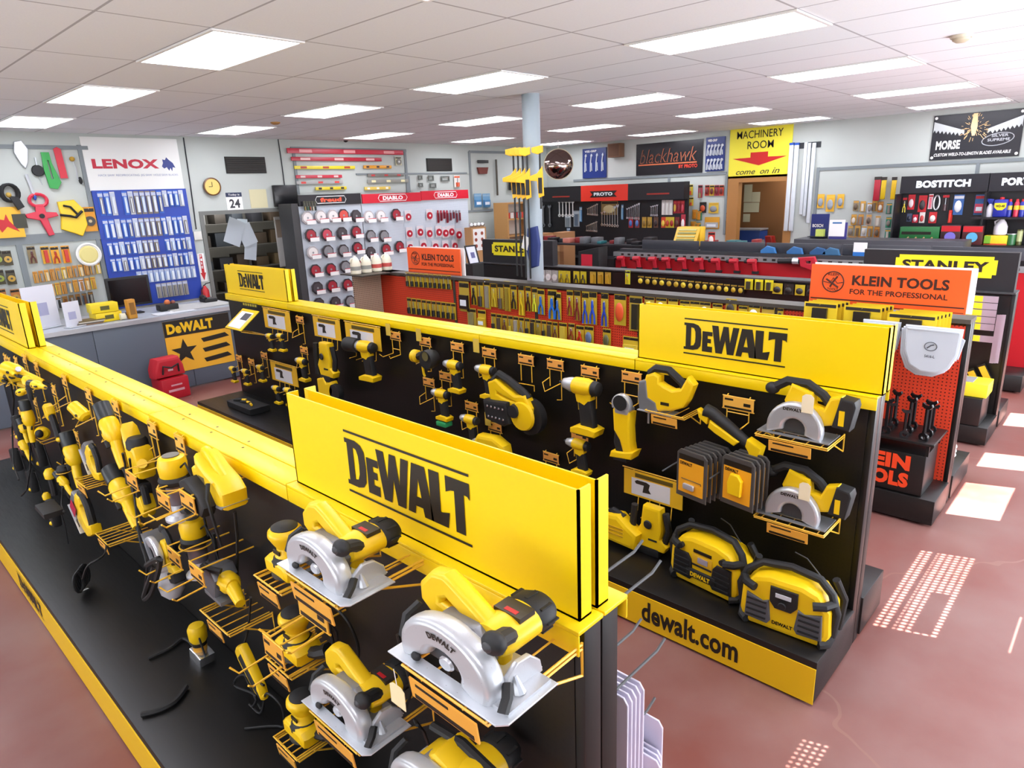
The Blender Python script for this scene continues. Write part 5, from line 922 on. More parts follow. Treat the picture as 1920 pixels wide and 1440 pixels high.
for i in range(3):
    for j in range(5):
        h_ = .36 if (i+j) % 3 else .28
        single('spud_wrench', wk if h_ > .3 else wk2, 'dark wrench standing in the black floor stand, %s of the %s row' % (nth(j, 5, 'far end', 'near end') if False else ['farthest', 'second farthest', 'middle', 'second nearest', 'nearest'][j], ['front', 'middle', 'back'][i]), 'wrench', (5.06+.11*i, 1.42-.12*j, .608+(.13 if h_ > .3 else .1)), RX+.3*((i*5+j) % 4-1.5), 'wrenches in the black floor stand')
b = MB(mat('#d9d9d4', .5)); 
for k in range(3): b.tube([(.11*math.cos(a*PI/12), .11*math.sin(a*PI/12), .02+.035*k) for a in range(24)], .02, 6, True)
single('rope_coil', b, 'white coiled rope on the right base of the orange gondola', 'rope', (5.95, 1.0, .202), 0)
# tall goods of the black gondola seen above the orange rail
XS = 7.39
SG = 'goods high on the black gondola'
for i, (u, c, p_, st) in enumerate([(1017, '#b8b8b4', '#e8e8e6', 'disc'), (1029, '#b8b8b4', '#e8e8e6', 'disc'), (1041, '#b0b0ac', '#dcdcda', 'disc'), (1053, '#d8c828', '#8a7a20', 'plier'), (1064, '#d8c828', '#8a7a20', 'plier'), (1081, '#e0d020', '#3a3a20', 'plier'), (1094, '#dccc20', '#4a4420', 'plier'), (1112, '#c8a838', '#c8a030', 'bar'), (1126, '#c8a838', '#b89028', 'bar'), (1140, '#c0a038', '#c8a030', 'bar')]):
    pack(u, 517+i*.5, 12, 22, 'x', XS, c, p_, st, 'high hanging pack, %s in the top row of the black gondola' % ORD[i], SG, head=None)
pack(1177, 520, 10, 26, 'x', XS-.1, '#d8dc30', '#c8a820', 'plier', 'bright yellow standing card alone on the black gondola', None)
for i in range(15): pack(1202+i*13.4, 525+i*1.3, 13, 17, 'x', XS-.02, '#1c1814', '#b89c28' if i % 3 else '#d8c030', 'blob', 'tape measure pack, %s in the long row of the black gondola' % nth(i, 15), SG, head='#a88c24')
for i in range(3): pack(1404+i*19, 533+i, 17, 20, 'x', XS-.05, '#d8d020', '#3a3a30', 'bar', 'bright yellow pack, %s of three right of the tape measures' % nth(i, 3), SG, head='#e8e020')
for i in range(4): pack(1458+i*21, 541+i*1.5, 20, 20, 'x', XS-.03, '#c8b428' if i % 2 == 0 else '#2a2620', '#2a2826', 'blob', 'dark and yellow pack, %s of four beside the near orange header' % nth(i, 4), SG, head=None)
# near end of the black gondola: boxed squares, saws and a yellow crate
for i in range(6):
    u, v = 1842, 560+i*13 if i < 5 else 634; c, w_, h_, rz = fit('x', 1800, v-6, 1872-i*2, v+6, XS-.2); t = thing('boxed_square', 'yellow labelled steel square pack, %s on the near black gondola end' % ['topmost', 'second', 'third', 'fourth', 'fifth', 'lowest'][i], 'steel square', c, rz, 'steel squares on the black gondola'); part('blade', MB(mat('#b9b6c4', .3, .4)).box(-w_/2, w_/2, -.004, 0, -h_/2, h_/2), t); part('yellow_label', MB(mat('#e8dc28')).box(-w_*.4, w_*.1, -.007, -.004, -h_*.45, h_*.45), t)
for i in range(3):
    c, w_, h_, rz = fit('x', 1862+i*5, 590, 1869+i*5, 682, XS-.22-.03*i); single('steel_square_leg', MB(mat('#b9b6c4', .3, .4)).box(-w_/2, w_/2, -.004, 0, -h_/2, h_/2), 'long upright steel rule, %s at the near end of the black gondola' % nth(i, 3), 'steel rule', c, rz, 'steel rules on the black gondola')
for i, (u, v) in enumerate(((1798, 710), (1828, 712), (1847, 700))):
    c, w_, h_, rz = fit('x', u-8, v-26+i*4, u+8, v+26-i*4, XS-.06); t = thing('hand_saw_pack', 'dark hand saw pack with a yellow label, %s above the yellow crate' % nth(i, 3), 'hand saw', c, rz, 'hand saw packs above the yellow crate', ry=-.5); part('sleeve', MB(K2).box(-w_/2, w_/2, -.01, 0, -h_/2, h_/2), t); part('yellow_label', MB(mat('#eab428')).box(-w_*.4, w_*.4, -.014, -.01, -h_*.4, h_*.4), t)
t = thing('yellow_crate', 'long yellow box of grey parts on a black box at the right', 'crate', (7.1, 1.16, .44), RX); part('crate', MB(mat('#e8dc2c', .4)).box(-.3, .3, -.14, .14, 0, .12), t, .004); part('opening', MB(mat('#9a9aa0', .4)).box(-.2, .18, -.1, .1, .12, .124), t); part('badge', MB(INK).lathe([(.035, -.144), (.035, -.141)], 14, (.05, 0, .06), 'y'), t)
single('black_box', MB(K2).box(-.28, .28, -.17, .2, 0, .255), 'black box carrying the yellow crate', 'box', (7.1, 1.16, .182), RX, None, .005)
# ---------------------------------------------------------------- power tools (local frame: x right, y towards the panel, z up)
HK = {}
def hook(p, label, w=.11, h=.055, style=0, drop=.14, card='#eeb44a', side=None, group='wire hooks with price cards'):
    """price card in a wire frame with legs that drop to a hook"""
    bk = round((F1 if p[0] < 2 else F2)-p[0]-.004, 3); bk = min(bk, .003) if bk < .06 else bk; k = (w, h, style, drop, card, bk)
    if k not in HK:
        a = MB(mat(card, .5)); a.box(-w/2, w/2, -.008, -.004, -h/2, h/2); a.mat(INK).box(-w*.44, -w*.16, -.009, -.008, h*.2, h*.36); a.box(-w*.44, w*.44, -.009, -.008, -h*.46, -h*.3); a.box(w*.18, w*.4, -.009, -.008, -h*.12, h*.14)
        b = MB(WIRE); r = .0035
        b.wire([(-w/2-.004, -.004, h/2+.003), (w/2+.004, -.004, h/2+.003)], r); b.wire([(-w/2-.004, -.004, -h/2-.003), (w/2+.004, -.004, -h/2-.003)], r)
        for s in (-1, 1): b.wire([(s*w*.36, bk, h/2+.012), (s*w*.36, -.004, h/2+.01), (s*w*.36, -.004, -h/2-drop)], r)
        z = -h/2-drop
        if style == 0: b.wire([(w*.36, -.004, z), (w*.36, -.004, z-.08), (w*.1, -.01, z-.085)], r); b.wire([(w*.3, -.004, z+.03), (-w*.1, -.10, z-.01), (-w*.55, -.05, z+.03), (-w*.36, -.004, z+.06)], r)
        elif style == 1:
            for s in (-1, 1): b.wire([(s*w*.36, -.004, z), (s*w*.36, -.11, z-.01), (s*w*.5, -.13, z+.015)], r)
            b.wire([(-w*.36, -.004, z+.04), (w*.36, -.004, z+.04)], r)
        else: b.wire([(-w*.9, -.08, z+.03), (-w*.9, -.08, z), (w*.36, -.06, z), (w*.5, -.004, z-.02), (w*.5, -.004, z-.06)], r)
        HK[k] = (a.mesh(), b.mesh())
    t = thing('wire_hook', label, 'hook', p, RX, group); part('price_card', HK[k][0], t); part('wire', HK[k][1], t)
    return t
def tray(p, label, w=.26, d=.17, card=True, wc=.13, ns=5):
    """wire shelf that carries a tool; origin at the middle of its front edge, top at z 0"""
    t = thing('wire_shelf', label, 'wire shelf', p, RX, 'wire shelves with price cards'); b = MB(WIRE); r = .004
    for z, dd in ((-.004, 0), (-.016, .008)): b.wire([(-w/2, d, z), (-w/2, dd, z), (w/2, dd, z), (w/2, d, z)], r)
    for k in range(ns): x = -w/2+w*(k+.5)/ns; b.wire([(x, 0, -.010), (x, d, -.010)], .0028)
    for s in (-1, 1): b.wire([(s*w/2, d*.35, -.01), (s*w/2, d, -.09), (s*w/2, d, 0)], r)
    part('wire', b, t)
    if card:
        a = MB(mat('#e8a840', .5)); a.box(-wc/2, wc/2, -.006, -.002, -.075, -.02); a.mat(INK).box(-wc*.4, wc*.1, -.007, -.006, -.035, -.028); a.box(-wc*.44, wc*.44, -.007, -.006, -.072, -.06); part('price_card', a, t, rot=(.12, 0, 0))
    return t
def logo_small(b, x, z, w, h, y, m=INK): b.mat(m); vs, fs = logo_geo(); b.flat((vs, fs), x, z, w, h, y)
def arc(cx, cz, r, a0, a1, n=14): return [(cx+r*math.cos(math.radians(a0+(a1-a0)*i/n)), cz+r*math.sin(math.radians(a0+(a1-a0)*i/n))) for i in range(n+1)]
def corded_saw(p, label, s=1.3, rz=0, tagc=None, tilt=0):
    t = thing('circular_saw', label, 'circular saw', p, RX+rz, None, rx=tilt); t.scale = (s, s, s*.68); SV = mat('#c4c6ca', .3, .35)
    b = MB(mat('#cfd4da', .3, .3)); b.tr(rot=(PI/2, 0, 0)); b.plate([[(-.15, .075), (.135, .075), (.15, .06), (.15, -.065), (.1, -.065), (.1, -.08), (-.15, -.065)], [(-.125, .048), (.085, .048), (.085, .02), (-.125, .02)]], .006, .0015)
    part('shoe', b, t)
    b = MB(SV); b.plate(arc(-.015, .035, .108, 196, -24, 20)+arc(-.015, .035, .060, -16, 170, 14), .046, .016, y=-.036, res=3); part('blade_guard', b, t)
    bb = MB(INK); vs, fs = text_geo('DEWALT', .05); R = .086
    vs2 = []
    for a, z, _ in vs:
        th = math.radians(112-a*50); rr = R+(z-.5)*.018; vs2.append((-.015+rr*math.cos(th), .035+rr*math.sin(th), 0))
    bb.add([(a, -.0605, z) for a, z, _ in vs2], fs); part('lettering', bb, t)
    b = MB(mat('#55565a', .4, .5)).plate(arc(-.015, .03, .088, -12, 192, 20), .003, .0008, y=-.032); b.mat(SIL).lathe([(.02, -.045), (.016, -.05), (.0, -.05)], 10, (-.015, 0, .035), 'y'); part('blade', b, t)
    b = MB(mat('#85868a', .4, .4)); b.plate([(-.09, .05), (.05, .03), (.07, .1), (.03, .145), (-.05, .14)], .03, .006, y=-.004); b.mat(RUB)
    for q in (-.03, -.01): b.ball((q, -.022, .115+q*.3), (.008, .004, .006), 8, 5)
    part('gear_housing', b, t)
    b = MB(TYEL).plate([[(.06, .06), (.06, .125), (.01, .165), (-.045, .205), (-.07, .22), (-.1, .21), (-.13, .165), (-.13, .125), (-.11, .105), (-.065, .095), (-.02, .09), (.01, .06)], [(-.095, .13), (-.09, .16), (-.065, .177), (-.02, .147), (-.025, .127), (-.05, .118)]], .04, .014, y=.022, res=3); part('handle', b, t)
    b = MB(TYEL).lathe([(.042, .0), (.048, .02), (.048, .09), (.04, .1)], 20, (.05, 0, .115), 'y'); part('motor_housing', b, t)
    b = MB(RUB).lathe([(.046, .09), (.05, .1), (.05, .125), (.036, .145), (.01, .148)], 20, (.05, 0, .115), 'y')
    for k in range(8): b.box(.05-.004+.05*math.cos(k*PI/4), .054+.05*math.cos(k*PI/4), .1, .13, .113+.05*math.sin(k*PI/4), .117+.05*math.sin(k*PI/4))
    part('motor_cap', b, t)
    b = MB(mat('#2b2420', .4)).box(.02, .085, .045, .085, .15, .165); b.mat(RED).box(.04, .07, .05, .06, .165, .166); part('rating_plate', b, t)
    b = MB(RUB).tube([(.07, .03, .12), (.09, -.0, .155), (.098, -.03, .17)], .02, 10); b.ball((.1, -.035, .172), (.025, .02, .03)); b.mat(DGRY).ball((.1, -.052, .174), (.011, .006, .013)); part('front_knob', b, t)
    b = MB(SV).plate(arc(.0, .0, .07, 0, 180, 12)[:-1]+[(-.07, -.0)], .008, .002); 
    b2 = MB(SV).tr(rot=(0, 0, PI/2), loc=(.105, .02, .006)); b2.plate([(-.045, 0), (.05, 0), (.045, .035), (.02, .07), (-.01, .075), (-.035, .05)], .012, .003); b2.tr(loc=(0, 0, 0)); b2.box(.088, .14, -.05, .06, .003, .012); b2.tube([(.12, .0, .012), (.11, .0, .055)], .012, 8, r1=.004); part('bevel_bracket', b2, t)
    b = MB(RUB).tube([(.112, -.02, .05), (.13, -.04, .04), (.138, -.06, .022)], .01, 6); part('bevel_lever', b, t)
    b = MB(RUB).tube([(-.1, -.045, .03), (-.135, -.05, .05), (-.145, -.03, .09), (-.14, .0, .11)], .009, 6); b.ball((-.085, -.06, .02), (.012, .008, .012)); part('guard_lever', b, t)
    b = MB(RUB).tube([(-.135, .03, .14), (-.17, .05, .11), (-.18, .08, .02), (-.16, .09, -.12), (-.18, .085, -.3)], .0045, 6); part('power_cord', b, t)
    if tagc:
        b = MB(mat('#e9dcae', .7)).plate([(-.022, -.12), (.022, -.12), (.022, -.06), (.012, -.05), (-.012, -.05), (-.022, -.06)], .001, .0003); b.mat(WHT).wire([(0, 0, -.052), (-.005, .0, 0)], .001, 4); part('paper_tag', b, t, loc=tagc)
    return t
def cordless_saw(p, label, s=1.1):
    t = thing('cordless_circular_saw', label, 'circular saw', p, RX, 'cordless saws on the middle gondola'); t.scale = (s, s, s)
    b = MB(mat('#9a9ca0', .3, .5)).tr(rot=(PI/2, 0, 0)); b.plate([[(-.14, .06), (.14, .06), (.14, -.07), (-.14, -.07)], [(-.11, .04), (.07, .04), (.07, .018), (-.11, .018)]], .005, .001); part('shoe', b, t)
    part('blade_guard', MB(SIL).plate(arc(-.0, .03, .098, 190, -14, 18)+arc(.0, .03, .055, -10, 180, 12), .04, .012, y=-.032, res=2), t); bb = MB(INK); bb.flat(text_geo('DEWALT', .05), -.045, .105, .075, .013, -.053); part('lettering', bb, t)
    part('blade', MB(DGRY).plate(arc(0, .028, .08, -10, 190, 18), .003, .0008, y=-.03), t)
    part('body', MB(TYEL).plate([(-.02, .06), (.06, .05), (.13, .07), (.16, .12), (.15, .17), (.12, .16), (.1, .11), (.05, .12), (.04, .17), (-.03, .19), (-.05, .13)], .05, .01, y=.015), t)
    part('handle', MB(RUB).tube([(-.12, .02, .165), (-.06, .02, .205), (.02, .02, .205), (.08, .02, .17), (.115, .02, .13)], .019, 8), t); part('front_grip', MB(RUB).ball((-.12, .02, .165), (.03, .025, .025)), t)
    b = MB(RUB).plate([(.14, .065), (.19, .06), (.205, .15), (.2, .165), (.16, .17)], .07, .008, y=.015); part('battery', b, t); b = MB(TYEL).box(.155, .175, -.022, -.02, .07, .13); part('battery_label', b, t)
    part('motor', MB(RUB).lathe([(.035, .02), (.038, .05), (.03, .09)], 16, (.0, 0, .1), 'y'), t)
    b = MB(mat('#efe2c0', .7)).plate([(-.022, -.04), (.022, -.04), (.022, .025), (.01, .035), (-.01, .035), (-.022, .025)], .001, .0003); part('paper_tag', b, t, loc=(.05, -.058, .15))
    return t
def mini_driver(s=1, long=False):
    """cordless driver hanging with its nose to the left: list of (part name, mesh)"""
    A = MB(TYEL).lathe([(.024, -.035), (.03, -.03), (.032, .02), (.026, .045), (.018, .05)], 16, (0, 0, .06), 'x'); A.plate([(-.02, .055), (.035, .055), (.04, .02), (.02, -.0), (-.01, .01)], .035, .006)
    B = MB(SIL).lathe([(.012, -.085), (.018, -.08), (.026, -.05), (.026, -.034)], 16, (0, 0, .06), 'x'); B.mat(RUB).lathe([(.006, -.1), (.008, -.084)], 8, (0, 0, .06), 'x')
    C = MB(RUB).lathe([(.02, .048), (.028, .05), (.024, .07), (.01, .075)], 14, (0, 0, .06), 'x')
    D = MB(RUB).plate([(-.005, .03), (.035, .035), (.05, -.09), (.01, -.09)], .034, .009)
    E_ = MB(TYEL).plate([(-.03, -.105), (.065, -.105), (.07, -.09), (.045, -.083), (.0, -.083), (-.03, -.095)], .062, .005); E_.mat(RUB).box(-.015, .05, -.02, .02, -.118, -.106)
    F = MB(TYEL).plate([(-.014, .01), (-.004, .01), (-.001, -.02), (-.012, -.024)], .014, .002)
    return [('body', A.mesh()), ('nose', B.mesh()), ('rear_cap', C.mesh()), ('grip', D.mesh()), ('battery_foot', E_.mesh()), ('trigger', F.mesh())]
DR = mini_driver()
def driver(p, label, s=1, rz=0, group='cordless drivers on the middle gondola', batt=None):
    t = thing('cordless_driver', label, 'cordless driver', p, RX+rz, group); t.scale = (s, s, s)
    for n, m in DR: part(n, m, t)
    if batt: part('battery', MB(mat(batt, .5)).box(-.03, .06, -.035, .03, -.15, -.119), t, .006)
    return t
def jigsaw(p, label, s=1, group=None):
    t = thing('jigsaw', label, 'jigsaw', p, RX, group); t.scale = (s, s, s)
    part('body', MB(TYEL).plate([(-.085, .085), (-.1, .03), (-.095, -.055), (-.02, -.065), (.05, -.05), (.105, -.025), (.125, .01), (.15, .08), (.13, .1), (.1, .045), (.05, .03), (.0, .045), (-.03, .06), (-.03, .09), (-.05, .1)], .055, .012), t)
    part('handle', MB(RUB).tube([(-.085, 0, .1), (-.05, 0, .13), (.02, 0, .13), (.09, 0, .08), (.12, 0, .03)], .02, 8), t); part('nose', MB(mat('#77787c', .4, .3)).plate([(-.125, .05), (-.095, .06), (-.085, -.02), (-.04, -.04), (-.03, -.08), (-.12, -.08), (-.13, -.02)], .06, .008), t); part('name_label', MB(INK).box(.0, .045, -.042, -.0395, -.035, -.02), t)
    b = MB(SIL).tr(rot=(PI/2, 0, 0)); b.plate([(-.13, -.04), (.06, -.04), (.06, .04), (-.13, .04)], .005, .001); b.T = Matrix(); part('shoe', b, t, loc=(0, 0, -.085)); part('blade', MB(SIL).box(-.095, -.085, -.001, .001, -.16, -.08), t)
    return t
def router_(p, label, s=1, group='routers on the front gondola'):
    t = thing('router', label, 'router', p, RX, group); t.scale = (s, s, s)
    part('motor_cap', MB(TYEL).lathe([(.045, .0), (.056, .02), (.06, .07), (.052, .1), (.03, .108)], 24), t); part('top_plate', MB(mat('#5b5444', .4)).lathe([(.034, .106), (.034, .111)], 20), t)
    part('rubber_ring', MB(RUB).lathe([(.05, -.02), (.062, -.015), (.066, .005), (.058, .02)], 24), t); part('wire_ring', MB(WIRE).tube([(.07*math.cos(a*PI/12), .07*math.sin(a*PI/12), -.024) for a in range(24)], .004, 5, True), t)
    part('motor', MB(mat('#8a8690', .35, .5)).lathe([(.038, -.11), (.042, -.1), (.042, -.02)], 20), t); part('base', MB(SIL).lathe([(.065, -.18), (.065, -.17), (.045, -.155), (.04, -.11)], 24), t)
    for q in (-1, 1): part('side_knob', MB(RUB).tube([(q*.04, 0, -.13), (q*.085, 0, -.12), (q*.1, 0, -.11)], .02, 8), t)
    part('power_cord', MB(RUB).tube([(.05, .01, .06), (.09, .02, .09), (.12, .03, .03), (.13, .04, -.1), (.12, .05, -.25)], .005, 6), t)
    return t
def sander(p, label, s=1):
    t = thing('orbital_sander', label, 'orbital sander', p, RX, 'palm sanders on the front gondola'); t.scale = (s, s, s*.8)
    part('head', MB(TYEL).lathe([(.034, .075), (.046, .1), (.058, .13), (.056, .15), (.046, .162)], 24), t); part('grip_cap', MB(RUB).lathe([(.044, .16), (.045, .166), (.03, .176), (.01, .178)], 20), t)
    part('neck', MB(TYEL).lathe([(.044, .035), (.037, .05), (.034, .077)], 20), t); bb = MB(INK).box(-.022, .018, -.041, -.036, .052, .068); part('name_label', bb, t)
    part('rubber_boot', MB(RUB).lathe([(.056, .0), (.056, .02), (.044, .037)], 20), t); part('skirt', MB(TYEL).plate([(-.06, -.03), (.055, -.03), (.06, .0), (.05, .012), (-.05, .012), (-.062, 0)], .11, .02), t)
    part('pad', MB(DGRY).lathe([(.062, -.048), (.062, -.035)], 24), t); part('dust_port', MB(RUB).tube([(.045, .0, -.01), (.1, .02, .0), (.135, .04, .02)], .022, 8, r1=.03), t); part('power_cord', MB(RUB).tube([(.04, .02, .15), (.08, .07, .16), (.1, .1, .05), (.09, .1, -.2)], .005, 6), t)
    return t
def grinder(p, label, s=1, rot=(0, 0, 0), group='corded grinders on the front gondola', front='#24282a', nose=True, cordpts=None):
    """long barrel tool: axis along local x, nose at -x, tapering handle at +x"""
    t = thing('corded_grinder', label, 'grinder', p, 0, group); t.scale = (s, s, s); t.rotation_euler = (Matrix.Rotation(RX, 3, 'Z') @ Euler(rot).to_matrix()).to_euler()
    part('motor_housing', MB(TYEL).lathe([(.036, -.08), (.045, -.06), (.048, .0), (.04, .035), (.028, .05)], 20, ax='x'), t)
    part('handle', MB(TYEL).tube([(.02, 0, 0), (.08, -.005, .0), (.15, -.01, .0), (.19, -.012, 0)], .03, 12, r1=.021), t); part('cord_sleeve', MB(RUB).tube([(.185, -.012, 0), (.21, -.012, 0), (.24, -.01, -.005)], .012, 8, r1=.006), t)
    if nose: part('nose', MB(mat(front, .4)).lathe([(.03, -.17), (.04, -.165), (.042, -.11), (.04, -.08)], 18, ax='x'), t)
    part('switch', MB(RUB).box(.03, .07, -.05, -.03, -.008, .008), t, .003); part('vent_hole', MB(RUB).lathe([(.011, -.049), (.010, -.046)], 10, (-.02, 0, .0), 'y'), t)
    return t
def cord(pts, label, r=.005, group='black cords on the front gondola'):
    # smooth path through world points
    P = [Vector(q) for q in pts]; out = []
    for i in range(len(P)-1):
        a = P[max(i-1, 0)]; b = P[i]; c = P[i+1]; d = P[min(i+2, len(P)-1)]
        for k in range(6):
            f = k/6; out.append(.5*((2*b)+(c-a)*f+(2*a-5*b+4*c-d)*f*f+(3*b-a-3*c+d)*f**3))
    out.append(P[-1])
    for q in out: q.x = min(q.x, F1-.015); q.z = max(q.z, .243+r)
    return single('power_cord_loop', MB(RUB).tube(out, r, 6), label, 'cord', (0, 0, 0), 0, group)
F1 = 1.07; F2 = 3.31
def a1(u, v, out=.1): return at(u, v, 'x', F1-out)
def a2(u, v, out=.08): return at(u, v, 'x', F2-out)
# ---- front gondola, corded saws on wire shelves
def saw_on_shelf(u, v, out, lab, lab2, s, tagc=None):
    p = at(u, v, 'x', F1-out); tray(p+Vector((-.075*s, -.0, -.008)), lab2, .22*s, out+.075*s-.008, wc=.18*s, ns=2); return corded_saw(p, lab, s, 0, tagc)
saw_on_shelf(884, 1248, .235, 'large corded circular saw nearest the end of the front gondola, a tag below it', 'wire shelf under the largest circular saw', 1.2, (-.12, -.085, -.03))
saw_on_shelf(630, 1072, .235, 'corded circular saw high on the front gondola under the big header', 'wire shelf under the upper middle circular saw', 1.1)
saw_on_shelf(668, 1335, .2, 'corded circular saw low on the front gondola beside the palm sander', 'wire shelf under the low circular saw', 1.12)
LS = saw_on_shelf(842, 1500, .2, 'corded circular saw with a dark guard cut off by the bottom of the picture', 'wire shelf under the lowest circular saw', 1.2)
for c in list(LS.children):
    if c.name.split('.')[0] in ('handle', 'front_knob', 'rating_plate'): bpy.data.objects.remove(c)
part('upper_housing', MB(TYEL).plate([(-.07, .1), (-.02, .16), (.06, .13), (.09, .09), (.03, .08)], .09, .015, y=.03), LS); part('top_bar', MB(RUB).tube([(-.1, .05, .15), (.0, .05, .17), (.14, .05, .13)], .013, 8), LS)
for u, v, lab in ((545, 1072, 'palm sander with black cap, topmost of three, left of the upper saw'), (562, 1225, 'palm sander, middle of three, under the upper saw'), (575, 1375, 'palm sander, lowest of three, left of the low saw')):
    p = a1(u, v, .12); sander(p+Vector((0, 0, .042)), lab, 1.0)
    tray(a1(u, v, .12)+Vector((-.09, 0, 0)), 'wire shelf under the %s palm sander' % ['topmost', 'middle', 'lowest'][(v > 1100)+(v > 1300)], .17, .2, wc=.13)
t = thing('angle_drill', 'yellow headed tool with a long black handle under the far wire hooks', 'drill', a1(96, 782, .16), RX); t.scale = (.8,)*3; part('head', MB(TYEL).plate([(-.07, .07), (-.03, .09), (.02, .08), (.03, .04), (.0, -.01), (-.04, -.0)], .06, .014), t); part('handle', MB(RUB).tube([(.0, 0, .05), (.05, 0, -.02), (.09, 0, -.14)], .024, 8), t); part('end_knob', MB(TYEL).ball((.1, 0, -.16), (.03, .025, .02)), t)
t = thing('polisher', 'round yellow housing with a black end in the far cluster of the front gondola', 'polisher', a1(80, 812, .16), RX); t.scale = (.8,)*3; part('housing', MB(TYEL).lathe([(.03, -.05), (.05, -.04), (.052, .02), (.03, .04)], 18, ax='x'), t); part('black_end', MB(RUB).ball((.035, -.03, .01), (.03, .03, .035)), t)
for i, (u, v, s_) in enumerate(((44, 806, .5), (46, 838, .6), (120, 905, .55), (14, 690, .6), (70, 722, .55), (40, 735, .5))): grinder(a1(u, v, .2+.01*i), 'small yellow tool handle, %s in the far cluster of the front gondola' % ORD[i], s_, (0, 1.2-.3*i, .2), 'small yellow handles in the far cluster', nose=i % 2 == 0)
b = MB(RUB).plate([(-.1, -.01), (.1, -.01), (.1, .01), (-.08, .015)], .1, .006); single('sanding_shoe', b, 'flat black sanding shoe near the edge of the base deck', 'sander shoe', a1(92, 955, .34), RX)
for i, (l_) in enumerate(([(60, 800, .2), (52, 850, .22), (60, 900, .25), (40, 930, .3)], [(110, 830, .2), (125, 870, .15), (110, 930, .2), (120, 960, .3)], [(20, 720, .2), (30, 770, .18), (15, 840, .22), (35, 900, .3)], [(230, 850, .18), (238, 880, .16), (236, 920, .1)], [(600, 1080, .1), (625, 1150, .08), (610, 1200, .1), (650, 1260, .08)], [(400, 1000, .1), (410, 1050, .06), (405, 1120, .05)], [(440, 960, .12), (448, 1040, .06), (440, 1120, .06)])):
    P = [a1(*q) for q in l_]; single('power_cord_loop', MB(RUB).tube([P[0]]+[(P[k]+P[k+1])/2+Vector((0, 0, -.01)) for k in range(len(P)-1)]+[P[-1]], .006, 6), 'short black cord drooping among the front gondola tools, %s from the far end' % ORD[i], 'cord', (0, 0, 0), 0, 'short black cords')
# router and planer
router_(a1(328, 898, .14), 'router with a yellow domed cap, the upper one of two on the front gondola', 1.0)
router_(a1(366, 1010, .12), 'router with a yellow domed cap, the lower one of two on the front gondola', .95)
p = a1(396, 912, .14); t = thing('belt_sander', 'large yellow belt sander with a black side cover beside the upper router', 'belt sander', p, RX); t.scale = (.8,)*3
part('body', MB(TYEL).plate([(-.09, .0), (-.11, .06), (-.06, .07), (-.06, .12), (.02, .08), (.13, .045), (.17, .01), (.165, -.045), (.1, -.05), (.02, -.01)], .13, .022, y=.03), t)
part('handle', MB(TYEL).plate([(-.11, .06), (-.1, .13), (-.07, .165), (-.035, .16), (.06, .09), (.11, .055), (.08, .04), (.0, .09), (-.04, .09), (-.06, .05)], .045, .014, y=.03), t)
part('side_cover', MB(RUB).plate([(-.14, .01), (-.06, .045), (.06, .0), (.1, -.05), (.06, -.1), (-.07, -.09), (-.13, -.05)], .07, .012, y=-.06), t); part('base', MB(mat('#9b9da0', .4, .3)).plate([(-.1, -.09), (.16, -.06), (.18, -.045), (-.1, -.06)], .13, .004, y=.03), t)
part('rating_plate', MB(mat('#6a5c34')).box(-.045, .02, -.036, -.034, .03, .06), t); part('power_cord', MB(RUB).tube([(.1, -.05, .06), (.13, -.075, .0), (.14, -.07, -.1), (.13, -.05, -.25)], .011, 7, r1=.006), t)
# biscuit joiner
p = a1(425, 1095, .13); t = thing('plate_joiner', 'grey and yellow plate joiner on a wire shelf under the lower router', 'plate joiner', p, RX); t.scale = (.85,)*3
part('fence', MB(mat('#6d6f74', .35, .4)).plate([(-.12, -.04), (-.03, -.06), (.0, .04), (-.03, .08), (-.12, .06)], .12, .012), t); part('base_plate', MB(GRY).plate([(-.13, -.07), (.04, -.075), (.04, -.062), (-.13, -.055)], .12, .003), t); part('front_handle', MB(RUB).tube([(-.1, -.05, .07), (-.07, -.06, .1), (.0, -.06, .11), (.04, -.03, .1)], .014, 8), t)
part('motor_housing', MB(TYEL).lathe([(.04, -.02), (.05, .0), (.05, .05), (.036, .08)], 18, (.0, 0, .02), 'x'), t); part('handle', MB(TYEL).tube([(.05, 0, .02), (.12, -.01, .0), (.18, -.02, -.02)], .036, 12, r1=.024), t); part('vent_label', MB(RUB).box(.01, .04, -.052, -.048, .01, .025), t); part('knob', MB(RUB).ball((-.12, -.06, .06), .018), t)
tray(a1(400, 1165, .2), 'long wire shelf under the plate joiner', .26, .19)
# laminate trimmer
p = a1(370, 1185, .12); t = thing('laminate_trimmer', 'small yellow laminate trimmer with a clear silver base hanging low', 'laminate trimmer', p, RX); t.scale = (.95,)*3
part('head', MB(TYEL).lathe([(.035, -.05), (.044, -.035), (.046, .02), (.036, .04), (.01, .046)], 18), t); part('name_band', MB(INK).lathe([(.0355, -.07), (.0355, -.05)], 18), t); part('neck', MB(mat('#d69a2a', .4)).lathe([(.033, -.11), (.034, -.07)], 18), t); part('base', MB(CHR).plate([(-.055, -.15), (.06, -.15), (.07, -.11), (.04, -.105), (-.04, -.105)], .08, .008), t)
part('power_cord', MB(RUB).tube([(.035, -.01, .0), (.06, -.01, -.05), (.055, .0, -.14), (.0, .0, -.22), (-.05, .0, -.38)], .005, 6), t)
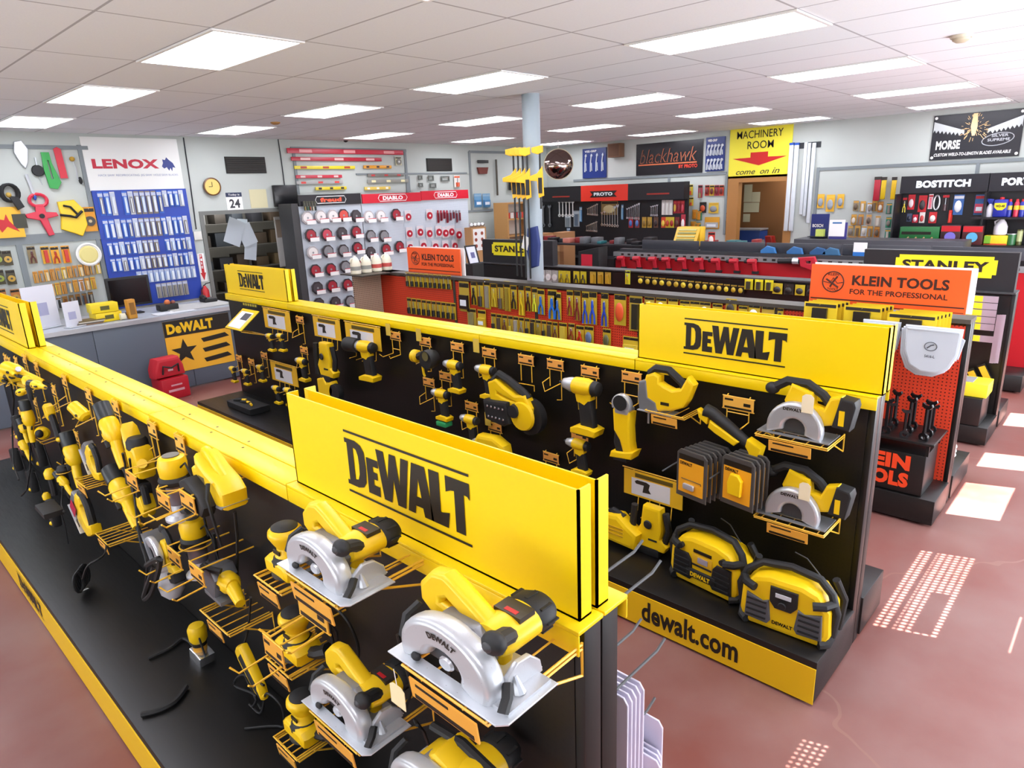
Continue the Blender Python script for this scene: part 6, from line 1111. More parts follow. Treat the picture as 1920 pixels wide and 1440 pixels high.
# oscillating tool
p = a1(472, 1255, .12); t = thing('oscillating_tool', 'slim yellow and black oscillating tool on wire hooks', 'oscillating tool', p, RX); t.rotation_euler = (Matrix.Rotation(RX, 3, 'Z') @ Euler((0, .75, 0)).to_matrix()).to_euler(); t.scale = (.85,)*3
part('body', MB(TYEL).plate([(-.12, .0), (-.11, .035), (-.06, .035), (.1, .012), (.13, -.01), (.1, -.03), (-.08, -.04), (-.115, -.03)], .05, .016), t); part('grip', MB(RUB).plate([(-.08, .025), (.08, .012), (.12, -.008), (.08, -.02), (-.08, -.02)], .056, .012), t); part('end_cap', MB(TYEL).ball((.135, 0, -.01), (.02, .02, .018)), t)
# grinders and similar along the gondola: (u, v, out, scale, rotation)
G = [(211, 812, .14, 1.0, (0, .95, 0), 'long handled grinder pointing down, just left of the yellow nosed hammer'), (232, 928, .15, 1.1, (0, .62, 0), 'grinder with a dark nose pointing down right, left of the upper router'),
     (138, 858, .16, .95, (0, 1.25, 0), 'stubby yellow grinder left of the upright jigsaw'), (54, 787, .2, .8, (0, 1.45, 0), 'upright yellow grinder handle near the far end'), (20, 705, .16, .7, (0, .2, 0), 'small grinder on its side near the far left edge')]
for u, v, o_, s, r, lab in G: grinder(a1(u, v, o_), 'corded '+lab, s, r, nose=(v not in (862, 808)))
p = a1(262, 855, .09); t = thing('rotary_hammer', 'short yellow hammer drill standing nose up with a black collar', 'hammer drill', p, RX); t.scale = (.98,)*3
part('collar', MB(RUB).lathe([(.045, .04), (.052, .05), (.05, .085), (.04, .1), (.02, .102)], 20), t); part('body', MB(TYEL).plate([(-.06, .07), (-.045, .045), (.05, .045), (.065, .0), (.05, -.08), (-.045, -.085), (-.05, -.02)], .09, .02), t); part('side_grip', MB(TYEL).tube([(.05, 0, -.03), (.09, -.02, -.02), (.12, -.03, .0)], .024, 10), t); part('front_block', MB(RUB).box(-.05, .05, -.075, -.03, -.14, -.08), t, .012)
p = a1(268, 925, .12); t = thing('impact_wrench', 'black and yellow boxy tool hanging under the hammer drill', 'impact wrench', p, RX); t.scale = (.95,)*3
part('housing', MB(RUB).box(-.055, .035, -.04, .04, -.01, .06), t, .012); part('lower_body', MB(TYEL).plate([(-.045, -.01), (.04, -.01), (.06, -.06), (.03, -.1), (-.02, -.06)], .07, .014), t); part('side_arm', MB(RUB).tube([(.02, 0, .04), (.07, -.01, .05), (.08, -.01, -.03)], .018, 8), t)
p = a1(149, 772, .16); t = thing('heat_gun', 'rounded yellow drum shaped tool seen from its end under a wire hook', 'heat gun', p, RX); t.rotation_euler = (Matrix.Rotation(RX, 3, 'Z') @ Euler((.1, .6, .35)).to_matrix()).to_euler(); t.scale = (.72,)*3
part('drum', MB(TYEL).lathe([(.038, -.08), (.046, -.075), (.05, .02), (.046, .06), (.03, .078), (.008, .082)], 22, ax='x'), t); part('dark_hole', MB(RUB).lathe([(.0, .0), (.011, .001), (.011, -.004)], 12, (.03, -.048, .01), 'y'), t)
p = a1(175, 865, .16); t = jigsaw(p, 'yellow jigsaw standing upright on a wire shelf left of the hammer drill', .8, 'jigsaws on the front gondola'); t.rotation_euler = (Matrix.Rotation(RX, 3, 'Z') @ Euler((0, 1.0, 0)).to_matrix()).to_euler()
tray(a1(150, 905, .24), 'wire shelf under the upright jigsaw', .18, .22)
p = a1(160, 965, .22); t = jigsaw(p, 'yellow jigsaw with a red side plate low on the front gondola', 1.05, 'jigsaws on the front gondola'); t.rotation_euler = (Matrix.Rotation(RX, 3, 'Z') @ Euler((0, .75, 0)).to_matrix()).to_euler(); part('red_plate', MB(mat('#b01840')).box(-.1, -.03, -.04, -.036, -.05, .02), t)
tray(a1(190, 1010, .24), 'wire shelf under the jigsaw with the red plate', .2, .22)
p = a1(298, 1035, .2); t = cordless_saw(p, 'grey and yellow panel saw hanging left of the lower router', .75); t.name = 'panel_saw'; t['group'] = 'x'; del t['group']; t.rotation_euler = (Matrix.Rotation(RX, 3, 'Z') @ Euler((0, 1.1, 0)).to_matrix()).to_euler()
b = MB(mat('#b5b4b8', .8)); b.lathe([(.03, .09), (.045, .05), (.04, .04), (.05, .02), (.044, .01), (.055, -.02), (.05, -.06), (.025, -.09)], 18); single('dust_bag', b, 'pale grey pleated dust bag beside the lower router', 'dust bag', a1(318, 1085, .2), RX, rx=0, ry=-.3)
for u, v, s, lab in ((93, 888, 1.2, 'small yellow knob end of a tool left of the round black cap'), (87, 930, .9, 'lowest small yellow knob above the base deck'), (50, 713, 1.0, 'small yellow cap below the silver bar near the far end')):
    t = thing('trim_sander', lab, 'sander', a1(u, v, .24), RX, 'small yellow sanders'); t.scale = (s*.75,)*3; part('cap', MB(TYEL).lathe([(.02, -.04), (.034, -.03), (.036, .01), (.02, .035)], 16), t); part('shaft', MB(RUB).tube([(0, 0, -.03), (.01, 0, -.1), (-.0, 0, -.16)], .02, 8), t)
t = thing('drywall_sander', 'black domed tool in an orange wire ring beside the small yellow knob', 'sander', a1(118, 880, .2), RX); t.scale = (.7,)*3; part('dome', MB(RUB).lathe([(.05, -.02), (.055, .0), (.04, .03), (.01, .04)], 18), t); part('wire_ring', MB(WIRE).tube([(.06*math.cos(a*PI/12), .06*math.sin(a*PI/12), -.02) for a in range(24)], .004, 5, True), t); part('shaft', MB(RUB).tube([(.0, 0, -.02), (.02, 0, -.14), (.03, 0, -.26)], .03, 8, r1=.02), t)
p = a1(30, 702, .16); t = thing('hedge_saw', 'black bar tool with a silver tip and yellow body at the far left', 'reciprocating saw', p, RX); part('body', MB(TYEL).lathe([(.05, -.06), (.055, .0), (.04, .05)], 16, ax='x'), t); part('blade_bar', MB(RUB).tube([(-.3, -.02, -.06), (.05, -.03, -.0), (.12, -.03, .03)], .02, 6), t); part('silver_tip', MB(SIL).tube([(.12, -.03, .03), (.3, -.03, .09)], .018, 6), t)
for i, (u, v) in enumerate(((2, 705), (28, 695))): grinder(a1(u, v, .2), 'round yellow tool end, %s of the pair at the far left of the front gondola' % ('left', 'right')[i], .95, (.2, .5, .9), 'far left tool ends', nose=False)
for i, (u, v, o_) in enumerate(((30, 860, .2), (60, 900, .16), (100, 960, .25), (35, 800, .2), (75, 850, .14))):
    t = thing('black_power_tool', 'dark corded tool with little yellow, %s in the crowded far part of the front gondola' % ORD[i], 'power tool', a1(u, v, o_), RX, 'dark tools at the far part'); t.scale = (.75,)*3; part('body', MB(RUB).plate([(-.06, .08), (.03, .1), (.06, .02), (.05, -.1), (-.02, -.12), (-.06, -.02)], .07, .02), t); part('accent', MB(TYEL).ball((.01, -.03, -.09), (.025, .02, .02)), t); part('power_cord', MB(RUB).tube([(0, 0, .08), (.08, .03, .1), (.1, .04, -.1), (.06, .04, -.3)], .006, 6), t)
# hooks along the front gondola
HKS = [(12, 674, 0), (19, 680, 0), (32, 680, 0), (48, 676, 0), (70, 690, 0), (123, 716, 0), (103, 733, 0), (168, 742, 0), (219, 765, 0), (288, 806, 0), (340, 832, 0), (68, 755, 1), (40, 775, 0), (145, 820, 1), (104, 780, 1)]
for i, (u, v, st) in enumerate(HKS): hook(a1(u, v, .04), 'orange price card hook, %s from the far end of the front gondola' % ORD[i], .1, .07, st, .12)
for i, (u, v) in enumerate(((310, 938), (355, 940), (250, 900), (372, 1075), (330, 1045))):
    hook(a1(u, v, .22), 'yellow price card holder facing out, %s of five among the routers' % ORD[i], .13, .06, 1, .01, '#e8a53a')
# price holders in front of the upper saw and sander
hook(a1(590, 1145, .28), 'yellow price card below the upper saw shelf', .15, .075, 1, .0, '#e6ac3a'); hook(a1(517, 1220, .25), 'yellow price card left of the middle palm sander', .13, .07, 1, .0, '#e6a53a')
# hanging cords, thick loops and coils
def wpts(l): return [a1(u, v, o_) for u, v, o_ in l]
cord(wpts([(243, 860, .2), (252, 930, .18), (262, 1010, .25), (275, 1060, .28), (268, 1120, .26)]), 'black cord dropping in front of the left router and the panel saw')
cord(wpts([(275, 1060, .3), (300, 1050, .3), (285, 1110, .28), (270, 1120, .28), (290, 1060, .28)]), 'thick bundled black cord below the panel saw', .012)
cord(wpts([(470, 1120, .12), (465, 1180, .1), (452, 1240, .1), (475, 1300, .1), (490, 1330, .12)]), 'black cord dropping from the plate joiner')
cord(wpts([(495, 1285, .12), (455, 1265, .12), (440, 1285, .12), (480, 1305, .12), (470, 1335, .12), (490, 1335, .12), (500, 1300, .12), (530, 1330, .1), (525, 1380, .1), (470, 1430, .2)]), 'looped black cord of the slim oscillating tool')
cord(wpts([(380, 1250, .12), (365, 1290, .12), (340, 1320, .2), (300, 1335, .3)]), 'black cord trailing from the laminate trimmer to the base deck', .008)
cord(wpts([(620, 1130, .12), (655, 1170, .1), (672, 1230, .08), (640, 1290, .1)]), 'black cord behind the upper saw shelf')
cord(wpts([(745, 1190, .14), (755, 1230, .12), (770, 1300, .1), (740, 1360, .1)]), 'black cord below the low circular saw')
cord(wpts([(200, 1010, .2), (195, 1040, .3), (165, 1060, .38), (155, 1085, .4)]), 'thin black cord lying from the wire shelf to the base deck')
b = MB(RUB)
for k in range(5): b.tube([(.02*k-.04+.03*math.cos(a*PI/6), .01*k, .06*math.sin(a*PI/6)) for a in range(12)], .008, 6, True)
p = at(158, 1085, 'z', .32); single('cord_bundle', b, 'small black bundle of cord standing on the base deck', 'cord', p, .5)
single('paper_scrap', MB(WHT).plate([(-.02, 0), (.02, -.006), (.025, .006), (-.01, .01)], .001, .0003), 'tiny white paper scrap on the black base deck', 'paper', at(157, 1106, 'z', .2425), 0, rx=PI/2)
cord([at(265, 1342, 'z', .25), at(300, 1332, 'z', .252), at(330, 1315, 'z', .252), at(350, 1288, 'z', .252)], 'black plug and cord lying on the base deck near the front', .012)
# prong hooks on the far side of the front gondola with clear bins
for i, (y_, z_, x_) in enumerate(((1.06, 1.225, 1.70), (.98, 1.19, 1.68), (1.06, .93, 1.70), (.98, .88, 1.72), (1.0, .645, 1.70))):
    single('prong_hook', MB(DGRY).tube([(F1+.145, y_, z_), (x_-.05, y_, z_), (x_, y_, z_+.02)], .005, 6), 'long grey prong hook behind the front gondola, %s' % ['uppermost', 'second from the top', 'third from the top', 'fourth from the top', 'lowest'][i], 'hook', (0, 0, 0), 0, 'grey prong hooks')
def rack(x, y, z, h, i, lab):
    t = thing('clear_rack', lab, 'plastic rack', (x, y, z), PI/2, 'white plastic racks'); part('sheet', MB(mat('#d3cfe0', .35)).plate([(-.08, -h), (.08, -h), (.08, h-.02), (.065, h), (-.065, h), (-.08, h-.02)], .008, .003), t)
    for k in range(int(h*2/.05)-1): part('ridge', MB(mat('#e2dfec', .35)).box(-.065, .065, -.0075, -.0045, -h+.03+k*.05, -h+.045+k*.05), t)
for i in range(5): rack(1.44+.022*i, 1.02, .62, .24, i, 'tall white ridged plastic rack, %s of the rear stack behind the front gondola' % nth(i, 5))
for i in range(4): rack(1.59+.02*i, .99+.01*i, .40 if i < 3 else .47, .13 if i < 3 else .16, i, 'short white ridged plastic rack, %s of the front stack behind the front gondola' % nth(i, 4))
# ---- middle gondola
hooks2 = [(563, 600, 0), (571, 657, 0), (449, 672, 0), (472, 679, 0), (496, 667, 0), (742, 630, 1), (798, 641, 0), (858, 651, 0), (918, 662, 0), (987, 675, 2), (1042, 684, 0), (1107, 697, 0), (1185, 708, 1), (805, 717, 0), (836, 706, 0), (885, 762, 0), (1088, 818, 0), (1034, 858, 0), (929, 801, 0)]
for i, (u, v, st) in enumerate(hooks2):
    hook(a2(u, v, .03), 'orange price card hook, %s from the far end of the middle gondola' % ORD[i], .135, .06, st, .12, '#e8a04a')
hook(a2(1385, 757, .03), 'yellow price card above the slim black tool on the middle gondola', .17, .065, 1, .06, '#ecb24a')
for i, (u, v) in enumerate(((728, 618), (785, 628), (846, 0), (893, 648), (915, 786))):
    if v: single('side_card', MB(mat('#d8b84a', .5)).box(-.03, .03, -.003, 0, -.05, .05), 'small upright tan card, %s from the far end beside a price card' % ORD[i], 'card', a2(u, v, .05), RX, 'upright tan cards')
def bigcard(u0, v0, u1, v1, lab, pic='#2c2622'):
    c, w, h, rz = fit('x', u0, v0, u1, v1, F2-.075); t = thing('feature_card', lab, 'display card', c, rz, 'large yellow feature cards'); part('card', MB(mat('#eab828', .45)).box(-w/2, w/2, 0, .004, -h/2, h/2), t)
    part('photo_area', MB(mat('#d9d8e0', .45)).box(-w*.36, w*.3, -.002, -.0005, -h*.42, h*.22), t); part('heading', MB(mat('#5a4a14', .5)).box(-w*.3, w*.34, -.002, -.0005, h*.27, h*.42), t)
    b = MB(mat(pic)); b.plate([(-w*.3, h*.1), (-w*.26, h*.16), (-w*.1, h*.16), (-w*.04, h*.1), (-w*.06, -h*.1), (-w*.02, -h*.24), (-w*.16, -h*.26), (-w*.15, -h*.12), (-w*.14, h*.02), (-w*.28, h*.02)], .002, .0004); part('printed_tool', b, t, loc=(0, -.003, 0))
    b = MB(WIRE); b.wire([(-w/2-.01, 0, h/2+.01), (w/2+.01, 0, h/2+.01)], .004)
    for x in (-.25, -.05, .12, .32): b.wire([(x*w, .01, -h/2), (x*w, 0, -h/2-.09), (x*w-.02, -.06, -h/2-.1)], .0035)
    for x in (-.35, .35): b.wire([(x*w, .028, h/2-.004), (x*w, .0, h/2-.006)], .004)
    part('wire', b, t)
    return t
bigcard(495, 582, 543, 618, 'yellow feature card with a tool picture, leftmost in the top row of the middle gondola'); bigcard(588, 597, 637, 634, 'yellow feature card, second in the top row of the middle gondola'); bigcard(648, 610, 712, 652, 'yellow feature card, third and widest in the top row of the middle gondola'); bigcard(509, 684, 556, 718, 'yellow feature card in the second row near the far end of the middle gondola')
t = bigcard(1168, 892, 1278, 940, 'large yellow feature card low on the middle gondola beside the header end'); 
for u, v, s, lab, b_ in ((507, 640, .9, 'left of the pair under the first feature card', None), (527, 640, .9, 'right of the pair under the first feature card', None), (437, 700, .9, 'leftmost at the far end', None), (461, 705, .9, 'second at the far end', None), (489, 698, .9, 'third at the far end', None), (567, 690, 1.15, 'beside the second row feature card', None), (519, 738, .95, 'left one of the low pair', None), (541, 742, .95, 'right one of the low pair', None),
                        (851, 702, 1.2, 'fourth large one from the header end', None), (912, 712, 1.2, 'left of the band saw', None), (828, 755, 1.2, 'with a green battery pack', '#2f9a5a'), (882, 803, 1.15, 'low beside the front header', None), (1085, 852, 1.15, 'low below the big impact driver', None)):
    driver(a2(u, v, .13), 'yellow cordless driver, '+lab+' on the middle gondola', s, batt=b_)
driver(a2(1092, 755, .15), 'large yellow impact driver with a grey nose right of the band saw', 1.75)
t = driver(a2(686, 672, .13), 'large yellow reciprocating tool with a black nose under the third feature card', 1.7, .1); part('black_nose', MB(RUB).lathe([(.034, -.14), (.038, -.13), (.036, -.05)], 16, (0, 0, .06), 'x'), t)
# rotary hammer upright, bent light, small circular tool, band saw
def hammer(p, label, s):
    t = thing('rotary_hammer', label, 'rotary hammer', p, RX, 'rotary hammers on the middle gondola'); t.scale = (s, s, s); part('body', MB(TYEL).plate([(-.03, .1), (.05, .1), (.06, .0), (.05, -.06), (.09, -.09), (.08, -.11), (-.05, -.11), (-.07, -.05), (-.04, .0)], .06, .012), t); part('grip', MB(RUB).tube([(.08, 0, .09), (.1, 0, .0), (.075, 0, -.09)], .018, 8), t); part('side_handle', MB(RUB).tube([(-.09, -.02, .1), (-.1, -.02, -.0), (-.1, -.02, -.12)], .018, 8), t); part('selector_knob', MB(RUB).lathe([(.024, -.04), (.02, -.046), (.004, -.047)], 16, (-.0, 0, .02), 'y'), t); part('bit_foot', MB(RUB).box(-.06, .06, -.03, .03, -.16, -.111), t, .008); b = MB(RUB).box(.0, .05, -.033, -.031, -.07, -.06); part('name_label', b, t); return t
hammer(a2(613, 672, .14), 'upright yellow rotary hammer under the second feature card', 1.35); hammer(a2(1222, 985, .16), 'upright yellow rotary hammer under the large low feature card', 1.15)
p = a2(792, 670, .15); t = thing('flexible_light', 'yellow and black bent work light right of the empty double hook', 'work light', p, RX); part('front_bell', MB(TYEL).lathe([(.03, -.11), (.05, -.1), (.05, -.06), (.02, -.04)], 18, (0, 0, 0), 'x'), t); part('neck', MB(RUB).tube([(-.05, 0, 0), (0, 0, .02), (.05, 0, .01)], .03, 8), t); part('round_housing', MB(RUB).lathe([(.07, -.05), (.075, .0), (.06, .05)], 20, (.09, 0, .0), 'y'), t); part('lens', MB(mat('#6a6240', .2)).lathe([(.035, -.056), (.03, -.052)], 16, (.1, 0, .03), 'y'), t); part('yellow_rim', MB(TYEL).tube([(.04+.02*math.cos(a), -.02, -.06+.08*math.sin(a)) for a in (1.8, 2.2, 2.8, 3.4, 4.0, 4.6)], .01, 6), t)
p = a2(618, 728, .15); t = thing('cut_off_tool', 'yellow saw with a black round guard below the upright hammer', 'circular saw', p, RX); t.scale = (1.3,)*3; part('body', MB(TYEL).plate([(-.1, -.06), (-.1, .05), (-.03, .07), (.0, .03), (.06, .05), (.08, .0), (.04, -.06)], .06, .012), t); part('blade_guard', MB(RUB).lathe([(.06, -.03), (.062, .0), (.05, .02)], 20, (.1, 0, -.01), 'y'), t); part('handle', MB(RUB).tube([(-.08, 0, .06), (-.02, 0, .09), (.05, 0, .07)], .015, 8), t)
p = a2(965, 765, .16); t = thing('band_saw', 'large yellow and black cordless band saw hanging in the middle of the middle gondola', 'band saw', p, RX); t.scale = (1.45,)*3
part('frame', MB(TYEL).plate([[(-.14, .1), (-.13, .03), (-.06, .01), (.0, -.0), (.05, -.06), (.1, -.05), (.11, .02), (.08, .07), (.02, .06), (-.05, .09), (-.1, .12)], [(-.1, .08), (-.1, .05), (-.03, .035), (.03, .03), (.04, .045), (-.04, .06)]], .05, .01), t)
part('handle', MB(RUB).tube([(-.13, 0, .11), (-.09, 0, .15), (-.03, 0, .13), (.06, 0, .085), (.09, 0, .06)], .02, 8), t); part('wheel_cover', MB(RUB).lathe([(.085, .0), (.085, .04)], 24, (.08, 0, -.03), 'y'), t); part('yellow_wheel', MB(TYEL).lathe([(.07, -.02), (.065, -.035), (.03, -.04)], 24, (.07, 0, -.02), 'y'), t); b = MB(RUB).plate([(-.15, .01), (-.02, .02), (-.01, -.06), (-.04, -.075), (-.14, -.06)], .06, .014, y=-.02); b.mat(CHR)
for k in range(5): b.ball((-.13+k*.025, -.052, .0), (.006, .004, .006), 6, 4); b.ball((-.125+k*.024, -.052, -.05), (.006, .004, .006), 6, 4)
part('roller_block', b, t); part('motor', MB(RUB).lathe([(.03, -.05), (.034, -.03), (.03, .0)], 16, (.03, 0, .0), 'y'), t)
p = a2(1171, 805, .15); t = thing('angle_grinder', 'long yellow angle grinder hanging upright with a grey guard on top', 'angle grinder', p, RX); t.scale = (1.35,)*3
part('guard', MB(SIL).plate(arc(0, .12, .042, -20, 200, 14), .03, .006, y=-.02), t); part('disc', MB(RUB).lathe([(.034, -.04), (.034, -.036)], 20, (0, 0, .13), 'y'), t); part('gear_head', MB(SIL).box(-.035, .035, -.03, .03, .075, .105), t, .008); part('body', MB(TYEL).plate([(-.035, .08), (.035, .08), (.03, .02), (.035, -.05), (.045, -.1), (.02, -.1), (-.0, -.04), (-.03, .0)], .055, .012), t); part('grip', MB(RUB).plate([(-.03, -.01), (-.0, -.03), (.015, -.1), (-.02, -.11), (-.035, -.06)], .045, .012), t); part('battery_foot', MB(TYEL).plate([(-.05, -.125), (.05, -.115), (.06, -.09), (.02, -.1), (-.045, -.108)], .07, .006), t); part('battery_rail', MB(RUB).box(-.04, .03, -.03, .03, -.142, -.125), t, .004)
jigsaw(a2(1247, 742, .15), 'yellow jigsaw with a black handle on a small wire shelf', 1.15); tray(a2(1245, 775, .2)+Vector((0, 0, -.0)), 'wire shelf under the jigsaw of the middle gondola', .24, .19, wc=.16)
p = a2(1372, 805, .15); t = thing('multi_tool', 'slim black tool with yellow trim under the yellow price card', 'multi tool', p, RX); t.rotation_euler = (Matrix.Rotation(RX, 3, 'Z') @ Euler((0, .22, 0)).to_matrix()).to_euler(); t.scale = (1.35,)*3
part('body', MB(RUB).tube([(-.12, 0, .03), (-.09, 0, .03), (0, 0, .0), (.08, 0, -.03)], .028, 12, r1=.02), t); part('nose', MB(TYEL).plate([(-.14, .02), (-.13, .0), (-.1, -.01), (-.1, .01)], .04, .005), t); part('side_grip', MB(TYEL).plate([(-.08, .0), (.0, -.02), (.04, -.03), (.03, -.045), (-.05, -.03), (-.08, -.02)], .05, .006), t); part('end_foot', MB(TYEL).plate([(.08, -.01), (.13, -.02), (.13, -.08), (.11, -.11), (.1, -.05), (.08, -.03)], .05, .006), t)
for u, v, lab in ((1495, 812, 'upper cordless circular saw with a paper tag at the end of the middle gondola'), (1490, 968, 'lower cordless circular saw with a paper tag at the end of the middle gondola')):
    p = a2(u, v, .16); tray(p+Vector((-.09, 0, -.009)), 'wire shelf under the '+lab.split(' with')[0]+' of the middle gondola', .34, .235, wc=.2); cordless_saw(p, lab, 1.2)
# blister packs
def blister(p, lab, pic, q):
    t = thing('blister_pack', lab, 'blister pack', p, RX-.18, 'blister packs on the middle gondola'); w, h = .185, .26
    part('tray', MB(mat('#4b4846', .3)).plate([(-w/2, -h/2), (w/2, -h/2), (w/2, h/2-.02), (w/2-.02, h/2), (-w/2+.02, h/2), (-w/2, h/2-.02)], .012, .004), t)
    part('card', MB(mat('#f0a820', .45)).box(-w*.43, w*.43, -.009, -.0065, -h*.4, h*.3), t); b = MB(INK).box(-w*.43, w*.43, -.009, -.0065, h*.3, h*.42); part('black_top', b, t)
    textpart(t, 'DEWALT', -w*.38, h*.2, w*.42, h*.07, -.0105, INK, .05)
    if q: part('product', MB(SIL).box(-w*.22, w*.16, -.026, -.0095, -h*.3, -h*.18), t, .006); b = MB(INK).tube([(-w*.32, 0, -h*.1), (w*.36, 0, -h*.1), (w*.36, 0, -h*.14)], .002, 4); part('outline', b, t, loc=(0, -.011, 0))
    else: part('product', MB(TYEL).plate([(-.03, -.055), (.03, -.055), (.035, .02), (.015, .045), (-.02, .045), (-.035, .0)], .026, .006, y=-.0225), t)
    return t
for k in range(5, -1, -1): blister(a2(1297, 892, .30)+Vector((.036*k, -.008*k, .0)), 'yellow carded pack with a silver part, %s in the left stack of six' % (['frontmost', 'second', 'third', 'fourth', 'fifth', 'rearmost'][k]), 0, True)
for k in range(3, -1, -1): blister(a2(1383, 905, .28)+Vector((.036*k, -.008*k, .0)), 'yellow carded pack with a yellow charger, %s in the right stack of four' % (['frontmost', 'second', 'third', 'rearmost'][k]), 0, False)
for i, (u, v) in enumerate(((1297, 850), (1383, 862))): p = a2(u, v, 0); single('peg_hook', MB(GRY).tube([(0, -.001, 0), (0, -.32, 0)], .004, 6), 'long peg hook carrying the %s stack of blister packs' % ('left', 'right')[i], 'hook', (F2, p.y, p.z), RX, 'peg hooks with blister packs')
# radios on the base deck
def radio(p, label, rz, kind):
    t = thing('job_site_radio', label, 'radio', p, rz, 'radios on the base deck'); B = RUB; s = 1.22; t.scale = (s, s, s)
    part('body', MB(TYEL).plate([(-.14, .02), (.14, .02), (.155, .06), (.15, .15), (.11, .2), (.06, .215), (-.06, .215), (-.11, .2), (-.15, .15), (-.155, .06)], .15, .02), t)
    if kind:
        for q in (-1, 1): part('speaker_grille', MB(mat('#5a5b60', .5) if kind == 2 else B).plate([(q*.05, .05), (q*.06, .13), (q*.075, .15) if kind == 1 else (q*.08, .12), (q*.14, .15) if kind == 1 else (q*.14, .14), (q*.145, .04), (q*.06, .035)], .014, .004, y=-.078), t)
        for q in (-1, 1):
            for k in range(4): part('grille_bar', MB(B).box(q*.062, q*.14, -.092, -.086, .05+k*.024, .055+k*.024), t)
    if kind == 2:
        part('display_panel', MB(B).plate([(-.05, .2), (.05, .2), (.05, .14), (.03, .115), (-.03, .115), (-.05, .14)], .012, .003, y=-.079), t); part('display', MB(mat('#c9cdd4', .2)).box(-.03, .03, -.088, -.0855, .165, .182), t); part('dial', MB(B).lathe([(.016, -.095), (.014, -.1), (.003, -.1)], 14, (0, 0, .138), 'y'), t)
        bb = MB(INK); bb.flat(text_geo('DEWALT', .05), -.04, .035, .08, .016); part('lettering', bb, t, loc=(0, -.0765, 0))
    else:
        part('display_panel', MB(mat('#d8a81c')).box(-.05, .05, -.08, -.075, .105, .165), t, .003); part('display', MB(mat('#9a94a0', .2)).box(-.02, .03, -.084, -.0805, .13, .155), t); part('top_badge', MB(INK).box(-.045, .045, -.08, -.0755, .172, .186), t)
        part('button_row', MB(B).box(-.05, .05, -.083, -.0805, .11, .118), t); part('lower_band', MB(B).box(-.075, .075, -.09, -.075, .05, .09), t, .006); bb = MB(TYEL); bb.flat(text_geo('DEWALT', .05), -.05, .058, .1, .022); part('lettering', bb, t, loc=(0, -.0915, 0))
        for q in (-1, 1): part('knob', MB(B).lathe([(.014, -.095), (.012, -.075)], 12, (q*.105, 0, .185), 'y'), t)
    f = MB(B).tube([(-.17, -.03, .03), (-.185, -.04, .15), (-.16, -.03, .22), (-.11, -.01, .255), (0, 0, .265), (.11, -.01, .255), (.16, -.03, .22), (.185, -.04, .15), (.17, -.03, .03)], .016, 10); part('roll_cage', f, t)
    for q in (-1, 1):
        part('cage_arm', MB(B).tube([(q*.175, -.03, .185), (q*.15, -.075, .185), (q*.11, -.09, .18)], .017, 8), t); part('rubber_foot', MB(B).tube([(q*.17, -.03, .04), (q*.165, -.06, .02), (q*.14, -.08, .018)], .018, 8), t); part('rear_post', MB(B).tube([(q*.17, .07, .02), (q*.18, .08, .15), (q*.15, .05, .24)], .015, 8), t)
    part('antenna', MB(DGRY).tube([(.1, .06, .22), (.03, .08, .275), (-.02, .085, .285)], .003, 5), t)
    return t
radio(Vector((3.08, 1.48, .2405)), 'yellow and black radio with round knobs on the base deck, the left one', RX-.12, 1)
radio(Vector((2.98, 1.02, .2405)), 'yellow and black radio with a centre display on the base deck, the right one', RX+.05, 2)
p = a2(1157, 988, .2); t = thing('cordless_planer', 'yellow planer partly hidden behind the end of the front header', 'planer', p, RX); t.scale = (1.3,)*3; part('body', MB(TYEL).plate([(-.1, -.04), (.1, -.05), (.11, .0), (.06, .03), (.02, .06), (-.06, .05), (-.1, .0)], .08, .02), t); part('handle', MB(RUB).tube([(-.06, 0, .05), (-.02, 0, .08), (.04, 0, .06)], .018, 8), t); b = MB(mat('#c89a1c'))
for k in range(3): b.box(-.02, .06, -.043, -.04, -.02+k*.018, -.012+k*.018)
part('vents', b, t)
p = a2(922, 830, .19); t = thing('cordless_planer', 'yellow topped planer peeking over the front header', 'planer', p, RX); t.scale = (1.2,)*3; part('body', MB(TYEL).plate([(-.12, -.04), (.12, -.05), (.11, .0), (.04, .03), (-.08, .02)], .08, .02), t); part('nose', MB(SIL).box(-.14, -.09, -.03, .03, -.03, .0), t, .006)
# slanted literature holder and tray of parts on the deck
p = a2(432, 605, .12); t = thing('literature_holder', 'yellow slanted wire holder with a brochure at the far end of the middle gondola', 'brochure holder', a2(452, 600, .2), RX); part('tray', MB(YEL).box(-.18, .18, -.13, .15, -.01, 0), t, .003, rot=(.65, 0, 0)); part('brochure', MB(WHT).box(-.13, .13, -.11, .11, .001, .006), t, rot=(.65, 0, 0)); part('printed_picture', MB(mat('#3a3c48')).box(-.02, .12, .0, .09, .007, .008), t, rot=(.65, 0, 0)); b = MB(WIRE).wire([(-.18, -.1, -.09), (-.18, .19, -.18), (.18, .19, -.18), (.18, -.1, -.09)], .005); part('wire', b, t)
b = MB(INK).tr(loc=(0, .12, .14)).box(-.17, .17, -.004, 0, -.02, .02); b.mat(mat('#b8a838')); 
for k in range(6): b.box(-.15+k*.052, -.115+k*.052, -.006, -.004, -.012, .012)
part('header_strip', b, t)
p = at(478, 762, 'z', .26); p.x = 3.0
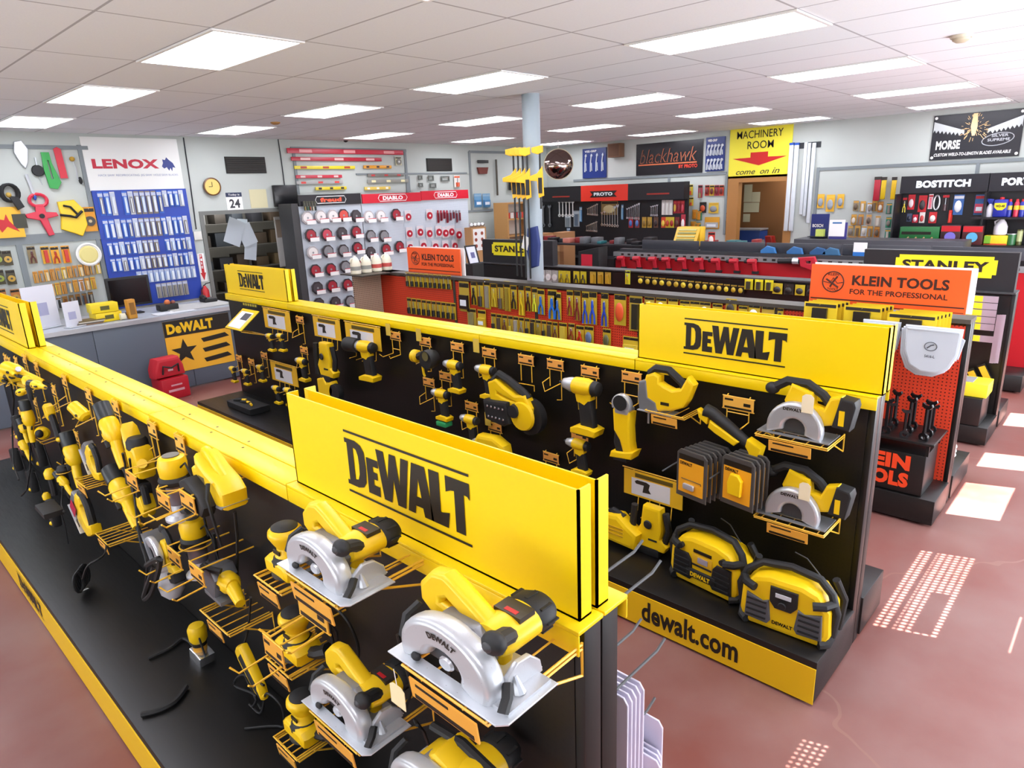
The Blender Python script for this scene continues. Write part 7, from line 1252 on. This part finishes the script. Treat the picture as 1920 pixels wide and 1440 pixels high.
t = thing('parts_tray', 'black shallow tray holding yellow handled tools on the far base deck', 'tray', (3.02, at(478, 760, 'z', .26).y, .25), RX, None); part('tray', MB(RUB).plate([(-.25, 0), (.25, 0), (.26, .05), (-.26, .05)], .22, .008), t)
for k, (x, a) in enumerate(((-.12, .5), (.0, .2), (.1, -.3))): single('hand_tool', MB(RUB).tube([(-.08, 0, 0), (.02, 0, .01)], .016, 8).mat(TYEL).tube([(.02, 0, .01), (.07, 0, .01)], .013, 8), 'small yellow and black tool, %s in the black tray' % nth(k, 3), 'hand tool', (3.0, t.location.y-x, .315), RX+a, 'tools in the black tray')
# smoke detector and camera on the ceiling
p = at(1803, 66, 'z', ZC); t = thing('smoke_detector', 'small round cream smoke detector on the ceiling at the upper right', 'smoke detector', p); part('base', MB(mat('#d8cdb8')).lathe([(.07, -.02), (.075, -.001)], 20), t); part('cap', MB(mat('#cbbfa6')).lathe([(.03, -.05), (.055, -.035), (.06, -.02)], 20), t)
for u, v, lab in ((516, 229, 'small brown round ceiling fitting left of the third row lights'), (1000, 243, 'small brown round ceiling fitting beside the column')): p = at(u, v, 'z', ZC); single('ceiling_fitting', MB(mat('#b5854a')).lathe([(.03, -.03), (.06, -.015), (.06, -.001)], 16), lab, 'ceiling fitting', p, 0, 'round ceiling fittings')
p = at(648, 262, 'y', Y1-.15); t = thing('security_camera', 'small white dome camera on the back wall above the level panel', 'security camera', p); part('mount', MB(WHT).lathe([(.05, .03), (.06, .05)], 16), t); part('dome', MB(RUB).ball((0, 0, .0), (.045, .045, .045)), t); part('bracket', MB(WHT).box(-.02, .02, 0, .145, .035, .05), t)

g = g1; o_ = Vector(g1.location); sm = MB(mat('#6a5410', .5)).lathe([(.006, 0), (.005, .0015)], 8).mesh()
for y_ in (2.6, 2.9, 3.2, 3.7, 3.85, 4.3, 4.6, 5.0, 5.4):
    for k, x_ in enumerate((1.115, 1.165)): part('cap_screw', sm, g1, loc=(x_-o_.x, y_+.05*k-o_.y, 1.3822))
